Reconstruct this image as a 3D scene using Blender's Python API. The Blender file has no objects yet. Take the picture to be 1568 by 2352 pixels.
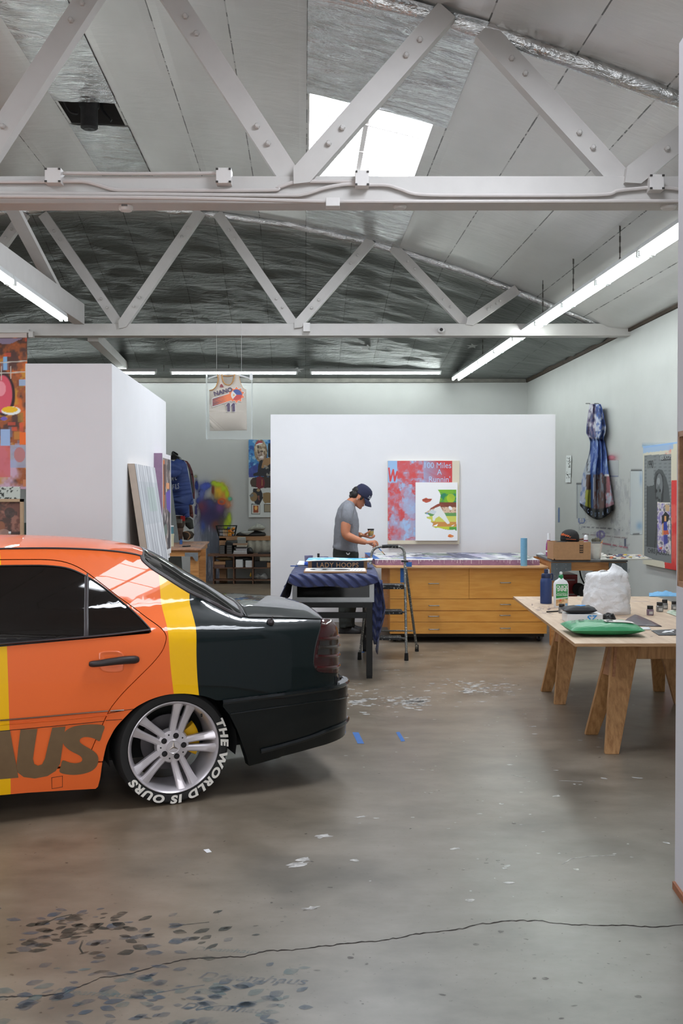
import bpy, math, random
import numpy as np
from mathutils import Vector, Matrix, geometry
random.seed(7)
SC = bpy.context.scene
COL = SC.collection
R = math.radians
PI = math.pi
# ------------------------------------------------------------------ camera
FPX, CX, CY = 2300.0, 784.0, 1176.0
CAMH = 1.64
PITCH = math.atan(36.0 / FPX)
_F = Vector((0, math.cos(PITCH), -math.sin(PITCH)))
_U = Vector((0, math.sin(PITCH), math.cos(PITCH)))
CAMLOC = Vector((0, 0, CAMH))
def ray(x, y):
    return _F + Vector(((x - CX) / FPX, 0, 0)) + _U * (-(y - CY) / FPX)
def at(x, y, Y):
    d = ray(x, y)
    return CAMLOC + d * (Y / d.y)
def atz(x, y, z):
    d = ray(x, y)
    return CAMLOC + d * ((z - CAMH) / d.z)
cam_d = bpy.data.cameras.new('camera')
cam_d.sensor_fit = 'HORIZONTAL'
cam_d.sensor_width = 24.0
cam_d.lens = FPX * 24.0 / 1568.0
cam_d.clip_start = 0.05
cam = bpy.data.objects.new('camera', cam_d)
COL.objects.link(cam)
cam.location = CAMLOC
cam.rotation_euler = (PI / 2 - PITCH, 0, 0)
SC.camera = cam
# ------------------------------------------------------------------ materials
def lin(c):
    c = c / 255.0 if c > 1.0 else c
    return c / 12.92 if c <= 0.04045 else ((c + 0.055) / 1.055) ** 2.4
def L3(rgb):
    return tuple(lin(float(c)) if max(rgb) > 1.0 else float(c) for c in rgb)
def L4(rgb):
    return L3(rgb) + (1.0,)
class NT:
    def __init__(s, name):
        s.m = bpy.data.materials.new(name); s.m.use_nodes = True
        s.t = s.m.node_tree; s.n = s.t.nodes; s.l = s.t.links
        s.b = s.n['Principled BSDF']
    def node(s, typ, **kw):
        nd = s.n.new(typ)
        for k, v in kw.items(): setattr(nd, k, v)
        return nd
    def link(s, a, b): s.l.new(a, b)
    def coord(s, scale=(1, 1, 1), loc=(0, 0, 0), rot=(0, 0, 0)):
        tc = s.node('ShaderNodeTexCoord'); mp = s.node('ShaderNodeMapping')
        s.link(tc.outputs['Object'], mp.inputs['Vector'])
        mp.inputs['Scale'].default_value = scale; mp.inputs['Location'].default_value = loc; mp.inputs['Rotation'].default_value = rot
        return mp.outputs['Vector']
    def noise(s, vec, scale, detail=4, rough=.55, dist=0):
        nz = s.node('ShaderNodeTexNoise')
        s.link(vec, nz.inputs['Vector'])
        nz.inputs['Scale'].default_value = scale; nz.inputs['Detail'].default_value = detail
        nz.inputs['Roughness'].default_value = rough; nz.inputs['Distortion'].default_value = dist
        return nz.outputs['Fac']
    def ramp(s, fac, stops, interp='LINEAR'):
        r = s.node('ShaderNodeValToRGB'); r.color_ramp.interpolation = interp
        e = r.color_ramp.elements
        while len(e) < len(stops): e.new(0.5)
        for el, (p, c) in zip(e, stops):
            el.position = p; el.color = L4(c) if not isinstance(c, (int, float)) else (c, c, c, 1)
        s.link(fac, r.inputs['Fac'])
        return r.outputs['Color']
    def mix(s, fac, a, b, blend='MIX'):
        mx = s.node('ShaderNodeMix', data_type='RGBA', blend_type=blend)
        for sock, v in ((mx.inputs['Factor'], fac), (mx.inputs['A'], a), (mx.inputs['B'], b)):
            if isinstance(v, bpy.types.NodeSocket): s.link(v, sock)
            elif isinstance(v, (int, float)): sock.default_value = v
            else: sock.default_value = L4(v)
        return mx.outputs['Result']
    def math(s, op, a, b=0.0, c=None):
        nd = s.node('ShaderNodeMath', operation=op)
        for i, v in enumerate((a, b, c)):
            if v is None: continue
            if isinstance(v, bpy.types.NodeSocket): s.link(v, nd.inputs[i])
            else: nd.inputs[i].default_value = v
        return nd.outputs[0]
    def xyz(s, vec):
        sp = s.node('ShaderNodeSeparateXYZ'); s.link(vec, sp.inputs[0])
        return sp.outputs
    def col(s, v):
        if isinstance(v, bpy.types.NodeSocket): s.link(v, s.b.inputs['Base Color'])
        else: s.b.inputs['Base Color'].default_value = L4(v)
    def set(s, **kw):
        for k, v in kw.items():
            k = k.replace('_', ' ')
            if isinstance(v, bpy.types.NodeSocket): s.link(v, s.b.inputs[k])
            else: s.b.inputs[k].default_value = v
    def bump(s, h, strength=.3, dist=.01):
        bp = s.node('ShaderNodeBump'); bp.inputs['Strength'].default_value = strength; bp.inputs['Distance'].default_value = dist
        s.link(h, bp.inputs['Height']); s.link(bp.outputs['Normal'], s.b.inputs['Normal'])
_mc = {}
def pm(name, rgb, rough=.6, metal=0., var=.06, scale=18, bump=.08, stretch=(1, 1, 1), coat=0., rgb2=None, dist=.004, spec=.5):
    """plain procedural material: base colour with soft noise variation and a little bump"""
    if name in _mc: return _mc[name]
    t = NT(name)
    v = t.coord(stretch)
    n = t.noise(v, scale, 5)
    c = L3(rgb)
    if rgb2 is None:
        a = tuple(max(0, k * (1 - var * 1.6)) for k in c); b = tuple(min(1, k * (1 + var)) for k in c)
    else:
        a, b = c, L3(rgb2)
    rp = t.node('ShaderNodeValToRGB'); e = rp.color_ramp.elements
    e[0].position = .3; e[1].position = .7
    e[0].color = a + (1,); e[1].color = b + (1,)
    t.link(n, rp.inputs['Fac']); t.col(rp.outputs['Color'])
    t.set(Roughness=rough, Metallic=metal, Coat_Weight=coat, Specular_IOR_Level=spec)
    if coat: t.set(Coat_Roughness=.03)
    if bump: t.bump(t.noise(v, scale * 3, 3), bump, dist)
    _mc[name] = t.m
    return t.m
def emat(name, rgb, strength):
    t = NT(name); t.col((0, 0, 0)); t.b.inputs['Emission Color'].default_value = L4(rgb); t.b.inputs['Emission Strength'].default_value = strength
    n = t.noise(t.coord(), 3); t.set(Roughness=.4)
    t.m.cycles.emission_sampling = 'AUTO'
    return t.m
def wood(name, dark, light, scale=6, stretch=(1, 12, 12), rough=.5, coat=0.):
    if name in _mc: return _mc[name]
    t = NT(name)
    v = t.coord(stretch)
    n1 = t.noise(v, scale, 6, .6, .35); n2 = t.noise(t.coord(), 2.2, 3)
    c = t.ramp(n1, [(.3, dark), (.7, light)])
    c = t.mix(t.math('MULTIPLY', n2, .35), c, dark)
    t.col(c); t.set(Roughness=rough, Coat_Weight=coat); t.bump(n1, .12, .003)
    _mc[name] = t.m
    return t.m
def vcm(name, rough=.6, bump=.15, coat=0.):
    if name in _mc: return _mc[name]
    t = NT(name)
    a = t.node('ShaderNodeVertexColor', layer_name='Col'); t.col(a.outputs['Color'])
    t.set(Roughness=rough, Coat_Weight=coat)
    if bump: t.bump(t.noise(t.coord(), 90, 4), bump, .003)
    _mc[name] = t.m
    return t.m
# ------------------------------------------------------------------ mesh builder
class MB:
    def __init__(s):
        s.v = []; s.f = []; s.mi = []; s.sm = []; s.c = None
    def add(s, vs, fs, m=0, smooth=False, M=None):
        o = len(s.v)
        s.v += [Vector(p) if M is None else M @ Vector(p) for p in vs]
        for f in fs:
            s.f.append(tuple(i + o for i in f)); s.mi.append(m); s.sm.append(smooth)
        return s
    def bx(s, x0, x1, y0, y1, z0, z1, m=0, M=None):
        p = [(x0, y0, z0), (x1, y0, z0), (x1, y1, z0), (x0, y1, z0), (x0, y0, z1), (x1, y0, z1), (x1, y1, z1), (x0, y1, z1)]
        return s.add(p, [(0, 3, 2, 1), (4, 5, 6, 7), (0, 1, 5, 4), (1, 2, 6, 5), (2, 3, 7, 6), (3, 0, 4, 7)], m, False, M)
    def prism(s, poly, vec, m=0, M=None, smooth=False):
        n = len(poly); vec = Vector(vec)
        a = [Vector(p) for p in poly]; b = [p + vec for p in a]
        nrm = Vector((0, 0, 0))
        for i in range(n): nrm += a[i].cross(a[(i + 1) % n])
        if nrm.dot(vec) < 0:
            fs = [tuple(range(n)), tuple(range(2 * n - 1, n - 1, -1))] + [((i + 1) % n, i, i + n, (i + 1) % n + n) for i in range(n)]
        else:
            fs = [tuple(range(n - 1, -1, -1)), tuple(range(n, 2 * n))] + [(i, (i + 1) % n, (i + 1) % n + n, i + n) for i in range(n)]
        return s.add(a + b, fs, m, smooth, M)
    def loft(s, rings, m=0, smooth=True, caps=True, closed=True, M=None):
        n = len(rings[0]); vs = [Vector(p) for r in rings for p in r]; fs = []
        for i in range(len(rings) - 1):
            for j in range(n if closed else n - 1):
                k = (j + 1) % n
                fs.append((i * n + j, i * n + k, (i + 1) * n + k, (i + 1) * n + j))
        if caps and closed:
            fs.append(tuple(range(n - 1, -1, -1))); fs.append(tuple(range((len(rings) - 1) * n, len(rings) * n)))
        return s.add(vs, fs, m, smooth, M)
    def tube(s, pts, r, n=10, m=0, caps=True, M=None, closed=False, flat=1.0):
        pts = [Vector(p) for p in pts]; rings = []; N = len(pts)
        rs = r if isinstance(r, (list, tuple)) else [r] * N
        prev = None
        for i, p in enumerate(pts):
            if closed: d = pts[(i + 1) % N] - pts[i - 1]
            else: d = (pts[min(i + 1, N - 1)] - pts[max(i - 1, 0)])
            d.normalize()
            if prev is None:
                a = d.cross(Vector((0, 0, 1)))
                if a.length < .05: a = d.cross(Vector((0, 1, 0)))
                a.normalize()
            else:
                a = prev - d * prev.dot(d)
                if a.length < 1e-5: a = d.orthogonal()
                a.normalize()
            prev = a; b = d.cross(a)
            rings.append([p + (a * math.cos(t) + b * math.sin(t) * flat) * rs[i] for t in [2 * PI * k / n for k in range(n)]])
        if closed: rings.append(rings[0])
        return s.loft(rings, m, True, caps and not closed, True, M)
    def lathe(s, prof, n=24, m=0, M=None, smooth=True, caps=True):
        rings = [[(r * math.cos(2 * PI * k / n), r * math.sin(2 * PI * k / n), z) for k in range(n)] for r, z in prof]
        return s.loft(rings, m, smooth, caps, True, M)
    def bar(s, p0, p1, w, h, m=0, up=(0, 0, 1), M=None):
        p0 = Vector(p0); p1 = Vector(p1); d = (p1 - p0).normalized(); up = Vector(up)
        a = d.cross(up)
        if a.length < 1e-3: a = d.orthogonal()
        a.normalize(); b = a.cross(d)
        q = [(-w / 2, -h / 2), (w / 2, -h / 2), (w / 2, h / 2), (-w / 2, h / 2)]
        return s.loft([[p + a * x + b * y for x, y in q] for p in (p0, p1)], m, False, True, True, M)
    def sheet(s, g, m=0, smooth=True, M=None):
        return s.loft(g, m, smooth, False, False, M)
    def ball(s, c, rx, ry=None, rz=None, m=0, nu=16, nv=10, M=None):
        ry = rx if ry is None else ry; rz = rx if rz is None else rz
        c = Vector(c)
        rings = []
        for i in range(nv + 1):
            t = -PI / 2 + PI * (i + (1e-3 if i == 0 else (-1e-3 if i == nv else 0))) / nv
            rings.append([c + Vector((rx * math.cos(t) * math.cos(2 * PI * k / nu), ry * math.cos(t) * math.sin(2 * PI * k / nu), rz * math.sin(t))) for k in range(nu)])
        return s.loft(rings, m, True, True, True, M)
    def build(s, name, mats, parent=None, bev=0, sub=0, solid=0, sharp=40, world=False, bseg=2, allsmooth=False, wn=False):
        me = bpy.data.meshes.new(name)
        vs = s.v
        if world and parent is not None:
            inv = parent.matrix_basis.inverted() if parent.parent is None else (parent.parent.matrix_basis @ parent.matrix_basis).inverted()
            vs = [inv @ p for p in vs]
        me.from_pydata([tuple(p) for p in vs], [], s.f)
        mats = mats if isinstance(mats, (list, tuple)) else [mats]
        for m in mats: me.materials.append(m)
        me.polygons.foreach_set('material_index', s.mi)
        me.polygons.foreach_set('use_smooth', [True] * len(s.f) if (allsmooth or bev) else s.sm)
        if s.c is not None:
            ca = me.color_attributes.new('Col', 'FLOAT_COLOR', 'POINT')
            ca.data.foreach_set('color', np.asarray(s.c, dtype=np.float32).ravel())
        me.update()
        if sharp and not bev and any(s.sm): me.set_sharp_from_angle(angle=R(sharp))
        o = bpy.data.objects.new(name, me); COL.objects.link(o)
        if parent is not None: o.parent = parent
        if solid:
            md = o.modifiers.new('solid', 'SOLIDIFY'); md.thickness = solid; md.offset = -1
        if bev:
            md = o.modifiers.new('bevel', 'BEVEL'); md.width = bev; md.segments = bseg; md.limit_method = 'ANGLE'; md.angle_limit = R(40); md.harden_normals = True
        if sub:
            md = o.modifiers.new('sub', 'SUBSURF'); md.levels = sub; md.render_levels = sub
        return o
def tag(o, label=None, cat=None, group=None, kind=None):
    for k, v in (('label', label), ('category', cat), ('group', group), ('kind', kind)):
        if v: o[k] = v
    return o
def thing(name, label, cat, loc=(0, 0, 0), rz=0., group=None, kind=None, M=None):
    o = bpy.data.objects.new(name, None); COL.objects.link(o)
    o.empty_display_size = .1
    o.matrix_basis = (Matrix.Translation(Vector(loc)) @ Matrix.Rotation(rz, 4, 'Z')) if M is None else M
    return tag(o, label, cat, group, kind)
def clone(root, loc=None, rz=None, label=None, M=None):
    r = root.copy(); COL.objects.link(r)
    if M is not None: r.matrix_basis = M
    elif loc is not None: r.matrix_basis = Matrix.Translation(Vector(loc)) @ Matrix.Rotation(rz or 0, 4, 'Z')
    if label: r['label'] = label
    for ch in list(root.children):
        c = ch.copy(); COL.objects.link(c); c.parent = r
        for g in list(ch.children):
            d = g.copy(); COL.objects.link(d); d.parent = c
    return r
def place(o, M):
    o.matrix_basis = M
    return o
def TR(loc, rz=0, rx=0, ry=0):
    return Matrix.Translation(Vector(loc)) @ Matrix.Rotation(rz, 4, 'Z') @ Matrix.Rotation(ry, 4, 'Y') @ Matrix.Rotation(rx, 4, 'X')
def frame3(o, ex, ey):
    """matrix with origin o, x axis ex, y axis near ey"""
    ex = Vector(ex).normalized(); ez = ex.cross(Vector(ey)).normalized(); ey = ez.cross(ex)
    M = Matrix((ex, ey, ez)).transposed().to_4x4(); M.translation = Vector(o)
    return M
def smooth_pts(pts, k=6, closed=False):
    """Catmull-Rom resample (2D or 3D)"""
    P = [Vector(p) for p in pts]; n = len(P); out = []
    rng = range(n) if closed else range(n - 1)
    for i in rng:
        g = (lambda j: P[j % n]) if closed else (lambda j: P[max(0, min(n - 1, j))])
        a, b, c, d = g(i - 1), g(i), g(i + 1), g(i + 2)
        for j in range(k):
            t = j / k
            out.append(.5 * ((2 * b) + (c - a) * t + (2 * a - 5 * b + 4 * c - d) * t * t + (3 * b - a - 3 * c + d) * t ** 3))
    if not closed: out.append(P[-1])
    return out
def resample(poly, step, closed=True):
    out = []; n = len(poly)
    for i in range(n if closed else n - 1):
        a = Vector(poly[i]); b = Vector(poly[(i + 1) % n]); k = max(1, int(math.ceil((b - a).length / step)))
        for j in range(k): out.append(a.lerp(b, j / k))
    if not closed: out.append(Vector(poly[-1]))
    return out
def inside(p, poly):
    x, y = p[0], p[1]; c = False; n = len(poly); j = n - 1
    for i in range(n):
        xi, yi = poly[i][0], poly[i][1]; xj, yj = poly[j][0], poly[j][1]
        if (yi > y) != (yj > y) and x < (xj - xi) * (y - yi) / (yj - yi) + xi: c = not c
        j = i
    return c
def patch2d(outline, holes=(), step=.04):
    """triangulated 2D region (with holes): returns verts2d, tris, boundary loops (vertex indices)"""
    loops = [resample(outline, step)] + [resample(h, step) for h in holes]
    vs = []; ed = []; lidx = []
    for lp in loops:
        o = len(vs); n = len(lp)
        vs += [Vector((p[0], p[1])) for p in lp]
        ed += [(o + i, o + (i + 1) % n) for i in range(n)]
    nb = len(vs)
    xs = [p[0] for p in loops[0]]; ys = [p[1] for p in loops[0]]
    bnd = np.array([(p[0], p[1]) for p in vs])
    if step < 10:
        x = min(xs) + step / 2; row = 0
        while x < max(xs):
            y = min(ys) + step / 2 + (step / 2 if row % 2 else 0)
            while y < max(ys):
                if inside((x, y), loops[0]) and not any(inside((x, y), h) for h in loops[1:]):
                    if ((bnd - (x, y)) ** 2).sum(1).min() > (step * .55) ** 2: vs.append(Vector((x, y)))
                y += step
            x += step * .9; row += 1
    ov, oe, of, _, _, _ = geometry.delaunay_2d_cdt(vs, ed, [], 0, 1e-5)
    tris = []
    for f in of:
        c = sum((ov[i] for i in f), Vector((0, 0))) / len(f)
        if inside(c, loops[0]) and not any(inside(c, h) for h in loops[1:]):
            a = (ov[f[1]] - ov[f[0]]).cross(ov[f[2]] - ov[f[0]])
            tris.append(tuple(f) if a > 0 else tuple(reversed(f)))
    # boundary edges
    cnt = {}
    for f in tris:
        for i in range(len(f)):
            e = (f[i], f[(i + 1) % len(f)]); cnt[e] = 1
    be = [e for e in cnt if (e[1], e[0]) not in cnt]
    return ov, tris, be
_tc = {}
def text2d(s, bold=0., shear=0., space=1.0, align='CENTER'):
    """text as 2D verts/faces, cap height ~0.7 units at size 1"""
    key = (s, bold, shear, space, align)
    if key in _tc: return _tc[key]
    cu = bpy.data.curves.new('txt', 'FONT'); cu.body = s; cu.offset = bold; cu.shear = shear; cu.space_character = space
    cu.align_x = align; cu.resolution_u = 4
    ob = bpy.data.objects.new('txt', cu); COL.objects.link(ob)
    dg = bpy.context.evaluated_depsgraph_get()
    me = bpy.data.meshes.new_from_object(ob.evaluated_get(dg))
    vs = [Vector((v.co.x, v.co.y)) for v in me.vertices]; fs = [tuple(p.vertices) for p in me.polygons]
    bpy.data.objects.remove(ob); bpy.data.curves.remove(cu); bpy.data.meshes.remove(me)
    _tc[key] = (vs, fs)
    return vs, fs
def put_text(mb, s, M, size, bold=0., shear=0., space=1.0, align='CENTER', m=0, depth=.0008, mapf=None, sx=1.0):
    """thin extruded lettering, in the xy plane of M"""
    vs, fs = text2d(s, bold, shear, space, align)
    top = [Vector((p.x * size * sx, p.y * size, depth)) for p in vs]
    if mapf: top = [mapf(p) for p in top]
    mb.add(top, fs, m, False, M)
# ------------------------------------------------------------------ numpy noise and picture helpers
_rng = np.random.RandomState(3)
_tab = _rng.rand(256, 256)
def vnoise(x, y):
    xi = np.floor(x).astype(int); yi = np.floor(y).astype(int); fx = x - xi; fy = y - yi
    fx = fx * fx * (3 - 2 * fx); fy = fy * fy * (3 - 2 * fy)
    g = lambda a, b: _tab[a & 255, b & 255]
    return (g(xi, yi) * (1 - fx) + g(xi + 1, yi) * fx) * (1 - fy) + (g(xi, yi + 1) * (1 - fx) + g(xi + 1, yi + 1) * fx) * fy
def fbm(x, y, o=4):
    t = 0; a = .5; s = 0
    for i in range(o):
        t = t + a * vnoise(x * 2 ** i + 17 * i, y * 2 ** i + 31 * i); s += a; a *= .55
    return t / s
def C(*rgb): return np.array(rgb, dtype=float) / 255.
class Pic:
    """colour field on a u,v grid (u right, v up, both in 0..1)"""
    def __init__(s, nx, ny, base):
        s.u, s.v = np.meshgrid(np.linspace(0, 1, nx + 1), np.linspace(0, 1, ny + 1), indexing='ij')
        s.nx, s.ny = nx, ny
        s.c = np.ones((nx + 1, ny + 1, 3)) * C(*base)
    def put(s, mask, rgb, a=1.0):
        m = np.clip(mask * 1.0, 0, 1)[..., None] * a
        s.c = s.c * (1 - m) + (C(*rgb) if not isinstance(rgb, np.ndarray) else rgb) * m
        return s
    def rect(s, u0, u1, v0, v1, rgb, a=1.0): return s.put((s.u >= u0) & (s.u <= u1) & (s.v >= v0) & (s.v <= v1), rgb, a)
    def ell(s, cu, cv, ru, rv, rgb, a=1.0, rot=0, soft=.08):
        du, dv = s.u - cu, s.v - cv; c, n = math.cos(rot), math.sin(rot)
        x = (du * c + dv * n) / ru; y = (-du * n + dv * c) / rv
        return s.put(np.clip((1 - np.sqrt(x * x + y * y)) / soft, 0, 1), rgb, a)
    def poly(s, pts, rgb, a=1.0):
        c = np.zeros(s.u.shape, bool); n = len(pts); j = n - 1
        for i in range(n):
            xi, yi = pts[i]; xj, yj = pts[j]
            if yi != yj:
                c ^= ((yi > s.v) != (yj > s.v)) & (s.u < (xj - xi) * (s.v - yi) / (yj - yi) + xi)
            j = i
        return s.put(c, rgb, a)
    def line(s, p, q, w, rgb, a=1.0, asp=1.0):
        dx, dy = (q[0] - p[0]), (q[1] - p[1]) * asp
        t = np.clip(((s.u - p[0]) * dx + (s.v - p[1]) * asp * dy) / (dx * dx + dy * dy + 1e-9), 0, 1)
        d = np.hypot(s.u - p[0] - t * dx, (s.v - p[1]) * asp - t * dy)
        return s.put(np.clip((w - d) / (w * .4), 0, 1), rgb, a)
    def noise(s, su, sv, lo, hi, rgb, a=1.0, o=4, ou=0, ov=0):
        n = fbm(s.u * su + ou, s.v * sv + ov, o)
        return s.put(np.clip((n - lo) / (hi - lo), 0, 1), rgb, a)
    def mesh(s, w, h, M=None, mapf=None, z=0.):
        mb = MB(); nv = s.ny + 1
        for i in range(s.nx + 1):
            for j in range(nv):
                p = Vector((s.u[i, j] * w, s.v[i, j] * h, z))
                if mapf: p = mapf(p, s.u[i, j], s.v[i, j])
                mb.v.append(p if M is None else M @ p)
        for i in range(s.nx):
            for j in range(s.ny):
                mb.f.append((i * nv + j, (i + 1) * nv + j, (i + 1) * nv + j + 1, i * nv + j + 1))
        mb.mi = [0] * len(mb.f); mb.sm = [True] * len(mb.f)
        c = np.clip(s.c, 0, 1).reshape(-1, 3)
        c = np.where(c <= .04045, c / 12.92, ((c + .055) / 1.055) ** 2.4)
        mb.c = np.concatenate([c, np.ones((len(c), 1))], 1)
        return mb
# ================================================================== ROOM
TILT = .0375                      # the building's long axis leans a little against the view axis
Y1, Y2, YB = 7.0, 13.5, 19.4      # near truss, far truss, back wall
def arch(X): return max(5.54 - .0354 * (X + 3.25) ** 2, 3.88)
def ceil_z(X, Y):
    b = arch(X)
    if Y > Y2:
        t = min(1, (Y - Y2) / (YB - Y2)); b = b * (1 - t) + 3.9 * t
    return b
def ceil_hit(x, y):
    d = ray(x, y); d = d / d.y; Y = 1.5
    while Y < YB:
        p = CAMLOC + d * Y
        if p.z > ceil_z(p.x, Y): return p
        Y += .02
    return CAMLOC + d * YB
def wall_x(Y): return 4.443 - .0438 * Y
# ---- materials
M_wall = pm('wall_paint', (212, 216, 214), .75, var=.02, scale=3, bump=.05)
M_wall_grey = pm('grey_wall_paint', (194, 196, 194), .75, var=.02, scale=2.5, bump=.05)
M_panel = pm('white_panel_paint', (226, 226, 229), .7, var=.012, scale=3, bump=.03)
M_white_timber = pm('white_painted_timber', (199, 196, 193), .55, var=.03, scale=5, bump=.12, stretch=(1, 1, 1))
M_conduit = pm('painted_conduit', (205, 199, 196), .45, var=.02, scale=8)
M_black = pm('black_plastic', (22, 22, 23), .45, var=.1)
M_rubber = pm('black_rubber', (16, 16, 16), .8, var=.1)
M_steel = pm('brushed_steel', (150, 150, 150), .35, metal=.9, var=.06)
def foil_mat():
    t = NT('foil_ceiling')
    v = t.coord(); X, Y, Z = t.xyz(v)
    s = t.math('DIVIDE', t.math('SUBTRACT', t.math('MULTIPLY_ADD', Y, TILT, X), .03), .62)
    fr = t.math('ABSOLUTE', t.math('SUBTRACT', t.math('FRACT', t.math('ADD', s, .5)), .5))
    nz = t.noise(v, 9, 3)
    wob = t.math('MULTIPLY_ADD', nz, .012, -.006)
    seam = t.math('LESS_THAN', t.math('ADD', fr, wob), .0085)
    dash = t.math('GREATER_THAN', t.noise(t.coord((1, 3, 1)), 2.3, 3), .47)
    seamf = t.math('MULTIPLY', seam, t.math('MULTIPLY_ADD', dash, .55, .25))
    base = t.ramp(t.noise(t.coord((.8, .35, .8)), 1.1, 4), [(.3, (206, 205, 202)), (.7, (230, 229, 227))])
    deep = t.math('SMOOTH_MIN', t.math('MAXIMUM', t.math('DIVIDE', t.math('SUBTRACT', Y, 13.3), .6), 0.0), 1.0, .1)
    base = t.mix(deep, base, (108, 112, 110))  # same foil beyond the far truss; its dim reflections are mixed into the colour
    t.col(t.mix(seamf, base, (60, 60, 58)))
    w1 = t.noise(t.coord((1.4, 4.5, 1.4)), 1.7, 5, .62, .9)
    w2 = t.noise(t.coord((.6, 1.2, .6)), 2.2, 3)
    amp = t.math('MULTIPLY_ADD', deep, 1.1, .22)
    hgt = t.math('ADD', t.math('MULTIPLY', w1, amp), t.math('MULTIPLY', w2, .25))
    hgt = t.math('ADD', hgt, t.math('MULTIPLY', t.math('MINIMUM', fr, .12), 1.6))
    t.bump(hgt, .55, .06)
    t.set(Metallic=.62, Roughness=.42)
    return t.m
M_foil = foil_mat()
def shiny_mat():
    t = NT('crinkled_bright_foil')
    t.col((214, 216, 217)); t.set(Metallic=.93, Roughness=.27)
    a = t.noise(t.coord((1, 3.2, 1)), 2.6, 5, .6, 1.1); b = t.noise(t.coord(), 14, 3)
    t.bump(t.math('ADD', a, t.math('MULTIPLY', b, .12)), .75, .07)
    return t.m
M_shiny = shiny_mat()
def floor_mat():
    t = NT('polished_concrete')
    v = t.coord()
    big = t.noise(v, .55, 5, .6, .5); mid = t.noise(t.coord((1, 1.6, 1)), 2.1, 6, .65); fine = t.noise(v, 38, 4)
    X, Y, Z = t.xyz(v)
    # the browner sealed band lies in the middle and left of the shop
    far = t.math('MULTIPLY', t.math('SMOOTH_MIN', t.math('MAXIMUM', t.math('DIVIDE', t.math('SUBTRACT', Y, 2.2), 5.0), 0.0), 1.0, .2), 1.0)
    lef = t.math('SMOOTH_MIN', t.math('MAXIMUM', t.math('MULTIPLY_ADD', X, -.55, .15), 0.0), 1.0, .2)
    br = t.math('MINIMUM', t.math('ADD', t.math('MULTIPLY', far, .75), t.math('MULTIPLY', lef, .7)), 1.0)
    br = t.math('MULTIPLY', br, t.ramp(big, [(.25, .55), (.7, 1.0)]))
    grey = t.ramp(mid, [(.25, (99, 99, 92)), (.5, (115, 115, 108)), (.75, (130, 129, 123))])
    brown = t.ramp(mid, [(.25, (98, 82, 64)), (.5, (124, 105, 84)), (.75, (142, 123, 102))])
    c = t.mix(br, grey, brown)
    st = t.ramp(t.noise(v, 1.3, 3, .5), [(.34, (120, 118, 116)), (.46, (255, 255, 255))])
    c = t.mix(.35, c, st, 'MULTIPLY')
    c = t.mix(t.math('MULTIPLY', t.math('GREATER_THAN', fine, .67), .35), c, (70, 64, 56))
    t.col(c)
    t.set(Roughness=t.ramp(big, [(.3, .28), (.75, .45)]), Specular_IOR_Level=.5)
    t.bump(fine, .03, .002)
    return t.m
M_floor = floor_mat()
def fx_mat(name, rgb, a_lo, a_hi, scale):
    """worn paint lying thin on a surface: patchy coverage"""
    t = NT(name); t.col(rgb)
    t.set(Alpha=t.ramp(t.noise(t.coord(), scale, 4), [(.35, a_lo), (.65, a_hi)]), Roughness=.45)
    return t.m
DOOR = (-4.6, 3.2, 3.3)            # open roll-up door behind the viewer
# ---- floor
fl = MB().bx(-10.9, 4.9, -8, 19.6, -.12, 0).build('floor', M_floor)
tag(fl, 'grey brown polished concrete floor with cracks and paint drips', kind='structure')
crack = [(-40, 2292), (0, 2291), (70, 2289), (138, 2283), (190, 2264), (230, 2247), (270, 2242), (306, 2235), (357, 2219), (400, 2210), (434, 2202), (480, 2200), (561, 2197), (612, 2185), (679, 2182), (714, 2176), (765, 2171), (815, 2166), (870, 2161), (910, 2155), (947, 2147), (1038, 2138), (1070, 2131), (1100, 2123), (1176, 2115), (1237, 2115), (1304, 2124), (1380, 2125), (1447, 2127), (1533, 2129), (1568, 2123), (1640, 2118)]
mb = MB(); pts = []
for i, p in enumerate(resample([Vector(q) for q in crack], 9, False)):
    q = atz(p[0], p[1] + random.uniform(-1.6, 1.6), 0); pts.append(q)
ws = [random.uniform(.0016, .0042) for _ in pts]
ri = [[p + Vector((0, -w, .0012)), p + Vector((0, w, .0012))] for p, w in zip(pts, ws)]
mb.loft(ri, smooth=False, caps=False, closed=False); mb.build('crack', pm('crack_dark', (38, 30, 26), .9), fl)
def blob(mb, c, rx, ry, n=9, z=.0012, rot=0, jag=.35, m=0):
    ps = []
    for k in range(n):
        a = 2 * PI * k / n; r = 1 + random.uniform(-jag, jag)
        x, y = rx * r * math.cos(a), ry * r * math.sin(a)
        ps.append((c[0] + x * math.cos(rot) - y * math.sin(rot), c[1] + x * math.sin(rot) + y * math.cos(rot), z))
    mb.add(ps, [tuple(range(n))], m)
mb = MB()
rr = random.Random(5)
for k in range(520):          # white drips around the work tables
    cl = rr.choice([(830, 1605, 90, 22), (1090, 1580, 90, 16), (950, 1612, 40, 12), (1000, 1530, 260, 60), (1100, 1640, 330, 120), (1150, 1850, 320, 200)])
    x = rr.gauss(cl[0], cl[2] * .6); y = rr.gauss(cl[1], cl[3] * .6)
    if not (790 < x < 1545 and 1475 < y < 2100): continue
    p = atz(x, y, 0); s = rr.choice([.003, .005, .007, .012]) * (1.6 if cl[3] < 30 else 1)
    blob(mb, p, s * rr.uniform(1, 2.2), s, rot=rr.uniform(-.5, .5))
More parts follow.
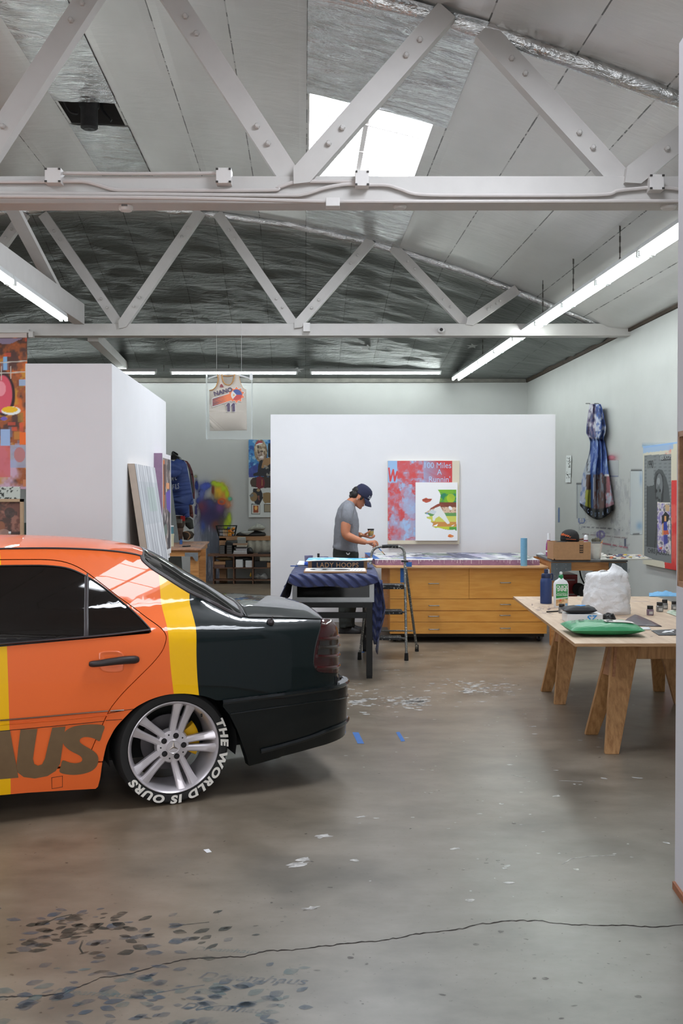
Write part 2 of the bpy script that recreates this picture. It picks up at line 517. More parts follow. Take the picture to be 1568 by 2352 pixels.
for x, y, sx, sy in ((820, 1612, .10, .05), (845, 1606, .06, .04), (938, 1614, .09, .05), (965, 1611, .05, .04), (1075, 1588, .07, .05), (1110, 1581, .05, .03), (740, 1922, .045, .02), (686, 1985, .05, .022), (700, 1975, .03, .02), (713, 2086, .03, .012), (830, 1876, .03, .012), (1046, 1949, .02, .012)):
    blob(mb, atz(x, y, 0), sx, sy, 13, jag=.6, rot=.4)
for a, b in (((1284, 1793), (1338, 1795)), ((1173, 1779), (1213, 1787)), ((1290, 1985), (1312, 1972)), ((1312, 1972), (1350, 1967)), ((1350, 1967), (1412, 1964))):
    mb.bar(atz(*a, .0008), atz(*b, .0008), .004, .0008)
mb.build('paint_drips', fx_mat('white_paint_drips', (196, 194, 190), .45, .95, 30), fl)['kind'] = 'stuff'
mb = MB()
for k in range(260):
    x = rr.uniform(0, 1540); y = rr.uniform(1500, 2340); p = atz(x, y, 0); s = rr.choice([.002, .003, .004, .006])
    blob(mb, p, s * rr.uniform(1, 2), s * .8, rot=rr.uniform(-1, 1))
for x, y in ((1252, 2248), (1465, 2290), (1150, 2140), (1093, 2170), (804, 2200), (1180, 1892)): blob(mb, atz(x, y, 0), .012, .01, 12, jag=.15)
mb.build('dark_specks', fx_mat('dark_specks', (64, 58, 52), .15, .6, 20), fl)['kind'] = 'stuff'
def leaf(mb, c, L, W, rot, m):
    prof = [(0, 0), (.15, .55), (.4, 1), (.7, .7), (1, 0), (.75, -.55), (.4, -.85), (.12, -.45)]
    ps = [(c[0] + (x - .5) * L * math.cos(rot) - y * W * math.sin(rot), c[1] + (x - .5) * L * math.sin(rot) + y * W * math.cos(rot), .0013) for x, y in prof]
    mb.add(ps, [tuple(range(8))], m)
mb = MB()
for k in range(250):
    top = rr.random() < .42
    if top: x = rr.gauss(rr.choice([200, 260, 90, 440]), 95); y = rr.gauss(2148, 32)
    else: x = rr.gauss(rr.choice([300, 420, 520, 600, 120]), 95); y = rr.gauss(2292, 40)
    if x < -40 or x > 720 or y < 2080: continue
    p = atz(x, y, 0); L = rr.uniform(.025, .075)
    leaf(mb, p, L, L * rr.uniform(.2, .42), rr.uniform(-.5, .9) + (PI if rr.random() < .3 else 0), (rr.choice([0, 0, 1]) if top else rr.choice([1, 1, 2])))
for a in (((95, 2125), (130, 2108), (165, 2100)), ((190, 2160), (183, 2178), (190, 2190)), ((120, 2160), (160, 2152), (200, 2150)), ((390, 2128), (440, 2122), (480, 2118)), ((350, 2282), (420, 2270), (470, 2262)), ((450, 2320), (500, 2310), (560, 2312))):
    mb.tube([atz(x, y, .0005) for x, y in a], .0035, 4, m=0 if a[0][1] < 2200 else 1, flat=.3)
for s, x, y, sz, m in (('Dreamhaus', 575, 2254, .07, 1), ('Dreamhaus', 515, 2186, .045, 2), ('Dreamhaus', 515, 2322, .055, 1), ('Dreamhaus', 205, 2286, .05, 2)):
    p = atz(x, y, .0014)
    put_text(mb, s, TR(p, -.12), sz, bold=.01, shear=.35, m=m, depth=0, sx=1.15)
mb.build('leaf_stencils', [fx_mat('faded_black_green_paint', (46, 52, 46), .25, .85, 14), fx_mat('faded_blue_paint', (60, 82, 98), .12, .62, 14), fx_mat('faded_teal_paint', (84, 112, 114), .1, .5, 14)], fl)
# ---- walls
w = MB().bx(-10.9, 4.6, YB, YB + .15, 0, 4.0).build('wall_back', M_wall_grey); tag(w, kind='structure')
WB = w
mb = MB(); mb.prism([(wall_x(-6), -6, 0), (wall_x(-6) + .15, -6, 0), (wall_x(YB) + .15, YB, 0), (wall_x(YB), YB, 0)], (0, 0, 3.9))
WR = mb.build('wall_right', M_wall_grey); tag(WR, kind='structure')
tag(MB().bx(-10.9, -10.7, -6, YB, 0, 4.0).build('wall_left', M_wall), kind='structure')
mb = MB(); mb.bx(-10.9, DOOR[0], -6.15, -6, 0, 5.7).bx(DOOR[1], 4.9, -6.15, -6, 0, 5.7).bx(DOOR[0], DOOR[1], -6.15, -6, DOOR[2], 5.7)
tag(mb.build('wall_front', M_wall_grey), kind='structure')
# dark strip along the gap over the right wall, edge plate along the back wall
M_dark_strip = pm('dark_wall_strip', (64, 52, 42), .8, var=.2, scale=8)
mb = MB(); mb.prism([(wall_x(2) - .03, 2, 3.84), (wall_x(2) + .1, 2, 3.84), (wall_x(YB) + .1, YB - .02, 3.84), (wall_x(YB) - .03, YB - .02, 3.84)], (0, 0, .09)); tag(mb.build('trim_1', M_dark_strip), kind='structure')
mb = MB(); mb.bx(-10.4, wall_x(YB) - .05, YB - .07, YB, 3.84, 3.93); tag(mb.build('trim_2', pm('foil_edge_plate', (120, 118, 112), .6, metal=.3, var=.2, scale=6)), kind='structure')
# free standing display walls
def depth_x(xpix, Y): return (xpix - CX) / FPX * Y
Yp = 13.0
z_top = at(900, 952, Yp).z
tag(MB().bx(at(621, 1100, Yp).x, at(1275, 1100, Yp).x, Yp, Yp + .16, 0, z_top).build('wall_centre', M_panel, bev=.004), 'white freestanding display wall behind the drawer cabinet', kind='structure')
a = at(58, 835, 8.0); b = at(257, 834, 8.0); c = at(381, 922, 11.25)
mb = MB(); mb.prism([(a.x, 8.0, 0), (b.x, 8.0, 0), (c.x, 11.25, 0), (c.x - .72, 11.25, 0)], (0, 0, a.z))
tag(mb.build('wall_box', M_panel, bev=.004), 'white boxed display wall behind the car', kind='structure')
BOX_B, BOX_C = Vector((b.x, 8.0, 0)), Vector((c.x, 11.25, 0))
# near partition at the right edge of the view
nx0 = at(1549, 2045, 4.17).x; ex = .16
mb = MB(); mb.prism([(nx0, 4.17, .012), (nx0 - .30, -.5, .012), (nx0 + .5, -.5, .012), (nx0 + .5, 4.17, .012)], (0, 0, 3.5))
NX = lambda Y: nx0 - .30 + .30 * (Y + .5) / 4.67
tag(mb.build('wall_front_right', pm('near_wall_paint', (204, 203, 208), .7, var=.015, scale=2)), kind='structure')
mb = MB(); mb.prism([(nx0 - .012, 4.165, 0), (nx0 - .312, -.5, 0), (nx0 - .25, -.5, 0), (nx0 + .05, 4.165, 0)], (0, 0, .03))
tag(mb.build('baseboard_right', pm('worn_plywood_edge', (150, 96, 66), .7, var=.2)), kind='structure')
# ---- ceiling
def ceiling():
    xp = sorted(set([round(.03 + .155 * k, 4) for k in range(-66, 33)] + [-5.37, -4.31, -7.85, -6.79, .055, 1.15, .8, 1.9, -2.42, -1.86]))
    ys = sorted(set([-6.0, -5.0, -4.0, -3.0] + [round(-2 + .25 * k, 3) for k in range(0, 62)] + [8.95, 11.3, 8.66, 2.1, 4.8, 4.15, 5.75, 9.88, 10.5, -4.4, -1.7] + [round(13.5 + .1 * k, 3) for k in range(0, 60)]))
    holes = [(.055, 1.15, 8.95, 11.3), (.8, 1.9, 4.15, 5.75), (.055, 1.15, -4.4, -1.7), (-5.37, -4.31, 2.1, 4.8), (-5.37, -4.31, -4.4, -1.7), (-7.85, -6.79, 8.66, 11.3), (-2.42, -1.86, 9.88, 10.5)]
    mb = MB(); ny = len(ys)
    for x in xp:
        for y in ys:
            X = x - TILT * y
            z = ceil_z(X, y)
            if y > Y2 + .05: z += .035 * (fbm(np.array(x * 2.1), np.array(y * 4.0), 4) - .5) * 2 * min(1, (y - Y2) * 2) * min(1, max(0, (YB - y)) * 2)
            mb.v.append(Vector((X, y, float(z))))
    for i in range(len(xp) - 1):
        for j in range(ny - 1):
            cx = (xp[i] + xp[i + 1]) / 2; cy = (ys[j] + ys[j + 1]) / 2
            if any(h[0] < cx < h[1] and h[2] < cy < h[3] for h in holes): continue
            mb.f.append((i * ny + j, i * ny + j + 1, (i + 1) * ny + j + 1, (i + 1) * ny + j)); mb.mi.append(0); mb.sm.append(True)
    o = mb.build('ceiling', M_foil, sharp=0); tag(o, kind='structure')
    # outer roof deck keeps the daylight out above the foil
    mb = MB(); g = []
    for k in range(-21, 11):
        X = k * .5; g.append([(X, -6.1, arch(X) + .35), (X, YB, arch(X) + .35)])
    mb.sheet(g); d = mb.build('ceiling_deck', pm('roof_deck', (70, 60, 50), .9)); tag(d, kind='structure')
    return o, d
CE, DECK = ceiling()
def foil_strip(x0, x1, y0, y1, dz=.012, amp=.025, name='foil_sheet', nx=14, ny=40):
    g = []
    for i in range(nx + 1):
        row = []
        for j in range(ny + 1):
            x = x0 + (x1 - x0) * i / nx; y = y0 + (y1 - y0) * j / ny; X = x - TILT * y
            n = float(fbm(np.array(x * 3 + 9), np.array(y * 7), 4) - .5) * 2
            e = min(1, min(i, nx - i) / 2 + .15)
            row.append((X, y, ceil_z(X, y) - dz - abs(n) * amp * e))
        g.append(row)
    mb = MB(); mb.sheet(g); return mb.build(name, M_shiny, CE, sharp=0)
foil_strip(.03, 1.27, 6.9, 8.95); foil_strip(.03, 1.27, 11.3, 13.5)
foil_strip(-2.45, -1.83, 6.9, 9.88); foil_strip(-2.45, -1.83, 10.5, 12.4)
# skylights: frosted panes in a white curb
M_pane = emat('frosted_daylight_pane', (240, 246, 255), 25.0)
def skylight(n, y0, y1, x0=.055, x1=1.15):
    def q(x, y, dz): X = x - TILT * y; return Vector((X, y, ceil_z(X, y) + dz))
    mb = MB()
    cor = [(x0, y0), (x1, y0), (x1, y1), (x0, y1)]
    for i in range(4):
        a, b = cor[i], cor[(i + 1) % 4]
        mb.add([q(*a, -.005), q(*b, -.005), q(*b, .2), q(*a, .2)], [(0, 1, 2, 3)])
    # glazing bars
    for k in range(1, 3):
        y = y0 + (y1 - y0) * k / 3; mb.bar(q(x0, y, .14), q(x1, y, .14), .02 if k != 2 else .02, .03)
    xm = (x0 + x1) / 2; mb.bar(q(xm, y0, .14), q(xm, y1, .14), .05, .03)
    fr = mb.build('window_%d' % n, M_white_timber); tag(fr, kind='structure')
    mb = MB(); mb.add([q(x0, y0, .18), q(x1, y0, .18), q(x1, y1, .18), q(x0, y1, .18)], [(0, 1, 2, 3)])
    mb.build('pane', M_pane, fr)
    return fr
skylight(1, 8.95, 11.3); skylight(2, 4.15, 5.75, .8, 1.9); skylight(3, -4.4, -1.7); skylight(4, 2.1, 4.8, -5.37, -4.31); skylight(5, -4.4, -1.7, -5.37, -4.31); skylight(6, 8.66, 11.3, -7.85, -6.79)
# ---- roof trusses
M_chordfoil = M_shiny
def node_bolts(mb, p0, p1, Yf, m=0):
    d = (Vector(p1) - Vector(p0)).normalized()
    for s in (.28, .42):
        c = Vector(p0) + d * s
        mb.lathe([(0.001, 0), (.02, 0), (.02, .022), (.012, .03), (.001, .03)], 6, m, Matrix.Translation((c.x, Yf, c.z)) @ Matrix.Rotation(PI / 2, 4, 'X'))
def truss(name, Yt, zb0, zb1, webs, ww, foil_r, x0=-10.4, x1=None, label=None):
    root = thing(name, label, None, (0, Yt, 0), kind='structure')
    x1 = wall_x(Yt) + .02 if x1 is None else x1
    MB().bx(x0, x1, -.09, .09, zb0, zb1).build('bottom_chord', M_white_timber, root, bev=.006)
    n = 60; pts = []
    for k in range(n + 1):
        X = -9.8 + (min(x1, 4.3) + 9.8) * k / n; pts.append((X, 0, arch(X) - foil_r * .6 + random.uniform(-.012, .012)))
    MB().tube(pts, [foil_r * random.uniform(.8, 1.2) for _ in pts], 9).build('top_chord_wrap', M_chordfoil, root, sharp=0)
    for (bx_, bz, tx, tz, off) in webs:
        mb = MB(); p0 = Vector((bx_, 0, bz)); p1 = Vector((tx, 0, tz)); d = (p1 - p0).normalized()
        s = Vector((-d.z, 0, d.x)) * ww / 2
        y0, y1 = (-.13, -.06) if off else (-.06, .0)
        q = [p0 - s, p0 + s, p1 + s, p1 - s]
        tip = p0 - d * ww * .55
        poly = [q[0], tip, q[1], q[2], q[3]]
        mb.prism([(p.x, y0, p.z) for p in poly], (0, y1 - y0 + .04, 0))
        node_bolts(mb, p0, p1, y0); node_bolts(mb, p1, p0, y0)
        mb.build('web_member', M_white_timber, root)
    return root
def webs_px(lst, Y): 
    out = []
    for i, (a, b) in enumerate(lst):
        p, q = at(*a, Y), at(*b, Y); out.append((p.x, p.z, q.x, q.z, i % 2))
    return out
zc = lambda y, Y: at(784, y, Y).z
T1 = truss('roof_truss', Y1, zc(467, Y1 - .09), zc(404, Y1 - .09), webs_px([((668, 415), (378, -30)), ((694, 415), (1022, 42)), ((1418, 415), (1108, 75)), ((1444, 415), (1800, 130)), ((-62, 415), (245, -60)), ((-92, 415), (-380, -60))], Y1), .15, .055, label='near white timber roof truss carrying the conduits')
T2 = truss('roof_truss', Y2, zc(771, Y2 - .09), zc(743, Y2 - .09), webs_px([((276, 748), (100, 494)), ((285, 748), (462, 490)), ((676, 748), (500, 492)), ((685, 748), (852, 556)), ((1066, 742), (902, 568)), ((1077, 742), (1184, 668)), ((-124, 748), (58, 490)), ((-132, 748), (-300, 520))], Y2), .13, .05, label='far white timber roof truss spanning below dark quilted foil')
tag(T1, cat='roof truss', group='roof trusses'); tag(T2, cat='roof truss', group='roof trusses')
# truss above the camera, only seen in reflections
truss('roof_truss', .45, 3.7, 3.9, [(-2.4, 3.8, -1.3, 5.2, 0), (-.2, 3.8, -1.2, 5.2, 1), (-.1, 3.8, .9, 5.0, 0), (2.2, 3.8, 1.1, 5.0, 1)], .15, .055, label='white timber roof truss above the near end of the room')
# lengthwise beam with brace at the left, and its continuation to the back wall
root = thing('lengthwise_beam', 'white lengthwise timber beam above the left tube light', 'beam', (0, 0, 0), kind='structure')
p1 = at(182, 722, 13.3); p0 = at(-110, 522, 9.0)
MB().bar(p0, p1, .14, .27).build('beam', M_white_timber, root, bev=.006)
q1 = at(140, 690, 12.6); q0 = at(22, 465, 10.4)
MB().bar(q0, q1, .06, .14, up=(1, 0, 0)).build('brace', M_white_timber, root)
mb = MB(); mb.bar(at(213, 772, 13.7), at(290, 846, 19.3), .14, .14); tag(mb.build('roof_purlin', M_white_timber), 'white timber purlin running from the far truss to the back wall', 'beam', kind='structure')
# conduits along the near truss beam -- each run is a thing of its own
YF = Y1 - .11
def conduit(pts, r, label, Y=YF):
    mb = MB(); mb.tube(smooth_pts([at(x, y, Y) for x, y in pts], 6), r, 8)
    return tag(mb.build('electrical_conduit', M_conduit), label, 'conduit', 'conduits along the near truss beam')
conduit([(145, 398), (320, 399), (500, 398)], .012, 'white painted conduit joining two junction boxes on the upper left of the near beam')
conduit([(-20, 418), (60, 418), (108, 418)], .012, 'short white conduit entering the leftmost junction box from the left')
conduit([(140, 417), (190, 417), (225, 425), (265, 436), (320, 437), (610, 437), (640, 430), (680, 418), (730, 417), (818, 417)], .0135, 'white conduit dipping below the two left junction boxes and rising to the third')
conduit([(-20, 444), (300, 446), (640, 449), (700, 446), (745, 432), (790, 424), (818, 424)], .0135, 'white conduit running low along the left half of the near beam')
conduit([(846, 425), (890, 426), (920, 435), (965, 447), (1100, 449), (1370, 448), (1420, 438), (1490, 431)], .0135, 'white conduit sagging between the third and fourth junction boxes')
conduit([(-20, 451), (400, 455), (745, 463)], .0135, 'lowest white conduit along the left edge of the near beam', YF - .02)
conduit([(778, 463), (1100, 463), (1520, 462), (1600, 462)], .0135, 'lowest white conduit along the right edge of the near beam', YF - .02)
conduit([(1522, 431), (1545, 433), (1600, 440)], .0135, 'short white conduit leaving the rightmost junction box')
M_jbox = pm('white_junction_box', (219, 216, 214), .5, var=.02)
def jbox(x0, x1, y0, y1, label, Y=YF - .02):
    a, b = at(x0, y1, Y), at(x1, y0, Y); cx = (a.x + b.x) / 2
    r = thing('junction_box', label, 'junction box', (cx, Y, a.z), group='junction boxes on the trusses')
    w, h = b.x - a.x, b.z - a.z
    MB().bx(-w / 2, w / 2, -.04, .06, 0, h).build('body', M_jbox, r, bev=.005)
    for sx in (-1, 1):
        for sz in (0, 1): MB().bx(sx * w * .42 - .008, sx * w * .42 + .008, -.046, -.038, sz * (h - .02) + .004, sz * (h - .02) + .016).build('screw', pm('dark_screws', (70, 68, 66), .5, metal=.6), r)
    return r
jbox(106, 143, 389, 424, 'leftmost square junction box on the near beam')
jbox(497, 532, 389, 425, 'square junction box on the near beam left of the V joint')
jbox(815, 847, 395, 431, 'square junction box on the near beam below the skylight')
jbox(1488, 1521, 404, 440, 'rightmost square junction box on the near beam')
def small_box(x0, x1, y0, y1, label, Y, name='conduit_outlet'):
    a, b = at(x0, y1, Y), at(x1, y0, Y); w, h = b.x - a.x, b.z - a.z
    r = thing(name, label, 'outlet box', ((a.x + b.x) / 2, Y, a.z))
    MB().bx(-w / 2, w / 2, -.03, .05, 0, h).build('body', M_jbox, r, bev=.004)
    return r
small_box(748, 780, 456, 476, 'small outlet box in the lowest conduit at the middle of the near beam', YF - .02)
small_box(696, 712, 742, 762, 'small white box on the far truss beam beside its middle V joint', Y2 - .14)
small_box(1455, 1470, 745, 758, 'small white cable box at the right end of the far truss beam', Y2 - .14)
def detector(x, y, wpx, hpx, label):
    p = at(x, y, Y1 - .02); w = wpx / FPX * Y1 / 2
    r = thing('smoke_detector', label, 'smoke detector', (p.x, p.y, p.z - .02))
    mb = MB(); mb.lathe([(.001, 0), (w * .8, 0), (w, .012), (w, .05), (w * .9, .075), (.001, .075)], 24); mb.build('housing', M_jbox, r)
    MB().bx(-.02, .02, -w - .002, -w + .01, .02, .05).build('emblem_plate', pm('grey_print', (120, 120, 120), .5), r)
    return r
detector(289, 478, 32, 20, 'round white detector under the left part of the near beam')
detector(918, 473, 30, 12, 'round white detector under the near beam right of the middle')
detector(1535, 474, 36, 14, 'round white detector under the right end of the near beam')
# dome camera on the far beam
p = at(1012, 759, Y2 - .1); r = thing('security_camera', 'small white dome camera with dark lens on the far truss beam', 'camera', (p.x, p.y, p.z))
MB().ball((0, -.02, 0), .052, .06, .045).build('housing', M_jbox, r)
MB().ball((0, -.07, .0), .024, .018, .022).build('lens', pm('lens_black', (14, 14, 16), .1), r)
# pale spots / stars cut from foil on the ceiling slope
def star(x, y, rad, label):
    p = ceil_hit(x, y); p = p + Vector((0, -.03, -.04)); mb = MB(); ps = []
    for k in range(10):
        a = PI / 2 + PI * k / 5; q = rad if k % 2 == 0 else rad * .4
        ps.append((q * math.cos(a) + random.uniform(-.02, .02), 0, q * math.sin(a) * .45))
    mb.prism([Vector(q) + p for q in ps], (0, -.006, 0)); tag(mb.build('foil_star', pm('star_foil', (196, 200, 196), .35, metal=.7), ), label, 'star', 'torn foil stars on the ceiling')
star(683, 845, .13, 'ragged foil star on the ceiling above the back light row'); star(838, 794, .13, 'ragged foil star on the ceiling below the dome camera'); star(1083, 790, .11, 'ragged foil star right of the dome camera')
star(374, 797, .05, 'tiny foil star on the ceiling above the jersey')
# ceiling ventilator
p = ceil_hit(205, 250)
r = thing('roof_ventilator', 'black motor ventilator in the dark roof opening', 'ventilator', (p.x, p.y, p.z))
M_vent = pm('sooty_black_metal', (30, 30, 31), .6, metal=.3, var=.2)
mb = MB(); mb.lathe([(.001, -.20), (.07, -.20), (.085, -.19), (.085, .0), (.10, .02), (.10, .12), (.001, .12)], 24); mb.build('motor', M_vent, r)
mb = MB(); mb.lathe([(.02, -.202), (.05, -.202), (.05, -.206), (.02, -.206)], 24, caps=False); mb.build('motor_cap', pm('dark_grille', (48, 48, 50), .5), r)
mb = MB(); mb.tube(smooth_pts([(.12, 0, .15), (.13, 0, .0), (.2, 0, -.1), (.22, 0, -.12)], 5), .016, 8); mb.build('cable', M_vent, r)
mb = MB(); mb.tube(smooth_pts([(-.26, -.1, .1), (-.2, 0, -.02), (-.12, .02, -.04)], 5), .012, 8); mb.build('cable', M_vent, r)
MB().bx(-.27, .32, -.42, .45, .30, .33).bx(-.14, .18, -.06, .06, .08, .14).build('housing', M_vent, r)
# ---- fluorescent lights
M_tube = emat('fluorescent_tube', (240, 249, 247), 44.0)
M_fix = pm('white_enamel', (226, 228, 228), .35, var=.01)
M_chain = pm('dull_chain', (96, 94, 90), .5, metal=.6)
def light_fixture(p0, p1, label, tubes=2, group=None, w=.13):
    p0 = Vector(p0); p1 = Vector(p1); L = (p1 - p0).length
    M = frame3(p0, p1 - p0, Vector((0, 0, 1)).cross(p1 - p0))
    r = thing('tube_light', label, 'tube light', group=group, M=M)
    MB().prism([(.01, -w / 2, 0), (.01, w / 2, 0), (.01, w * .3, .06), (.01, -w * .3, .06)], (L - .02, 0, 0)).build('reflector', M_fix, r)
    for k in range(tubes):
        y = 0 if tubes == 1 else (-w * .32 if k == 0 else w * .32)
        MB().tube([(.05, y, -.022), (L - .05, y, -.022)], .019, 10).build('tube', M_tube, r)
        for x in (.035, L - .035): MB().bx(x - .015, x + .015, y - .018, y + .018, -.045, 0).build('socket', M_fix, r)
    return r
def chain(p, top, label, r_=.008):
    mb = MB(); p = Vector(p); top = Vector(top); n = int((top - p).length / .05)
    for k in range(n):
        c = p.lerp(top, (k + .5) / n); mb.bx(c.x - (r_ if k % 2 else r_ * .4), c.x + (r_ if k % 2 else r_ * .4), c.y - (r_ * .4 if k % 2 else r_), c.y + (r_ * .4 if k % 2 else r_), c.z - .03, c.z + .03)
    return tag(mb.build('hanging_chain', M_chain), label, 'chain', 'chains of the tube lights')
jx = [(1568, 537), (1482, 578), (1383, 642), (1301, 696), (1240, 736), (1189, 769), (1143, 800), (1105, 828), (1074, 850), (1046, 869)]
Yj = [5105 / (1140 - y - (0)) for x, y in jx]
P = [at(x, y, Y) for (x, y), Y in zip(jx, Yj)]
a, b = P[-1], P[1]
for k in range(9):
    q0 = b + (a - b) * ((k - 1) / 8.0); q1 = b + (a - b) * (k / 8.0)
    lab = ['tube light nearest the partition in the right hand row', 'second tube light in the row along the right wall', 'third tube light in the row along the right wall', 'fourth tube light in the row along the right wall', 'fifth tube light in the row along the right wall', 'sixth tube light in the row along the right wall', 'seventh tube light in the row along the right wall', 'eighth tube light in the row along the right wall', 'farthest tube light in the row along the right wall'][k]
    light_fixture(q0, q1, lab, 2, 'twin tube lights along the right wall', .17)
for (cx_, cy_, tx, ty), lab in zip(((1423, 600, 1421, 472), (1316, 670, 1315, 545), (1246, 718, 1247, 605), (1108, 815, 1107, 775), (1050, 862, 1054, 825)), ('chain under the right end of the near beam', 'chain holding the fourth right hand light', 'chain holding the fifth right hand light', 'chain near the far end of the right light row', 'chain at the last right hand tube light')):
    Yc = 5105 / (1140 - (868 - .656 * (cx_ - 1045)))
    p = at(cx_, 868 - .656 * (cx_ - 1045) - 4, Yc); chain(p, (p.x, p.y, min(ceil_z(p.x, p.y), at(tx, ty, Yc).z)), lab)
zb = at(600, 857, 18.7).z
for x0, x1, lab in ((-10, 362, 'tube light at the left end of the back row'), (390, 686, 'tube light in the back row behind the hanging jersey'), (710, 1014, 'tube light at the right end of the back row')):
    light_fixture((depth_x(x0, 18.7), 18.7, zb + .02), (depth_x(x1, 18.7), 18.7, zb + .02), lab, 1, 'single tube lights before the back wall', .12)
for x, ty, lab in ((525, 785, 'chain above the back light near the jersey'), (752, 800, 'chain at the left end of the right back light'), (975, 822, 'chain at the right end of the right back light'), (376, 800, 'chain between the two left back lights')):
    p = at(x, 853, 18.7); chain(p, (p.x, 18.7, ceil_z(p.x, 18.7)), lab)
p0, p1 = at(148, 731, 12.5), at(24, 645, 10.32)
light_fixture(p1, p0, 'tube light under the lengthwise beam at the left', 2, 'twin tube lights under the left beam', .10)
light_fixture(p1 + (p1 - p0), p1, 'tube light at the left picture edge under the lengthwise beam', 2, 'twin tube lights under the left beam', .10)
# ================================================================== CAR
PHI = R(23)
CAR = thing('car', 'orange, yellow and dark green saloon car with white lettered tyres', 'car', M=TR((at(403, 1722, 5.28).x, 5.28, 0), PHI))
CO = Vector((CAR.matrix_basis.translation.x, 5.28, 0)); CD = Vector((math.cos(PHI), math.sin(PHI), 0)); CI = Vector((-math.sin(PHI), math.cos(PHI), 0))
CW = 1.72
def softp(x, k=.018): return k * math.log1p(math.exp(max(-40, min(40, x / k))))
def win(u, z):
    w = .035 * ((z - .62) / .45) ** 2 if z < .9 else .0135
    s = softp(z - .93)
    w += (.42 + .7 * min(1, max(0, (u - .35) / .25))) * s + .55 * s * s
    if u > -1.25: w += .10 * (u + 1.25) ** 2 * min(1, s / .12) * .8
    if u > .3: w += .085 * ((u - .3) / .7) ** 2
    if u > .84: w += .2 - math.sqrt(max(1e-5, .04 - min(.199, u - .84) ** 2))
    if u < -2.0: w += .09 * ((-u - 2.0) / 1.4) ** 2
    if u < -3.1: w += .3 - math.sqrt(max(1e-5, .09 - min(.298, -3.1 - u) ** 2))
    return w
def U(x, y, wf=win):
    d = ray(x, y); w = 0.
    for _ in range(14):
        t = (w - (CAMLOC - CO).dot(CI)) / d.dot(CI); p = CAMLOC + d * t - CO
        u = p.dot(CD); w = wf(u, p.z)
    return Vector((u, p.z))
def c1(lst, wf=win): return [U(x / 3.136, y / 3.136 + 1200, wf) for x, y in lst]       # from the left close-up
def c2(lst, wf=win): return [U(x / 3.4844 + 400, y / 3.4844 + 1250, wf) for x, y in lst]  # from the right close-up
# ---- paint
def band(t, u, z, pts):
    k = np.polyfit([p[1] for p in pts], [p[0] for p in pts], 2)
    q = t.math('ADD', t.math('MULTIPLY', t.math('ADD', t.math('MULTIPLY', z, float(k[0])), float(k[1])), z), float(k[2]))
    return t.math('GREATER_THAN', u, q)
B1 = [U(365, 1318), U(386, 1455), U(399, 1594)]; B2 = [U(435, 1357), U(451, 1471), U(457, 1598)]
UY = U(16, 1500)[0]
def car_paint():
    t = NT('car_paint'); u, y, z = t.xyz(t.coord())
    org, yel, grn = (243, 112, 52), (248, 190, 12), (9, 22, 23)
    n = t.noise(t.coord(), 2.0, 2)
    c = t.mix(band(t, u, z, B1), org, yel)
    c = t.mix(band(t, u, z, B2), c, grn)
    y1 = t.math('MULTIPLY', t.math('LESS_THAN', u, t.math('MULTIPLY_ADD', z, -.022, UY + .02)), t.math('GREATER_THAN', u, UY - .27))
    c = t.mix(y1, c, yel)
    t.col(c); t.set(Roughness=.42, Coat_Weight=.75, Coat_Roughness=.02, Specular_IOR_Level=.15, Coat_IOR=1.42)
    return t.m
M_paint = car_paint()
M_dkpaint = pm('dark_green_gloss_paint', (5, 12, 14), .35, var=.05, bump=0, coat=.8, spec=.12)
M_org = pm('orange_gloss_paint', (243, 112, 52), .42, var=.03, bump=0, coat=1.)
M_glass = pm('tinted_car_glass', (17, 12, 11), .04, var=.1, bump=0, spec=.6)
M_rglass = pm('rear_tinted_glass', (34, 32, 32), .05, var=.08, bump=0, spec=.7)
M_trim = pm('car_black_trim', (48, 40, 42), .45, var=.08, bump=.02)
M_under = pm('underbody_black', (8, 8, 8), .8, var=.1)
M_chrome = pm('chrome_strip', (170, 160, 152), .18, metal=1., var=.03, bump=0)
def offset_poly(poly, d):
    n = len(poly); A = sum(poly[i].x * poly[(i + 1) % n].y - poly[(i + 1) % n].x * poly[i].y for i in range(n))
    s = 1 if A > 0 else -1; out = []
    for i in range(n):
        e1 = (poly[i] - poly[i - 1]); e2 = (poly[(i + 1) % n] - poly[i])
        if e1.length < 1e-6: e1 = e2
        if e2.length < 1e-6: e2 = e1
        nn = Vector((-e1.y, e1.x)).normalized() + Vector((-e2.y, e2.x)).normalized()
        if nn.length < 1e-4: nn = Vector((-e1.y, e1.x))
        out.append(poly[i] + nn.normalized() * d * s)
    return out
def side_patch(name, outline, mats, parent=CAR, holes=(), step=.035, off=0., gap=0., rim=.015, wf=win, sharp=50, mirror=False):
    outline = resample([Vector(p) for p in outline], step)
    if gap: outline = offset_poly(outline, gap)
    vs, tris, be = patch2d(outline, [[Vector(q) for q in h] for h in holes], step)
    f = (lambda p: Vector((p[0], wf(p[0], p[1]) + off, p[1])))
    P3 = [f(p) for p in vs]
    if mirror: P3 = [Vector((p.x, CW - p.y, p.z)) for p in P3]; tris = [tuple(reversed(t)) for t in tris]; be = [(b, a) for a, b in be]
    mb = MB(); mb.add(P3, tris, 0, True)
    if rim:
        o = len(mb.v); idx = {}
        for a, b in be:
            for i in (a, b):
                if i not in idx: idx[i] = len(mb.v); mb.v.append(P3[i] + Vector((0, -rim if mirror else rim, 0)))
            mb.f.append((b, a, idx[a], idx[b])); mb.mi.append(0); mb.sm.append(True)
    return mb.build(name, mats, parent, sharp=sharp)
def uz_tube(name, pts, r, mat, parent=CAR, off=0., wf=win, n=6, flat=1., k=5, mirror=False):
    q = [Vector((p[0], wf(p[0], p[1]) + off, p[1])) for p in smooth_pts([Vector(p) for p in pts], k)]
    if mirror: q = [Vector((p.x, CW - p.y, p.z)) for p in q]
    mb = MB(); mb.tube(q, r, n, flat=flat); return mb.build(name, mat, parent)
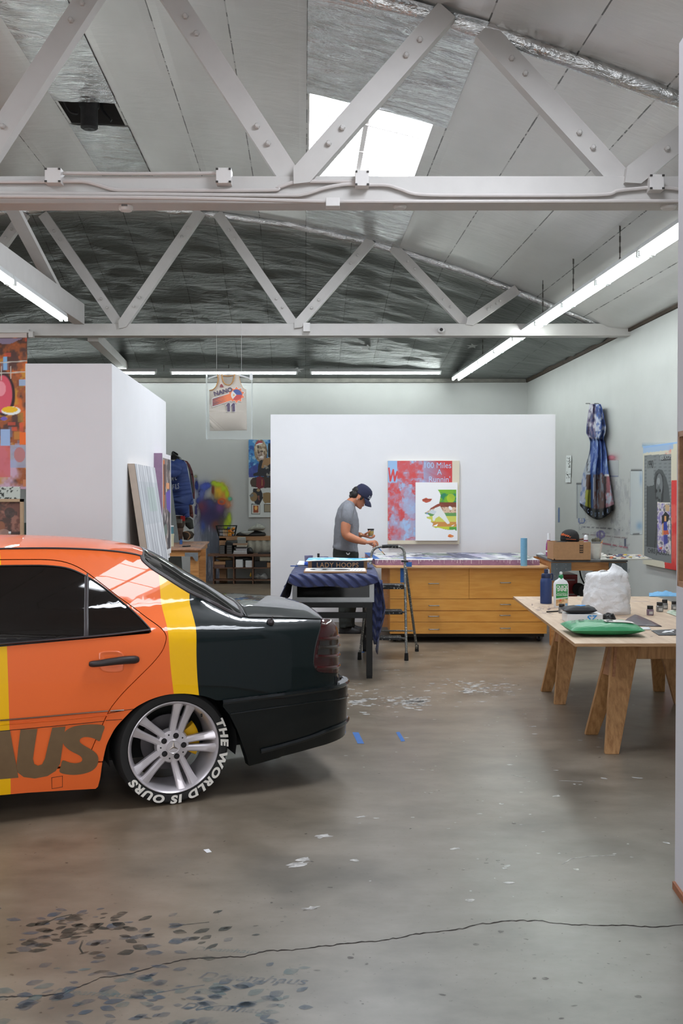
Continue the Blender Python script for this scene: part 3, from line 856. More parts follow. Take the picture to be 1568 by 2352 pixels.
# ---- key curves (u rearward from the rear wheel, z up)
shut = smooth_pts(c1([(0, 268), (180, 267), (350, 269), (480, 289), (600, 343), (730, 440), (850, 533), (960, 612), (1060, 688), (1140, 745), (1180, 785), (1197, 825), (1190, 870), (1165, 930), (1100, 1013), (980, 1133), (900, 1213), (840, 1282), (790, 1350), (745, 1440), (690, 1565), (650, 1660), (625, 1722)]), 3)
doorbot = c1([(600, 1745), (420, 1762), (0, 1797)])
UF = -1.06
rdoor = [Vector((UF, shut[0][1] - .005))] + shut + doorbot + [Vector((UF, doorbot[-1][1] + .004))]
wtop = smooth_pts(c1([(0, 312), (170, 310), (330, 311), (470, 326), (560, 356), (650, 402), (725, 450), (800, 507), (880, 572), (950, 632), (1010, 688), (1060, 742), (1085, 772)]), 3)
wbot = c1([(1090, 790), (1075, 800), (800, 824), (500, 851), (0, 896)])
win_rear = [Vector((-.99, wtop[0][1] - .002))] + wtop + wbot + [Vector((-.99, wbot[-1][1] - .003))]
arch_lip = smooth_pts(c1([(742, 1722), (768, 1610), (800, 1540), (835, 1480), (890, 1418), (965, 1344), (1050, 1294), (1130, 1262), (1220, 1241), (1330, 1236), (1432, 1248)]) + c2([(262, 1225), (335, 1252)]), 3)
ditch = smooth_pts(c1([(0, 190), (180, 187), (360, 186), (560, 190), (740, 200), (880, 214), (970, 229), (1022, 243)]), 3)
gl_edge = smooth_pts(c1([(1026, 262), (1042, 284), (1100, 332), (1200, 396), (1362, 497)]) + c2([(260, 445), (400, 520), (480, 555), (545, 577)]), 3)
tr_edge = c2([(600, 588), (760, 590), (950, 594), (1175, 602)])
lampL = c2([(1172, 640), (1150, 740), (1128, 830), (1116, 930), (1122, 985), (1150, 1018), (1200, 1026), (1318, 1012)])
UE = 1.035
quarter = ([Vector((UF, ditch[0][1] - .004))] + ditch + gl_edge + tr_edge + lampL + [Vector((UE, lampL[-1][1])), Vector((UE, .60))] +
           c2([(1300, 1135), (900, 1185), (388, 1252)]) + list(reversed(arch_lip)) + list(reversed(shut)) + [Vector((UF, shut[0][1] - .005))])
# ---- body side, near
side_patch('quarter_panel', quarter, M_paint, gap=.0022)
rd = side_patch('rear_door', rdoor, M_paint, holes=[win_rear], gap=.0022)
side_patch('rear_side_window', offset_poly(resample(win_rear, .035), -.006), M_glass, rd, off=.007, rim=0)
uz_tube('belt_strip', [p + Vector((0, .012)) for p in c1([(1080, 790), (800, 824), (500, 851), (0, 893)])] + [Vector((-.99, wbot[-1][1] + .01))], .011, M_trim, rd, off=-.003, flat=.5)
uz_tube('window_divider', c1([(624, 372), (622, 600), (620, 826)]), .0125, M_trim, rd, off=.006, flat=.45)
uz_tube('window_seal', list(reversed(wtop)), .004, M_black, rd, off=.003, k=1)
# handle with its finger bowl
hb = c1([(715, 960), (720, 940), (760, 930), (840, 930), (880, 945), (890, 970), (888, 1040), (878, 1068), (830, 1078), (760, 1074), (725, 1050), (716, 1000)])
mb = MB(); hc = sum(hb, Vector((0, 0))) / len(hb); hs = smooth_pts(hb, 3, True); nh = len(hs)
g = [[Vector((hc[0] + (p[0] - hc[0]) * s, win(*p) + d, hc[1] + (p[1] - hc[1]) * s)) for p in hs] for s, d in ((1.05, -.0005), (1.0, -.0035), (.9, -.002), (.6, -.001), (.05, -.0008))]
mb.loft(g, caps=False); mb.build('handle_bowl', M_org, rd, sharp=0)
ha = c1([(648, 1018), (700, 1010), (760, 1000), (890, 985), (985, 985)])
mb = MB(); q = [Vector((p[0], win(*p) - d, p[1])) for p, d in zip(smooth_pts(ha, 4), [.008, .014, .02, .025, .03, .033, .035, .036, .036, .036, .036, .035, .033, .03, .025, .018, .01])]
mb.tube(q, [.0135, .0155, .0165, .017, .017, .017, .0175, .018, .0185, .019, .0195, .0205, .021, .021, .021, .0205, .017], 12, flat=1.0)
mb.build('door_handle', pm('handle_plastic', (44, 36, 36), .5, var=.08), rd)
# chrome strip, rocker and lettering
strip = c1([(0, 1425), (300, 1400), (600, 1372), (775, 1357)])
uz_tube('chrome_strip', strip, .0075, M_chrome, rd, off=-.004, flat=.6)
uz_tube('lower_step', [p + Vector((0, -.017)) for p in c1([(0, 1432), (400, 1400), (775, 1364)])], .007, M_paint, rd, off=-.001, flat=.5)
uz_tube('lower_step', c1([(0, 1503), (400, 1466), (745, 1432)]), .003, M_under, rd, off=-.0005, flat=.5)
uz_tube('chrome_strip', c1([(792, 1357), (890, 1350)]), .0075, M_chrome, CAR, off=-.004, flat=.6)
uz_tube('lower_step', c1([(760, 1426), (880, 1418)]), .003, M_under, CAR, off=-.0005, flat=.5)
uz_tube('lower_step', c1([(780, 1375), (900, 1352), (962, 1344)]), .003, M_under, CAR, off=-.0005, flat=.5)
rock = [Vector((UF, doorbot[-1][1] - .004))] + list(reversed(c1([(600, 1752), (420, 1769), (0, 1804)]))) + []
rock = c1([(0, 1806), (420, 1771), (605, 1752), (632, 1732), (738, 1726), (722, 1850), (708, 1905), (690, 1922), (450, 1935), (200, 1950), (0, 1968)])
wrock = lambda u, z: win(u, z) - .004 + .10 * max(0, .2 - z)
rock = [Vector((-2.28, rock[0][1] + .012))] + rock + [Vector((-2.28, .13))]
side_patch('rocker_panel', rock, M_paint, wf=wrock, gap=.002, rim=.05)
tp = c1([(372, 1838), (450, 1826), (450, 1905), (374, 1918)], wrock)
uz_tube('jack_cover', tp + [tp[0]], .0015, M_under, CAR, off=-.0005, wf=wrock, k=1)
M_gold = pm('matte_gold_vinyl', (118, 94, 66), .5, metal=.25, var=.05)
S_out = smooth_pts(c1([(748, 1463), (735, 1520), (716, 1573), (680, 1556), (640, 1545), (600, 1545), (575, 1560), (575, 1582), (610, 1608), (665, 1640), (700, 1675), (706, 1720), (690, 1760), (650, 1792), (580, 1812), (500, 1815), (430, 1798), (436, 1755), (450, 1712), (500, 1727), (545, 1732), (582, 1722), (590, 1700), (570, 1676), (510, 1645), (462, 1605), (448, 1560), (462, 1510), (510, 1475), (580, 1458), (660, 1453)]), 3, True)
U_out = smooth_pts(c1([(146, 1491), (268, 1484)]), 1) + c1([(250, 1600), (236, 1700), (246, 1738), (272, 1750), (302, 1740), (322, 1700), (345, 1600), (375, 1476), (470, 1468), (450, 1600), (432, 1735), (400, 1788), (340, 1825), (250, 1842), (170, 1832), (128, 1800), (118, 1750), (130, 1620)])
A_out = c1([(-110, 1513), (72, 1497), (96, 1640), (122, 1775), (132, 1836), (-5, 1848), (-12, 1800), (-120, 1812), (-150, 1862), (-300, 1876)])
wtext = lambda u, z: win(u, z) - .0065 + .10 * max(0, .2 - z)
def rock_z(u):
    a = rock[1:4]; return float(np.interp(u, [p[0] for p in a], [p[1] for p in a])) - .004
let = thing('vinyl_letters', None, None); let.parent = CAR
for nm, o in (('letter', S_out), ('letter', U_out), ('letter', A_out)): side_patch(nm, o, M_gold, let, step=.02, rim=0, wf=wtext)
# ---- front half of the near side (mostly outside the picture)
fd = [Vector((UF - .006, doorbot[-1][1] + .004)), Vector((UF - .006, shut[0][1] - .006)), Vector((-1.5, 1.315)), Vector((-1.78, 1.25)), Vector((-2.1, 1.0)), Vector((-2.16, .88)), Vector((-2.17, .55)), Vector((-2.1, .30))]
fw = [Vector((UF - .07, .905)), Vector((UF - .07, 1.29)), Vector((-1.5, 1.28)), Vector((-1.72, 1.22)), Vector((-2.02, .98)), Vector((-2.05, .9))]
f_d = side_patch('front_door', fd, M_paint, holes=[fw], gap=.0022)
side_patch('front_side_window', offset_poly(resample(fw, .035), -.006), M_glass, f_d, off=.007, rim=0)
fz = [Vector((-2.176, .30)), Vector((-2.24, .55)), Vector((-2.176, .56))]
cen = Vector((-2.69, .304)); al = [cen + Vector((math.cos(a), math.sin(a))) * .335 for a in [R(5 + 170 * k / 16) for k in range(17)]]
ff = [Vector((-2.176, .31)), Vector((-2.176, .88)), Vector((-2.9, .84)), Vector((-3.3, .74)), Vector((-3.38, .62)), Vector((-3.38, .34))] + list(reversed(al))
side_patch('front_fender', ff, M_paint, gap=.0022)
rail = [Vector((UF, ditch[0][1] - .004)), Vector((-1.5, 1.355)), Vector((-1.82, 1.29)), Vector((-2.2, .99)), Vector((-2.3, .89)), Vector((-2.17, .885)), Vector((-2.1, 1.0)), Vector((-1.78, 1.25)), Vector((-1.5, 1.315)), Vector((UF, shut[0][1] - .005))]
side_patch('roof_rail', rail, M_paint)
# dark inner shell seen through the gaps
inner = [Vector((-2.0, .25)), Vector((-2.0, .9)), Vector((-1.5, 1.25)), Vector((-.9, 1.28)), Vector((-.45, 1.2)), Vector((-.02, .9)), Vector((.9, .85)), Vector((.98, .6)), Vector((.35, .5)), Vector((.34, .62)), Vector((0, .72)), Vector((-.4, .55)), Vector((-.42, .25))]
side_patch('inner_shell', inner, M_under, off=.05, rim=0)
# ---- top surfaces: bonnet, roof, windows, boot lid
def crossrow(u, z, crown, bow, n=18, w=None):
    w = win(u, z) if w is None else w; row = []
    for k in range(n + 1):
        q = -1 + 2 * k / n; s = 1 - q * q
        row.append(Vector((u + bow * s, CW / 2 + q * (CW / 2 - w), z + crown * (1 - abs(q) ** 2.4))))
    return row
def top_surface(name, stations, mat, parent=CAR):
    mb = MB(); mb.sheet([crossrow(*s) for s in stations]); return mb.build(name, mat, parent, sharp=0)
lerp = lambda a, b, t: a + (b - a) * t
st = [(-1.9, 1.27, .045, -.06), (-1.6, 1.345, .045, -.03)] + [(p[0], p[1] + .004, lerp(.05, .03, i / (len(ditch) - 1)), .0 + .07 * i / (len(ditch) - 1)) for i, p in enumerate(ditch) if i % 2 == 0 or i == len(ditch) - 1]
top_surface('roof', st, M_paint)
n = len(gl_edge)
st = [(ditch[-1][0] + .002, ditch[-1][1], .03, .07)] + [(p[0], p[1], .03 + .055 * math.sin(PI * (i / (n - 1)) ** .8) + .02 * i / (n - 1), lerp(.07, .09, i / (n - 1))) for i, p in enumerate(gl_edge) if i % 2 == 1 or i == n - 1]
rw = top_surface('rear_window', st, M_rglass)
uz_tube('window_surround', [ditch[-1]] + gl_edge, .013, M_trim, rw, k=1, flat=.6)
uz_tube('window_surround', [ditch[-1]] + gl_edge, .013, M_trim, rw, k=1, flat=.6, mirror=True)
for p, nm in ((st[0], 'window_surround'), (st[-1], 'window_surround')):
    mb = MB(); mb.tube([q + Vector((0, 0, .000)) for q in crossrow(*p)], .008, 6, flat=.5); mb.build(nm, M_trim, rw)
uz_tube('roof_trim', [Vector((-1.9, 1.27)), Vector((-1.5, 1.357))] + ditch, .006, M_trim, k=2)
uz_tube('roof_trim', [Vector((-1.9, 1.27)), Vector((-1.5, 1.357))] + ditch, .006, M_trim, k=2, mirror=True)
ts = [gl_edge[-1]] + tr_edge
te = resample(ts, .06, False)
zr = te[-1]
st = [(gl_edge[-1][0] + .004, gl_edge[-1][1] - .002, .045, .09)] + [(p[0], p[1] + .003, .048 - .006 * max(0, (p[0] - .6) / .4), lerp(.09, .075, min(1, i / 6))) for i, p in enumerate(te)] 
last = st[-1]
st += [(last[0] + .03, last[1] - .006, .038, .07, 18, win(last[0], last[1]) + .035), (last[0] + .05, last[1] - .03, .03, .065, 18, win(last[0], last[1]) + .055), (last[0] + .06, last[1] - .09, .02, .06, 18, win(last[0], last[1]) + .06), (last[0] + .075, .62, .0, .07, 18, win(.98, .62))]
top_surface('boot_lid', st, M_dkpaint)
uz_tube('boot_seam', [p + Vector((0, .003)) for p in te], .003, M_under, k=1)
st = [(-3.42, .60, .0, -.08), (-3.36, .72, .02, -.1), (-3.1, .80, .04, -.09), (-2.7, .85, .05, -.08), (-2.36, .885, .05, -.1)]
top_surface('bonnet', st, M_org)
st = [(-2.36, .885, .05, -.1), (-2.2, .99, .045, -.1), (-1.88, 1.265, .045, -.06)]
top_surface('windscreen', st, M_glass)
# ---- tail lamp, bumper
lampO = c2([(1183, 606), (1225, 598), (1262, 604), (1285, 640), (1305, 700), (1318, 800), (1320, 1008)])
lo = lampO[:4] + [Vector((UE - .01, lampO[-3][1])), Vector((UE + .005, .80)), Vector((UE + .01, lampL[-1][1] + .004))] + list(reversed(lampL[:-1]))
M_lamp = pm('smoked_red_lamp', (58, 9, 13), .2, var=.15, scale=6, bump=0, coat=.4)
wl = lambda u, z: win(u, z) - .004
lamp = side_patch('tail_lamp', lo, M_lamp, wf=wl, step=.02, rim=.03)
M_smoke = pm('smoked_clear_lamp', (44, 38, 34), .2, var=.1, scale=6, bump=0, coat=.4)
sm = c2([(1160, 775), (1300, 760), (1300, 868), (1140, 885)]); side_patch('smoked_lens', sm[:1] + [Vector((UE - .005, sm[1][1])), Vector((UE - .005, sm[2][1]))] + sm[3:], M_smoke, lamp, wf=lambda u, z: wl(u, z) - .002, rim=0, step=.02)
for (a, b, mt) in (((1155, 822), (1312, 808), M_smoke), ((1140, 895), (1314, 880), M_lamp), ((1132, 985), (1314, 968), M_lamp), ((1150, 755), (1308, 742), M_lamp)):
    p, q = c2([a, b]); q = Vector((UE + .0, q[1])); uz_tube('lamp_rib', [p, p.lerp(q, .5), q], .0105, mt, lamp, wf=wl, off=-.006, k=8)
uz_tube('lamp_seal', lampL, .004, M_black, lamp, k=2)
wb_ = lambda u, z: (.035 * ((z - .62) / .45) ** 2 if z < .9 else .0135) - .02 + (.06 * ((u - .3) / .7) ** 2 if u > .3 else 0) + (.24 - math.sqrt(max(1e-5, .0576 - min(.2395, max(0, u - .86)) ** 2))) + (.018 if z > .545 else 0) * 0 + .10 * softp(z - .545, .004) + (.16 * max(0, .30 - z) if u > .6 else .05 * max(0, .3 - z))
BE = 1.097
bl = c2([(332, 1248), (388, 1254)], wb_); bt = c2([(390, 1250), (700, 1212), (1000, 1175), (1200, 1148)], wb_)
bb = c2([(600, 1776), (800, 1720), (1000, 1662), (1150, 1620), (1270, 1582)], wb_)
bumper = bt + [Vector((BE - .005, bt[-1][1] + .004)), Vector((BE, bt[-1][1] - .03)), Vector((BE, .33)), Vector((BE - .02, bb[-1][1] + .01))] + list(reversed(bb)) + c2([(585, 1720), (560, 1640), (500, 1480), (440, 1362), (390, 1300)], wb_)
bp = side_patch('rear_bumper', bumper, M_dkpaint, wf=wb_, step=.03, rim=.07)
uz_tube('bumper_groove', c2([(448, 1358), (700, 1322), (1000, 1280), (1200, 1252)], wb_) + [Vector((BE - .01, U(1372 / 3.4844 + 400, 1225 / 3.4844 + 1250, wb_)[1] - .004))], .004, M_dkpaint, bp, wf=wb_, off=-.003)
lip = c2([(690, 1655), (900, 1600), (1100, 1540), (1250, 1480)], wb_) + [Vector((BE - .012, U(1352 / 3.4844 + 400, 1430 / 3.4844 + 1250, wb_)[1]))]
uz_tube('bumper_lip', lip, .014, M_dkpaint, bp, wf=wb_, off=-.004)
uz_tube('bumper_shoulder', [p + Vector((0, -.012)) for p in bt] + [Vector((BE - .02, bt[-1][1] - .009))], .014, M_dkpaint, bp, wf=wb_, off=.008)
# bumper across the back and far side
mb = MB(); sec = []
for z, e in ((bt[-1][1] + .004, -.08), (bt[-1][1] + .006, 0), (.52, .004), (.40, .0), (.33, -.015), (.28, .0), (.24, -.04)):
    sec.append([Vector((BE - .03 + e + .06 * (1 - ((k - 8) / 8) ** 2), .24 + (CW - .48) * k / 16, z)) for k in range(17)])
mb.sheet(sec); mb.build('bumper_back', M_dkpaint, bp, sharp=0)
# antenna stub
a0 = U(619, 1429); mb = MB(); mb.tube([(a0[0] + .004, win(*a0) + .006, a0[1]), (a0[0] + .002, win(*a0) - .018, a0[1] + .002), (a0[0], win(*a0) - .026, a0[1] + .006)], [.02, .019, .008], 14); mb.tube([(a0[0], win(*a0) - .02, a0[1] + .012), (a0[0] + .012, win(*a0) - .025, a0[1] + .034)], .004, 6); mb.build('antenna_stub', M_trim, CAR)
# far side in one piece, floor pan
far = [Vector((-3.38, .3)), Vector((-3.38, .62)), Vector((-3.3, .74)), Vector((-2.9, .84)), Vector((-2.3, .89)), Vector((-1.82, 1.29)), Vector((-1.5, 1.355))] + ditch[::2] + [ditch[-1]] + gl_edge[::2] + tr_edge + [Vector((UE, .9)), Vector((UE, .58)), Vector((.9, .3)), Vector((.36, .3))] + [Vector((.35 * math.cos(a), .304 + .35 * math.sin(a))) for a in [R(10 + 160 * k / 10) for k in range(11)]] + [Vector((-.4, .15)), Vector((-2.3, .15))] + [cen + Vector((math.cos(a), math.sin(a))) * .35 for a in [R(10 + 160 * k / 10) for k in range(11)]]
side_patch('far_side', far, M_paint, mirror=True, step=.08)
side_patch('far_window', [p + Vector((-.02, 0)) for p in [Vector((-2.0, .95))] + [Vector((-1.7, 1.22)), Vector((-1.4, 1.29))] + wtop + wbot[:1]], M_glass, mirror=True, off=-.004, rim=0, step=.08)
MB().bx(-3.2, -.36, .12, CW - .12, .16, .34).bx(-.36, .36, .34, CW - .34, .2, .6).bx(.36, .98, .12, CW - .12, .26, .6).build('floor_pan', M_under, CAR)
MB().bx(-.36, .36, .30, .36, .2, .72).build('wheel_house', M_under, CAR)
mb = MB(); g = []
for k in range(25):
    a = R(-12 + 204 * k / 24); g.append([Vector((.345 * math.cos(a), .03, .304 + .345 * math.sin(a))), Vector((.345 * math.cos(a), .36, .304 + .345 * math.sin(a)))])
mb.sheet(g); mb.build('wheel_house', M_under, CAR)
mb = MB(); mb.tube([(.95, .55, .27), (1.1, .55, .265)], .03, 14); mb.build('exhaust_pipe', M_steel, CAR)
# ---- wheels
M_tyre = pm('tyre_rubber', (20, 19, 19), .7, var=.12, scale=30)
M_alloy = pm('silver_alloy', (214, 208, 212), .34, metal=.55, var=.03, bump=0)
M_alloydk = pm('barrel_alloy', (88, 84, 86), .4, metal=.8, var=.06)
M_letter = pm('white_tyre_lettering', (226, 222, 214), .7, var=.04)
RT = .304
def wheel(u, near=True):
    y0 = .028
    Mw = Matrix.Translation((u, y0, RT)) @ Matrix.Rotation(PI / 2, 4, 'X')      # lathe z axis -> -y (towards the viewer)
    if not near: Mw = Matrix.Translation((u, CW - y0, RT)) @ Matrix.Rotation(-PI / 2, 4, 'X')
    wh = thing('wheel', None, None); wh.parent = CAR
    mb = MB(); mb.lathe([(.236, -.21), (.27, -.225), (.295, -.215), (RT, -.195), (RT, -.03), (.296, -.008), (.286, .002), (.262, .004), (.25, .001), (.244, -.008), (.240, -.02)], 72, M=Mw, caps=False); mb.build('tyre', M_tyre, wh)
    mb = MB(); mb.lathe([(.243, -.012), (.2455, .0), (.241, .003), (.236, -.002), (.231, -.012), (.222, -.03), (.216, -.06), (.21, -.2), (.24, -.21)], 72, M=Mw, caps=False); mb.build('rim', M_alloy, wh)
    mb = MB(); mb.lathe([(.001, -.16), (.15, -.16), (.15, -.145), (.07, -.145), (.07, -.1), (.001, -.1)], 40, M=Mw); mb.build('brake_disc', M_alloydk, wh)
    if near:
        mb = MB(); g = []
        for k in range(9):
            a = R(-28 + 66 * k / 8)
            g.append([(r * math.cos(a), r * math.sin(a), z) for r, z in ((.085, -.125), (.09, -.105), (.145, -.095), (.165, -.105), (.168, -.15), (.09, -.15))])
        mb.loft(g, smooth=False, M=Mw); mb.build('brake_caliper', pm('yellow_caliper', (232, 176, 14), .4, var=.04), wh, bev=.004)
    # hub and five paired spokes
    mb = MB()
    mb.lathe([(.092, -.075), (.094, -.05), (.085, -.033), (.05, -.028), (.001, -.028)], 40, M=Mw)
    for p in range(5):
        base = R(2 + 72 * p)
        for s in (-1, 1):
            rings = []
            for i in range(9):
                t = i / 8; r = .055 + (.236 - .055) * t; off = s * (.019 + .018 * t); wd = .0175 + .0065 * t * t + (.006 * max(0, t - .8) / .2)
                zt = -.03 + .022 * math.sin(t * PI * .5) - .012 * math.sin(t * PI); zb = zt - .034
                sec = [(-wd, zb), (-wd * 1.0, zt - .010), (-wd * .55, zt - .001), (wd * .55, zt), (wd, zt - .010), (wd, zb)]
                if s > 0: sec = [(-a, b) for a, b in reversed(sec)]
                ring = []
                for a, b in sec:
                    x, y = r, off + a; ring.append((x * math.cos(base) - y * math.sin(base), x * math.sin(base) + y * math.cos(base), b))
                rings.append(ring)
            mb.loft(rings, M=Mw)
    mb.build('spokes', M_alloy, wh, sharp=38)
    mb = MB()
    for p in range(5):
        a = R(2 + 72 * p); Mb = Mw @ Matrix.Translation((.058 * math.cos(a), .058 * math.sin(a), -.03))
        b = MB(); b.lathe([(.015, .0), (.0155, .0035), (.0115, .0036), (.0105, .009), (.001, .010)], 16, M=Mb); b.build('wheel_bolt', pm('bolt_dark', (52, 50, 52), .35, metal=.7), wh)
        a2 = a + R(36); mb.lathe([(.0045, 0), (.0045, .0032), (.001, .0033)], 10, M=Mw @ Matrix.Translation((.066 * math.cos(a2), .066 * math.sin(a2), -.0315)))
    mb.build('bolt_holes', M_black, wh)
    cap = MB(); cap.lathe([(.038, -.03), (.038, -.019), (.035, -.0165), (.0325, -.019), (.001, -.0195)], 40, M=Mw); cp = cap.build('centre_cap', M_alloy, wh)
    st_ = MB()
    for k in range(3):
        a = PI / 2 + 2 * PI * k / 3
        tip = (.032 * math.cos(a), .032 * math.sin(a), -.0172); l = (.0065 * math.cos(a + PI / 3), .0065 * math.sin(a + PI / 3), -.0172); rr_ = (.0065 * math.cos(a - PI / 3), .0065 * math.sin(a - PI / 3), -.0172); c = (0, 0, -.0148)
        st_.add([tip, l, c, rr_], [(0, 1, 2), (0, 2, 3)], M=Mw)
    st_.build('star_emblem', M_chrome, cp)
    v = MB(); a = R(46); v.tube([(.222 * math.cos(a), .222 * math.sin(a), -.02), (.214 * math.cos(a), .214 * math.sin(a), .0)], .0055, 8, M=Mw); v.build('valve', M_black, wh)
    if near:
        txt = 'THE WORLD IS OURS'; sz = .056
        vs, fs = text2d(txt, bold=.05, shear=.15, space=1.2, align='LEFT')
        xm = max(p.x for p in vs); th0, th1 = R(29), R(-147); k = (th0 - th1) / xm
        lt = MB(); 
        pv = []
        for p in vs:
            th = th0 - p.x * k; r = .2565 + p.y * sz * 1.0; pv.append((r * math.cos(th), r * math.sin(th), .0058))
        lt.add(pv, fs, M=Mw); lt.build('tyre_lettering', M_letter, wh)
    return wh
wheel(0); wheel(-2.69); wheel(0, False); wheel(-2.69, False)
# ================================================================== MIDDLE OF THE ROOM
M_blkmetal = pm('black_steel_tube', (20, 21, 21), .45, metal=.3, var=.1)
M_alu = pm('aluminium_profile', (150, 152, 153), .35, metal=.85, var=.05)
# ---- black steel table with the display case and blue moving blanket
TZ = at(750, 1384, 9.0).z
tx0, tx1, ty0, ty1 = -.46, at(855, 1500, 9.0).x, 9.0, 10.62
r = thing('steel_table', 'black steel framed table under the blue draped case', 'table', ((tx0 + tx1) / 2, 9.8, 0))
hw, hd = (tx1 - tx0) / 2, (ty1 - ty0) / 2
mb = MB()
for y in (-hd, hd - .05): mb.bx(-hw, hw, y, y + .05, TZ - .045, TZ)
for x in (-hw, hw - .05): mb.bx(x, x + .05, -hd + .05, hd - .05, TZ - .045, TZ)
mb.build('top_frame', M_blkmetal, r)
zr1, zr0 = at(750, 1406.5, 9.0).z, at(750, 1420, 9.0).z
for y in (-hd + .005, hd - .04): MB().bx(-hw, hw, y, y + .035, zr0, zr1).build('rail', M_blkmetal, r, bev=.003)
for x in (-hw, hw - .055):
    for y in (-hd, hd - .055):
        lg = MB().bx(x, x + .055, y, y + .055, .02, TZ - .045).build('leg', M_blkmetal, r, bev=.003)
        MB().bx(x + .002, x + .053, y + .002, y + .053, 0, .02).build('foot', M_rubber, lg)
# case
CZ = at(750, 1319, 9.03).z - .012
cx0, cx1 = at(671, 1350, 9.03).x, at(859, 1350, 9.03).x
r = thing('display_case', 'low glass display case with silver frame on the black steel table', 'case', ((cx0 + cx1) / 2, 9.8, TZ))
hw2 = (cx1 - cx0) / 2; h = CZ - TZ; yd = .76
mb = MB(); p = .042
for x in (-hw2, hw2 - p):
    for y in (-yd, yd - p): mb.bx(x, x + p, y, y + p, p, h - p)
for z in (0, h - p):
    for y in (-yd, yd - p): mb.bx(-hw2, hw2, y, y + p, z, z + p)
    for x in (-hw2, hw2 - p): mb.bx(x, x + p, -yd + p, yd - p, z, z + p)
mb.build('frame', M_alu, r)
t = NT('smoked_case_glass'); t.col((20, 20, 18)); t.set(Roughness=.08, Alpha=.93, Specular_IOR_Level=.5); t.bump(t.noise(t.coord(), 2), .02); M_caseglass = t.m
for y in (-yd + .012, yd - .016): MB().bx(-hw2 + .02, hw2 - .02, y, y + .005, .02, h - .02).build('pane', M_caseglass, r)
for x in (-hw2 + .012, hw2 - .016): MB().bx(x, x + .005, -yd + .02, yd - .02, .02, h - .02).build('pane', M_caseglass, r)
MB().bx(-hw2 + .01, hw2 - .01, -yd + .01, yd - .01, h - .012, h).build('lid', M_alu, r)
# quilted blanket
def quilt_mat():
    t = NT('quilted_navy_blanket'); v = t.coord()
    w = t.node('ShaderNodeTexWave', wave_type='BANDS', bands_direction='DIAGONAL'); t.link(v, w.inputs['Vector']); w.inputs['Scale'].default_value = 6.2; w.inputs['Distortion'].default_value = .5
    n = t.noise(v, 60, 3)
    t.col(t.mix(t.math('MULTIPLY_ADD', w.outputs['Fac'], .5, t.math('MULTIPLY', n, .5)), (38, 46, 88), (62, 72, 120))); t.set(Roughness=.8, Sheen_Weight=.25)
    t.bump(w.outputs['Fac'], .9, .03)
    return t.m
M_quilt = quilt_mat()
bt_ = CZ + .012
def blanket():
    mb = MB(); ys = [8.99 + (10.62 - 8.99) * k / 24 for k in range(25)]; x0, x1 = cx0 - .02, cx1 + .02
    xs = [x0 + (x1 - x0) * k / 20 for k in range(21)]
    # across: left fall, top, right fall -- one sheet
    grid = []
    for y in ys:
        t = (y - 8.99) / 1.63; row = []
        Ll = .33 - .10 * t + .02 * math.sin(9 * t)
        for k in range(9, 0, -1):
            s = k / 9; row.append(Vector((x0 - .012 - (.10 + .05 * math.sin(7 * t + 1)) * s ** 1.3 - .02 * math.sin(14 * t + 4 * s) * s, y - .02 * s, bt_ - .01 - Ll * s)))
        for x in xs: row.append(Vector((x, y, bt_ + .002 + .003 * math.sin(17 * x + 9 * y))))
        Lr = (.75 - .35 * abs(t - .12) * 2) if t < .55 else .35
        for k in range(1, 10):
            s = k / 9; row.append(Vector((x1 + .012 + (.085 - .03 * s) * math.sin(min(1, s * 1.6) * PI / 2) + .016 * math.sin(15 * t + 5 * s) * s - .10 * max(0, s - .45) , y + .03 * s, bt_ - .01 - Lr * s)))
        grid.append(row)
    mb.sheet(grid)
    # front fall
    g2 = []
    for k in range(8):
        s = k / 7; row = []
        for i, x in enumerate([x0 - .016 * s] + xs + [x1 + .02 * s]):
            u = (x - x0) / (x1 - x0); d = .112 - .03 * (2 * u - 1) ** 4 + .008 * math.sin(11 * u)
            if i in (0, len(xs) + 1): d *= .95
            row.append(Vector((x, 8.985 - .03 * math.sin(min(1, 2 * s) * PI / 2) - .006 * math.sin(20 * u) * s, bt_ + .002 - d * s)))
        g2.append(row)
    mb.sheet(g2)
    o = mb.build('moving_blanket', M_quilt, solid=.006, sharp=0)
    tag(o, 'navy quilted moving blanket draped over the glass case', 'blanket')
blanket()
BZ = bt_ + .006
# long tail of blanket cloth hanging from the near right corner
mb = MB(); g = []
for k in range(15):
    s = k / 14; y = 1332 + (1480 - 1332) * s; wd = (10 + 8 * math.sin(s * PI * .7)) * (1 - max(0, s - .55) / .45 * .85); cx_ = 868 - 6 * s
    g.append([at(cx_ - wd + 3 * i, y, 9.06 + .02 * math.sin(i * 1.7 + 2 * s)) if False else at(cx_ - wd + 2 * wd * i / 6, y, 9.10 + .025 * math.sin(i * 1.9 + 3 * s)) for i in range(7)])
mb.sheet(g); tag(mb.build('blanket_corner', M_quilt, solid=.006, sharp=0), 'pointed navy cloth tail hanging at the right corner of the steel table', 'cloth')
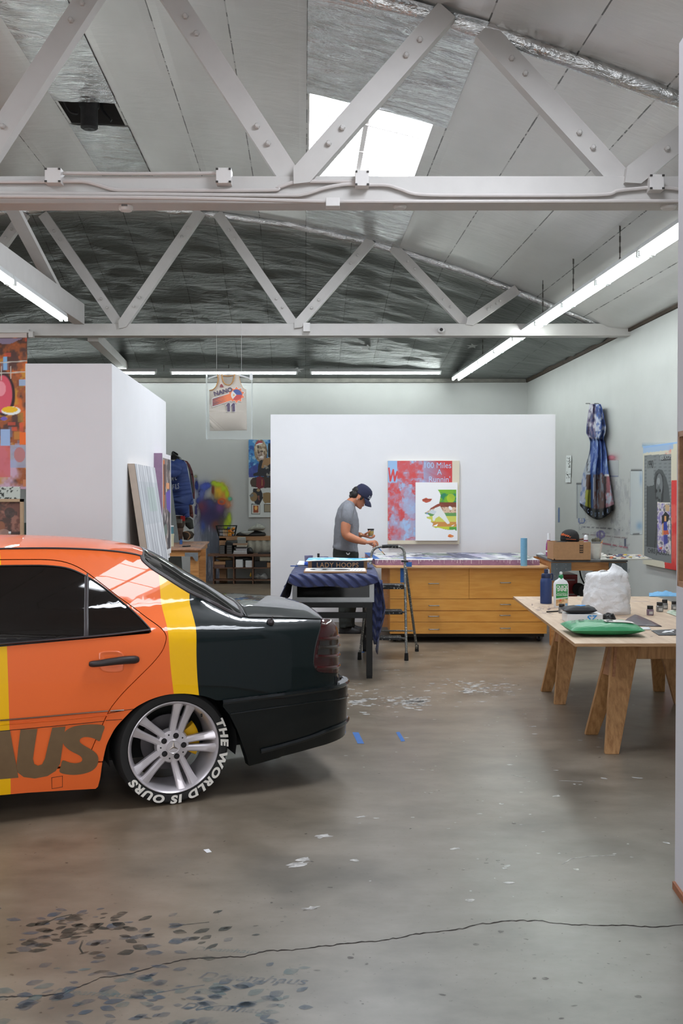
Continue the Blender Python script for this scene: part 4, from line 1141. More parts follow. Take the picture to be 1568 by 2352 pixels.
# box with lettering
def card_front(mb, M, w, h): pass
M_card = pm('brown_cardboard', (176, 134, 96), .8, var=.05, scale=30)
M_cardd = pm('printed_cardboard_navy', (56, 64, 84), .7, var=.3, scale=120)
bx0, bx1 = at(707, 1300, 9.62).x, at(843, 1300, 9.62).x; bh = at(775, 1288.5, 9.62).z - BZ
r = thing('printed_box', 'long cardboard box lettered on its navy side on the blanket', 'box', ((bx0 + bx1) / 2, 9.62, BZ)); wbx = (bx1 - bx0) / 2
MB().bx(-wbx, wbx, 0, .34, 0, bh).build('carton', M_card, r, bev=.003)
pb = MB(); pb.bx(-wbx * .87, wbx * .885, -.0015, 0, .003, bh - .003).build('printed_panel', M_cardd, r)
mb = MB(); put_text(mb, 'LADY HOOPS', Matrix.Translation((0, -.0022, bh * .2)) @ Matrix.Rotation(PI / 2, 4, 'X'), bh * .86, bold=.012, space=1.12, depth=.0005, sx=.93)
mb.build('lettering', pm('kraft_lettering', (226, 180, 134), .8, var=.04), r)
P_ = Pic(60, 10, (150, 205, 240)); P_.noise(6, 2, .4, .65, (96, 178, 232)); P_.noise(9, 3, .5, .75, (226, 240, 250)); P_.rect(.93, 1, 0, 1, (240, 244, 248)); P_.rect(0, 1, .0, .12, (238, 244, 248))
a0, a1 = at(702, 1291, 9.55), at(852, 1288, 9.62)
o = P_.mesh(a1.x - a0.x + .01, .36, mapf=lambda p, u, v: Vector((a0.x + p.x + .015 * v, 9.53 + p.y, BZ + bh + .004 + .012 * u * (1 - v) + .01 * v + .004 * math.sin(6 * u)))).build('painted_paper', vcm('painted_paper_surface', .7), solid=.002)
tag(o, 'curled sheet of sky blue painted paper on the lettered box', 'paper')
# drawing board
P_ = Pic(90, 40, (236, 236, 234)); P_.ell(.30, .55, .24, .33, (52, 52, 54)); P_.ell(.58, .5, .17, .26, (72, 72, 74)); P_.ell(.22, .55, .07, .15, (226, 226, 224)); P_.ell(.42, .55, .08, .12, (186, 186, 184)); P_.ell(.63, .45, .09, .12, (34, 34, 36))
for k in range(5): P_.line((.72 + .05 * k, .15 + .1 * (k % 2)), (.78 + .045 * k, .9 - .08 * k), .006, (60, 60, 62))
P_.line((.72, .55), (.97, .4), .006, (60, 60, 62))
d0, d1 = at(699, 1312, 9.3).x, at(841, 1312, 9.3).x
r = thing('drawing_board', 'flat board with a black ink drawing lying before the lettered box', 'drawing board', ((d0 + d1) / 2, 9.3, BZ))
wd = (d1 - d0) / 2
MB().bx(-wd, wd, -.20, .23, 0, .014).build('board', wood('plywood_edge', (170, 124, 88), (208, 168, 126)), r)
P_.mesh(2 * wd - .02, .41, mapf=lambda p, u, v: Vector((p.x - wd + .01, p.y - .19, .0155))).build('drawing', vcm('ink_drawing', .7), r)
def cup(x0, x1, ytop, Y, z, label, mat, inner, h=None, taper=.82):
    a = at(x0, ytop, Y); b = at(x1, ytop, Y); rad = (b.x - a.x) / 2; h = (a.z - z) if h is None else h
    r = thing('plastic_cup', label, 'cup', ((a.x + b.x) / 2, Y, z))
    mb = MB(); mb.lathe([(rad * taper, 0), (rad, h), (rad * 1.03, h), (rad * .95, h - .004), (rad * taper * .95, .004), (.001, .004)], 24, caps=False); mb.lathe([(.001, 0), (rad * taper, 0)], 24, caps=False); mb.build('shell', mat, r)
    MB().lathe([(.001, h * .55), (rad * .93, h * .55)], 24, caps=False).build('paint_fill', inner, r)
    return r
M_cupl = pm('cloudy_lilac_plastic', (150, 146, 172), .3, var=.1); M_fillp = pm('grey_violet_paint', (112, 106, 134), .4)
cup(698.5, 718.5, 1276, 10.25, BZ, 'cloudy plastic cup standing left behind the lettered box', M_cupl, M_fillp)
cup(732, 754, 1278.5, 10.25, BZ, 'low lilac plastic cup behind the middle of the lettered box', M_cupl, M_fillp, taper=.9)
p = at(731, 1281, 10.1); r = thing('clamp_tool', 'small black spring clamp standing between the two plastic cups', 'clamp', (p.x, 10.1, BZ))
MB().bx(-.012, .012, -.01, .01, 0, at(731, 1271, 10.1).z - BZ).build('jaw', M_black, r, bev=.003)
mb = MB(); mb.tube([(-.035, 0, .05), (0, 0, .035), (.035, 0, .05)], .005, 6); mb.build('wire', M_steel, r)
mb = MB(); q = [atz(x, y, BZ + .003) for x, y in ((681, 1297.5), (699, 1298), (701, 1289), (687, 1288.5))]; mb.prism(q, (0, 0, .002)); tag(mb.build('paper_sheet', pm('white_paper', (232, 234, 238), .8, var=.02)), 'small white sheet on the left end of the blanket', 'paper')
q = [atz(x, y, BZ + .006) for x, y in ((699, 1298), (707, 1298), (709, 1290), (700, 1290))]; mb = MB(); mb.prism(q, (0, 0, .02)); tag(mb.build('blue_case', pm('bright_blue_plastic', (40, 96, 206), .4)), 'bright blue flat case beside the lettered box', 'case')
r = thing('scissors', 'blue handled scissors on the left end of the blanket', 'scissors', atz(684, 1302, BZ))
mb = MB(); mb.tube([(.0, 0, .008), (.06, .02, .008)], [.006, .002], 6); mb.build('blade', M_steel, r)
mb = MB(); mb.tube([(-.05 + .022 * math.cos(a), .012 * math.sin(a) + .01, .008) for a in [2 * PI * k / 10 for k in range(10)]], .005, 6, closed=True); mb.tube([(-.03, -.0, .008), (0, 0, .008)], .006, 6); mb.build('handle', pm('blue_handle', (60, 96, 168), .4), r)
# ---- step ladder
def ladder():
    r = thing('step_ladder', 'paint spattered grey step ladder with hoop handle beside the steel table', 'ladder', (.5, 10.3, 0))
    t = NT('spattered_grey_tube'); v = t.coord(); n = t.noise(v, 55, 3); t.col(t.ramp(n, [(.0, (98, 98, 94)), (.58, (112, 112, 108)), (.64, (206, 204, 196))], 'LINEAR')); t.set(Roughness=.45, Metallic=.45); M = t.m
    t = NT('spattered_black_tread'); v = t.coord(); n = t.noise(v, 40, 3); t.col(t.ramp(n, [(.0, (26, 26, 26)), (.60, (34, 34, 34)), (.66, (170, 168, 160))])); t.set(Roughness=.7); MK = t.m
    Yf = lambda y: 9.98 + (1518 - y) / 260 * .40
    # the hoop: both front rails are one bent tube
    loop = [(825.5, 1511, 10.03), (838, 1400, 10.15)] + [(850, 1300, Yf(1300)), (852, 1278, Yf(1278)), (856, 1265, Yf(1265)), (864, 1258, Yf(1258)), (875, 1255.5, Yf(1256)), (895, 1254.5, Yf(1255)), (914, 1255.5, Yf(1256)), (923, 1259, Yf(1259)), (928, 1268, Yf(1268)), (929.5, 1285, Yf(1285)), (930, 1330, Yf(1330)), (933, 1513, 9.98)]
    mb = MB(); mb.tube(smooth_pts([at(*p) for p in loop], 4), .0135, 10); mb.build('front_rail', M, r, world=True)
    mb = MB(); mb.tube([at(877, 1255.3, Yf(1255)), at(895, 1254.5, Yf(1255)), at(914, 1255.4, Yf(1255))], .0185, 10); mb.build('grip', M_rubber if False else MK, r, world=True)
    for x0, y0, x1, y1, Y1_ in ((932, 1306, 957, 1493, 10.57), (846, 1306, 841, 1488, 10.66)):
        mb = MB(); mb.tube([at(x0, y0, 10.3), at(x1, y1, Y1_)], .0135, 10); mb.build('rear_leg', M, r, world=True)
        mb = MB(); b = at(x1, y1, Y1_); mb.tube([(b.x, b.y, 0), (b.x, b.y, .07)], [.022, .018], 10); mb.build('foot', M_rubber, r, world=True)
    for x1, y1, Y1_ in ((933, 1513, 9.98), (825.5, 1511, 10.03)):
        mb = MB(); b = at(x1, y1, Y1_); mb.tube([(b.x, b.y, 0), (b.x, b.y, .075)], [.022, .018], 10); mb.build('foot', M_rubber, r, world=True)
    for y0, y1, xl, xr in ((1338, 1353, 846, 927), (1398, 1411, 842, 924), (1459, 1470, 838, 922)):
        Y = Yf(y1) + .02; a = at(xl, y1, Y); b = at(xr, y0 + 5, Y)
        MB().bx(a.x, b.x, Y - .02, Y + .17, a.z, b.z).build('step', MK, r, bev=.004, world=True)
        mb = MB(); mb.tube([(b.x - .01, Y + .03, (a.z + b.z) / 2), at(930.5, (y0 + y1) / 2 + 2, Y)], .01, 8); mb.build('step_bracket', M, r, world=True)
    mb = MB(); mb.tube([at(842, 1449, 10.5), at(948, 1449, 10.46)], .008, 8); mb.build('spreader', M, r, world=True)
    mb = MB(); mb.bar(at(921, 1289, 10.28), at(937, 1290, 10.28), .02, .018); mb.build('latch', M_black, r, world=True)
ladder()
mb = MB(); g = []
for k in range(8):
    s = k / 7; g.append([at(872 + 7 * i / 4 - 3 * s + 1.5 * math.sin(i + 3 * s), 1378 + 31 * s, 9.9 + .02 * math.sin(2 * i)) for i in range(5)])
mb.sheet(g); tag(mb.build('rag', pm('white_rag', (206, 204, 206), .9, var=.05), solid=.006, sharp=0), 'white rag hanging on the ladder behind the blue cloth tail', 'rag')
# ---- drawer cabinet
M_birch = wood('honey_birch_ply', (214, 144, 56), (236, 172, 82), 3, (1, 9, 9), .42, .2)
M_birch2 = wood('pale_birch_edge', (206, 160, 112), (226, 184, 138), 3, (1, 9, 9), .5)
YC = 11.2
def zc2(y, Y=YC): return at(784, y, Y).z
kx0, kx1 = at(895, 1400, YC).x, at(1256, 1400, YC).x
z_t, z_b = zc2(1304), zc2(1456)
cab = thing('drawer_cabinet', 'wide honey coloured plywood cabinet on castors before the white wall', 'cabinet', ((kx0 + kx1) / 2, YC, 0), rz=R(.35)); kw = (kx1 - kx0) / 2
MB().bx(-kw, kw, .02, 1.25, z_b + .005, z_t - .005).build('carcass', M_birch, cab)
def front(x0, x1, ya, yb, name, handles):
    z1, z0 = zc2(ya), zc2(yb)
    d = MB().bx(x0 + .0015, x1 - .0015, 0, .02, z0 + .0015, z1 - .0015).build(name, M_birch, cab, bev=.0015)
    for hx in handles:
        x = at(hx[0], hx[1], YC).x - (kx0 + kx1) / 2; z = zc2(hx[1]); mb = MB()
        mb.tube(smooth_pts([(x - .055, 0, z), (x - .055, -.022, z), (x - .045, -.03, z), (x + .045, -.03, z), (x + .055, -.022, z), (x + .055, 0, z)], 3), .0055, 8); mb.build('handle', M_steel, d)
xm_ = at(1077, 1330, YC).x - (kx0 + kx1) / 2
front(-kw, xm_, 1304, 1375.5, 'door', [(995.5, 1340)]); front(xm_, kw, 1304, 1375, 'door', [(1160, 1338)])
front(-kw, kw, 1376, 1402.5, 'drawer', [(996, 1390.5), (1160, 1388)]); front(-kw, kw, 1403.5, 1428.5, 'drawer', [(995.5, 1415), (1159, 1413)]); front(-kw, kw, 1429, 1456, 'drawer', [(996, 1445), (1159.5, 1442.5)])
MB().bx(-kw + .02, kw - .02, .06, 1.2, z_b - .04, z_b + .005).build('plinth', pm('dark_plinth', (46, 40, 34), .8), cab)
for x in (-kw + .06, kw - .07):
    for y in (.12, 1.1):
        mb = MB(); mb.lathe([(.001, -.015), (.032, -.015), (.036, -.01), (.036, .01), (.032, .015), (.001, .015)], 20, M=TR((x, y, .036), 0, PI / 2, 0) @ Matrix.Rotation(PI / 2, 4, 'Y')); cw_ = mb.build('castor', M_rubber, cab)
        MB().bx(x - .022, x - .017, y - .02, y + .02, .03, z_b - .035).bx(x + .017, x + .022, y - .02, y + .02, .03, z_b - .035).bx(x - .03, x + .03, y - .03, y + .03, z_b - .045, z_b - .03).build('bracket', M_steel, cw_)
# worktop that overhangs to the left, with its side post and brace
WT = z_t + .016
wt = thing('worktop', 'pale plywood worktop lying across the drawer cabinet', 'worktop', (1.3, 11.9, z_t))
f0, f1, b1, b0 = at(864, 1302, 11.14), at(1259, 1300, 11.14), (2.36, 12.86), (.26, 12.86)
mb = MB(); mb.prism([(f0.x, f0.y, z_t), (f1.x, f1.y, z_t), (b1[0], b1[1], z_t), (b0[0], b0[1], z_t)], (0, 0, .018)); mb.build('top', M_birch2, wt, world=True)
mb = MB(); mb.bx(at(876, 1350, 11.6).x, at(876, 1350, 11.6).x + .17, 11.62, 11.68, .12, z_t); mb.build('side_post', M_birch2, wt, world=True)
mb = MB(); mb.bar(at(880, 1358, 11.4), at(896, 1376, 11.4), .03, .03); mb.build('brace', M_birch2, wt, world=True)
WT = z_t + .018
for pts, lab in (([(919, 1303), (927, 1303), (927, 1338), (919, 1338)], 'blue tape strip on the left drawer cabinet door'), ):
    mb = MB(); mb.prism([at(x, y, YC - .004) for x, y in pts], (0, -.001, 0)); tag(mb.build('tape_strip', pm('blue_masking_tape', (54, 106, 176), .7, var=.05)), lab, 'tape')
mb = MB(); mb.prism([at(x, y, 11.12) for x, y in ((930, 1291), (945.5, 1291), (945.5, 1301.5), (930, 1301.5))], (0, -.001, 0)); tag(mb.build('tape_strip', pm('blue_masking_tape', (0, 0, 0))), 'blue tape square on the front edge of the worktop', 'tape')
# canvas lying on the worktop
P_ = Pic(160, 60, (226, 226, 222))
P_.noise(7, 2.2, .5, .62, (74, 84, 140), .9); P_.noise(10, 2, .55, .66, (48, 52, 92), .9, ou=5); P_.noise(14, 5, .60, .66, (66, 76, 74), .8, ou=11); P_.noise(12, 5, .62, .68, (128, 160, 126), .8, ou=23); P_.noise(16, 7, .56, .6, (240, 240, 240), .9, ou=31)
for u0, v0, w_, h_, c in ((.52, .25, .16, .6, (40, 44, 84)), (.66, .35, .13, .5, (186, 178, 204)), (.38, .55, .15, .35, (96, 112, 100)), (.79, .3, .1, .3, (236, 236, 240)), (.87, .6, .09, .35, (56, 60, 104)), (.18, .2, .2, .12, (88, 116, 188))):
    P_.poly([(u0, v0), (u0 + w_, v0), (u0 + w_ - .03, v0 + h_), (u0 - .03, v0 + h_)], c, .85)
P_.rect(0, 1, 0, .1, (232, 232, 232)); P_.noise(22, 1, .6, .7, (150, 150, 168), .6, ou=40)
c0, c1_, cz = at(862, 1296, 11.32), at(1239, 1294, 11.32), WT + .062
M_lav = pm('lavender_canvas_edge', (150, 112, 142), .7, var=.12, scale=14)
r = thing('painted_canvas', 'large white and blue canvas with lavender edges lying on the worktop', 'canvas', ((c0.x + c1_.x) / 2, 12.0, WT))
MB().prism([(c0.x, 11.32, WT + .002), (c1_.x, 11.32, WT + .002), (c1_.x + .03, 12.78, WT + .002), (.30, 12.78, WT + .002)], (0, 0, .058)).build('edge', M_lav, r, world=True)
P_.mesh(1, 1, mapf=lambda p, u, v: Vector(((c0.x + (c1_.x - c0.x) * u) * (1 - v) + (.30 + (c1_.x + .03 - .30) * u) * v, 11.32 + 1.46 * v, cz))).build('painted_face', vcm('wet_acrylic_paint', .35, .3), r, world=True)
mb = MB(); rr = random.Random(4)
for k in range(60):
    x = c0.x + (c1_.x - c0.x) * rr.random() ** 1.5; l = rr.uniform(.01, .045); w_ = rr.uniform(.002, .006); mb.bx(x, x + w_, 11.3165, 11.3195, cz - l, cz)
mb.build('paint_runs', pm('white_paint_runs', (222, 214, 220), .5), r, world=True)
mb = MB(); mb.prism([(c0.x - .035 + .0, 11.5, cz + .001), (c0.x + .06, 11.5, cz + .001), (.36, 12.76, cz + .001), (.29, 12.76, cz + .001)], (0, 0, .001)); tag(mb.build('tape_strip', pm('blue_masking_tape', (0, 0, 0))), 'blue tape along the left end of the lying canvas', 'tape')
# blue shop towel roll
a, b = at(1195, 1298, 11.24), at(1210, 1236, 11.24); r = thing('paper_towel_roll', 'upright pale blue paper towel roll on the worktop corner', 'paper roll', ((a.x + b.x) / 2, 11.235, WT))
rad = (b.x - a.x) / 2; MB().lathe([(rad * .35, 0), (rad, 0), (rad, b.z - WT), (rad * .35, b.z - WT), (rad * .35, 0)], 32, caps=False).build('paper', pm('blue_shop_towel', (118, 172, 206), .9, var=.04, scale=90), r)
MB().lathe([(rad * .28, .001), (rad * .35, .001), (rad * .35, b.z - WT - .002), (rad * .28, b.z - WT - .002)], 20, caps=False).build('core', M_card, r)
# ---- big painting on the white wall
YW = Yp
pa, pb_ = at(890, 1250, YW - .06), at(1055, 1058, YW - .06)
PW, PH = pb_.x - pa.x, pb_.z - pa.z
P_ = Pic(165, 190, (158, 186, 222))
u, v = P_.u, P_.v
n1 = fbm(u * 6, v * 7, 5); n2 = fbm(u * 13 + 4, v * 12, 4); U0, V0 = P_.u, P_.v; P_.u = u = U0 + .10 * (fbm(U0 * 9 + 30, V0 * 9, 5) - .5); P_.v = v = V0 + .13 * (fbm(U0 * 9, V0 * 9 + 50, 5) - .5); n3 = fbm(u * 3 + 9 + n1, v * 4 + n2, 5)
n5 = fbm(U0 * 24 + 11, V0 * 26, 4); P_.put(np.clip((n3 * .42 + n2 * .3 + n5 * .28 - .435) / .10, 0, 1), (206, 74, 74), .95); P_.put(np.clip((n5 - .56) / .08, 0, 1), (176, 196, 226), .45)
P_.put(np.clip((n1 - .55) / .1, 0, 1), (198, 122, 140), .5)
q = np.clip(n2 * 1.6 - .25, 0, 1); P_.put(q * (np.hypot((u - .085) / .095, (v - .64) / .085) < 1), (206, 62, 60)); P_.put(q * (np.hypot((u - .10) / .08, (v - .54) / .1) < 1), (204, 84, 86), .9); P_.put(q * (np.abs(u - .1 - .04 * np.sin(v * 9)) < .1) * (v < .5), (196, 80, 84), .85)
P_.ell(.36, .73, .035, .035, (208, 60, 60)); P_.put(q * (np.hypot((u - .2) / .05, (v - .36) / .07) < 1), (204, 66, 66)); P_.ell(.31, .5, .085, .2, (160, 178, 210), .7, rot=.3); P_.poly([(.27, .1), (.33, .3), (.43, .25), (.45, .05)], (158, 188, 222), .6)
P_.noise(16, 20, .52, .64, (166, 150, 182), .5, ou=7); P_.u = u = U0; P_.v = v = V0; P_.rect(.0, .13, .74, 1, (150, 184, 222)); P_.put((u > .13) * (u < .5) * (v > .72) * np.clip((fbm(u * 11, v * 12, 5) - .38) / .2, 0, 1), (204, 76, 78), .85); P_.rect(.13, .5, .79, .85, (206, 66, 64), .45)
for a_, b_ in (((.015, .91), (.035, .76)), ((.035, .76), (.075, .89)), ((.075, .89), (.095, .76)), ((.095, .76), (.13, .87))): P_.line(a_, b_, .014, (204, 66, 66), asp=1.15)
g = np.clip((u - .5) / .3 + (v - .8) * 1.2 + (fbm(u * 4 + v * 9, v * 3, 4) - .5) * 1.2, 0, 1)
m = ((u > .5) & (v > .72))[..., None]
P_.c = np.where(m, C(150, 170, 206) * (1 - g[..., None]) + C(196, 62, 66) * g[..., None], P_.c)
P_.rect(.9, 1, 0, 1, (214, 205, 184)); P_.rect(0, 1, 0, .045, (214, 205, 184))
big = thing('large_painting', 'large red and blue painting hanging on the white display wall', 'painting', (pa.x, YW, pa.z))
MB().bx(0, PW, -.055, 0, 0, PH).build('stretcher', pm('raw_canvas', (214, 205, 184), .8, var=.03), big, bev=.002)
P_.mesh(PW - .004, PH - .004, mapf=lambda p, u, v: Vector((p.x + .002, -.0565, p.y + .002))).build('painted_face', vcm('flat_acrylic', .55), big)
mb = MB()
for s, px_, py_, sz in (('100 Miles', 1004, 1075, .105), ('A', 1009, 1090.5, .105), ("Runnin'", 1009, 1107, .105)):
    q = at(px_, py_, YW - .065); put_text(mb, s, Matrix.Translation((q.x - pa.x, -.0575, q.z - pa.z)) @ Matrix.Rotation(PI / 2, 4, 'X'), sz, bold=0, depth=.0005, sx=.9)
mb.build('lettering', pm('pale_blue_lettering', (170, 200, 232), .6), big)
# white panel on the lower right of the painting
wa, wb2 = at(954, 1242, YW - .1), at(1051, 1108, YW - .1); WW, WH = wb2.x - wa.x, wb2.z - wa.z
P_ = Pic(120, 160, (240, 240, 241)); u, v = P_.u, P_.v
out = [(.53, .875), (.97, .88), (.97, .17), (.93, .19), (.88, .185), (.78, .19), (.66, .20), (.56, .22), (.47, .22), (.40, .25), (.42, .30), (.36, .32), (.37, .36), (.28, .38), (.26, .40), (.35, .42), (.30, .45), (.24, .46), (.21, .475), (.30, .51), (.37, .55), (.45, .58), (.55, .62), (.58, .68), (.60, .78), (.57, .83)]
jit = lambda pts, a: [(x + random.uniform(-a, a), y + random.uniform(-a, a)) for x, y in pts]
P_.poly(jit(out, .008), (70, 140, 66))
reg = np.zeros(u.shape); Q = Pic(120, 160, (0, 0, 0)); Q.poly(out, (255, 255, 255)); reg = Q.c[..., 0]
P_.put(reg * ((v > .66) * 1.), (40, 128, 92)); P_.put(reg * np.clip((fbm(u * 6, v * 9, 4) - .45) / .1, 0, 1) * (v > .66), (118, 176, 42)); P_.put(reg * (np.hypot(u - .84, (v - .73) * 1.3) < .1), (186, 200, 44), .8)
P_.put(reg * ((v > .58) & (v <= .66)), (122, 62, 44)); P_.put(reg * ((v > .48) & (v <= .58)), (218, 186, 158)); P_.put(reg * ((v > .48) & (v <= .58)) * (fbm(u * 40, v * 40, 2) > .6), (150, 112, 92), .7)
P_.put(reg * ((v > .42) & (v <= .48)), (96, 150, 84)); P_.put(reg * ((v > .32) & (v <= .42)), (206, 206, 96)); P_.put(reg * ((v > .24) & (v <= .32)), (202, 138, 70)); P_.put(reg * (v <= .24), (196, 206, 60)); P_.put(reg * (v < .235) * (u > .8), (84, 160, 60))
P_.poly([(.40, .50), (.52, .62), (.58, .60), (.64, .52), (.70, .46), (.74, .40), (.82, .30), (.76, .28), (.66, .36), (.56, .42), (.47, .38), (.46, .34), (.41, .34), (.40, .42), (.46, .46)], (232, 234, 230)); P_.poly([(.30, .48), (.38, .54), (.50, .5), (.44, .45)], (206, 214, 220)); P_.poly([(.24, .47), (.30, .49), (.29, .45)], (120, 150, 200)); P_.poly([(.33, .53), (.36, .56), (.52, .63), (.60, .64), (.76, .58), (.60, .60), (.42, .55)], (140, 66, 48)); P_.ell(.83, .56, .05, .03, (236, 236, 238), rot=-.5)
P_.line((.46, .34), (.50, .29), .008, (214, 160, 50)); P_.line((.82, .30), (.9, .28), .008, (214, 160, 50)); P_.poly([(.41, .25), (.53, .29), (.51, .25)], (244, 244, 244)); P_.poly([(.85, .25), (.93, .28), (.9, .25)], (244, 244, 244))
P_.poly([(.155, .71), (.2, .725), (.25, .74), (.30, .72), (.39, .72), (.36, .68), (.30, .66), (.25, .65), (.16, .68)], (186, 84, 60)); P_.line((.17, .7), (.37, .71), .006, (120, 50, 36))
P_.ell(.84, .075, .075, .022, (226, 130, 60)); P_.ell(.82, .09, .04, .02, (226, 130, 60)); P_.ell(.88, .075, .035, .012, (250, 210, 150)); P_.line((.785, .07), (.9, .08), .006, (190, 80, 30))
w2 = thing('small_canvas', 'white canvas with a torn green sports picture before the red painting', 'canvas', (wa.x, YW - .062, wa.z))
MB().bx(0, WW, -.03, 0, 0, WH).build('stretcher', pm('white_gesso', (240, 240, 241), .7, var=.01), w2, bev=.002)
P_.mesh(WW - .004, WH - .004, mapf=lambda p, u, v: Vector((p.x + .002, -.0315, p.y + .002))).build('painted_face', vcm('flat_acrylic', .55), w2)
# ================================================================== PERSON
YM = 12.05
MAN = thing('person', 'man in navy cap, grey t-shirt and dark trousers painting at the worktop', 'person', (at(800, 1450, YM).x, YM, 0))
def mp(x, y, Y=YM): return at(x, y, Y)
M_skin = pm('skin', (190, 124, 92), .5, var=.05, scale=14, bump=.04)
M_shirt = pm('heather_grey_jersey', (128, 130, 137), .9, var=.06, scale=60, bump=.12)
M_trous = pm('dark_green_cotton', (42, 46, 43), .85, var=.1, scale=30)
M_hair = pm('black_hair', (22, 20, 20), .6, var=.3, scale=60, bump=.4)
M_navy = pm('navy_cap_cloth', (34, 38, 66), .85, var=.08, scale=80)
TIL = R(36); HC = mp(827.5, 1139.5)
HF = Vector((math.cos(TIL), 0, -math.sin(TIL))); HU = Vector((math.sin(TIL), 0, math.cos(TIL)))
HM = Matrix((HF, (0, 1, 0), HU)).transposed().to_4x4(); HM.translation = HC      # x forward, y to his left, z crown
body = MB()
# head from profile rings (x forward, width, height)
rings = []
for z, xb, xf, wy in ((-.132, .030, .075, .018), (-.122, .012, .088, .036), (-.105, -.02, .094, .048), (-.085, -.045, .094, .057), (-.06, -.072, .095, .064), (-.03, -.088, .094, .070), (.0, -.098, .092, .074), (.03, -.102, .096, .076), (.06, -.098, .094, .074), (.085, -.082, .078, .064), (.105, -.052, .048, .044), (.112, -.02, .015, .018)):
    c = (xb + xf) / 2; rx = (xf - xb) / 2
    rings.append([Vector((c + rx * math.cos(a), wy * math.sin(a) * (1 - .12 * max(0, math.cos(a))), z)) for a in [2 * PI * k / 20 for k in range(20)]])
body.loft(rings, M=HM)
body.loft([[Vector((x + s * cx_, s2 * w_, z)) for cx_, s2 in ((0, -1), (1, 0), (0, 1), (-.6, 0))] for x, z, s, w_ in ((.088, .008, .006, .007), (.098, -.012, .012, .011), (.106, -.034, .018, .016), (.096, -.046, .014, .015))], M=HM)   # nose
body.ball((.092, 0, -.066), .014, .024, .008, M=HM); body.ball((.088, 0, -.078), .015, .022, .008, M=HM); body.ball((.078, 0, -.113), .022, .026, .02, M=HM)   # lips and chin
for s in (-1, 1):
    body.ball((.084, s * .033, .012), .012, .024, .010, M=HM)      # brow ridge
    body.ball((.076, s * .030, -.002), .012, .015, .010, M=HM)     # eyelid
    body.ball((-.006, s * .076, -.022), .020, .010, .032, M=HM); body.ball((-.010, s * .078, -.045), .011, .007, .011, M=HM)  # ear
# neck, shoulders
body.tube([mp(800, 1163), mp(809, 1152), mp(819, 1146)], [.075, .062, .058], 16)
# right arm (towards the viewer) and left arm
def arm(pts, rs): body.tube(smooth_pts(pts, 4), [float(np.interp(k / 4, range(len(rs)), rs)) for k in range(4 * (len(pts) - 1) + 1)], 16)
arm([mp(798, 1172, 11.86), mp(796, 1190, 11.82), mp(794, 1207, 11.80), mp(794, 1227, 11.79), mp(808, 1236, 11.79), mp(825, 1242, 11.81), mp(840, 1246, 11.83)], [.066, .062, .060, .052, .050, .040, .029])
arm([mp(800, 1174, 12.24), mp(798, 1200, 12.28), mp(800, 1222, 12.28), mp(815, 1228, 12.24), mp(830, 1229, 12.17)], [.064, .058, .050, .042, .029])
def hand(wrist, palm_c, knuck, fingers, thumb, th=.017):
    body.tube([wrist, palm_c, knuck], [.028, .036, .030], 14, flat=.62)
    for f in fingers: body.tube(smooth_pts(f, 3), [.0098 - .0022 * k / (3 * (len(f) - 1)) for k in range(3 * (len(f) - 1) + 1)], 8)
    body.tube(smooth_pts(thumb, 3), [.0125 - .003 * k / (3 * (len(thumb) - 1)) for k in range(3 * (len(thumb) - 1) + 1)], 8)
# right hand, pinching the brush, knuckles up
w = mp(840, 1246, 11.83)
hand(w, mp(850, 1246, 11.84), mp(858.5, 1245, 11.85),
     [[mp(857, 1242.5, 11.87), mp(863, 1243, 11.88), mp(867, 1247.5, 11.88), mp(868.3, 1253, 11.88)],
      [mp(858, 1243.5, 11.85), mp(863.5, 1246, 11.85), mp(866, 1251, 11.86), mp(866.6, 1255.5, 11.87)],
      [mp(858, 1246, 11.83), mp(862, 1250, 11.83), mp(862, 1255, 11.84), mp(860.5, 1257.5, 11.85)],
      [mp(857, 1248, 11.81), mp(859.5, 1253, 11.81), mp(857.5, 1256.5, 11.82), mp(855, 1257, 11.83)]],
     [mp(848, 1249, 11.87), mp(855, 1252.5, 11.89), mp(862, 1254.5, 11.885), mp(866, 1255.5, 11.88)])
# left hand, palm up under the tin
w = mp(830, 1229, 12.17); tin_c = mp(851.3, 1221.5, 12.14)
hand(w, mp(838, 1230, 12.15), mp(846, 1233, 12.14),
     [[mp(845, 1234.5, 12.11), mp(851, 1235.5, 12.09), mp(855.5, 1232.5, 12.085), mp(857, 1228.5, 12.09)],
      [mp(846, 1235, 12.13), mp(853, 1236, 12.10), mp(858, 1232.5, 12.09), mp(858.8, 1228, 12.10)],
      [mp(846, 1234.5, 12.15), mp(854, 1235.5, 12.15), mp(859.5, 1232.5, 12.13), mp(860, 1228.5, 12.125)],
      [mp(846, 1234, 12.17), mp(853, 1234.5, 12.18), mp(858, 1232, 12.18), mp(860, 1228.5, 12.17)]],
     [mp(838, 1227, 12.11), mp(843, 1224, 12.085), mp(847, 1221, 12.082), mp(849.5, 1218, 12.088)])
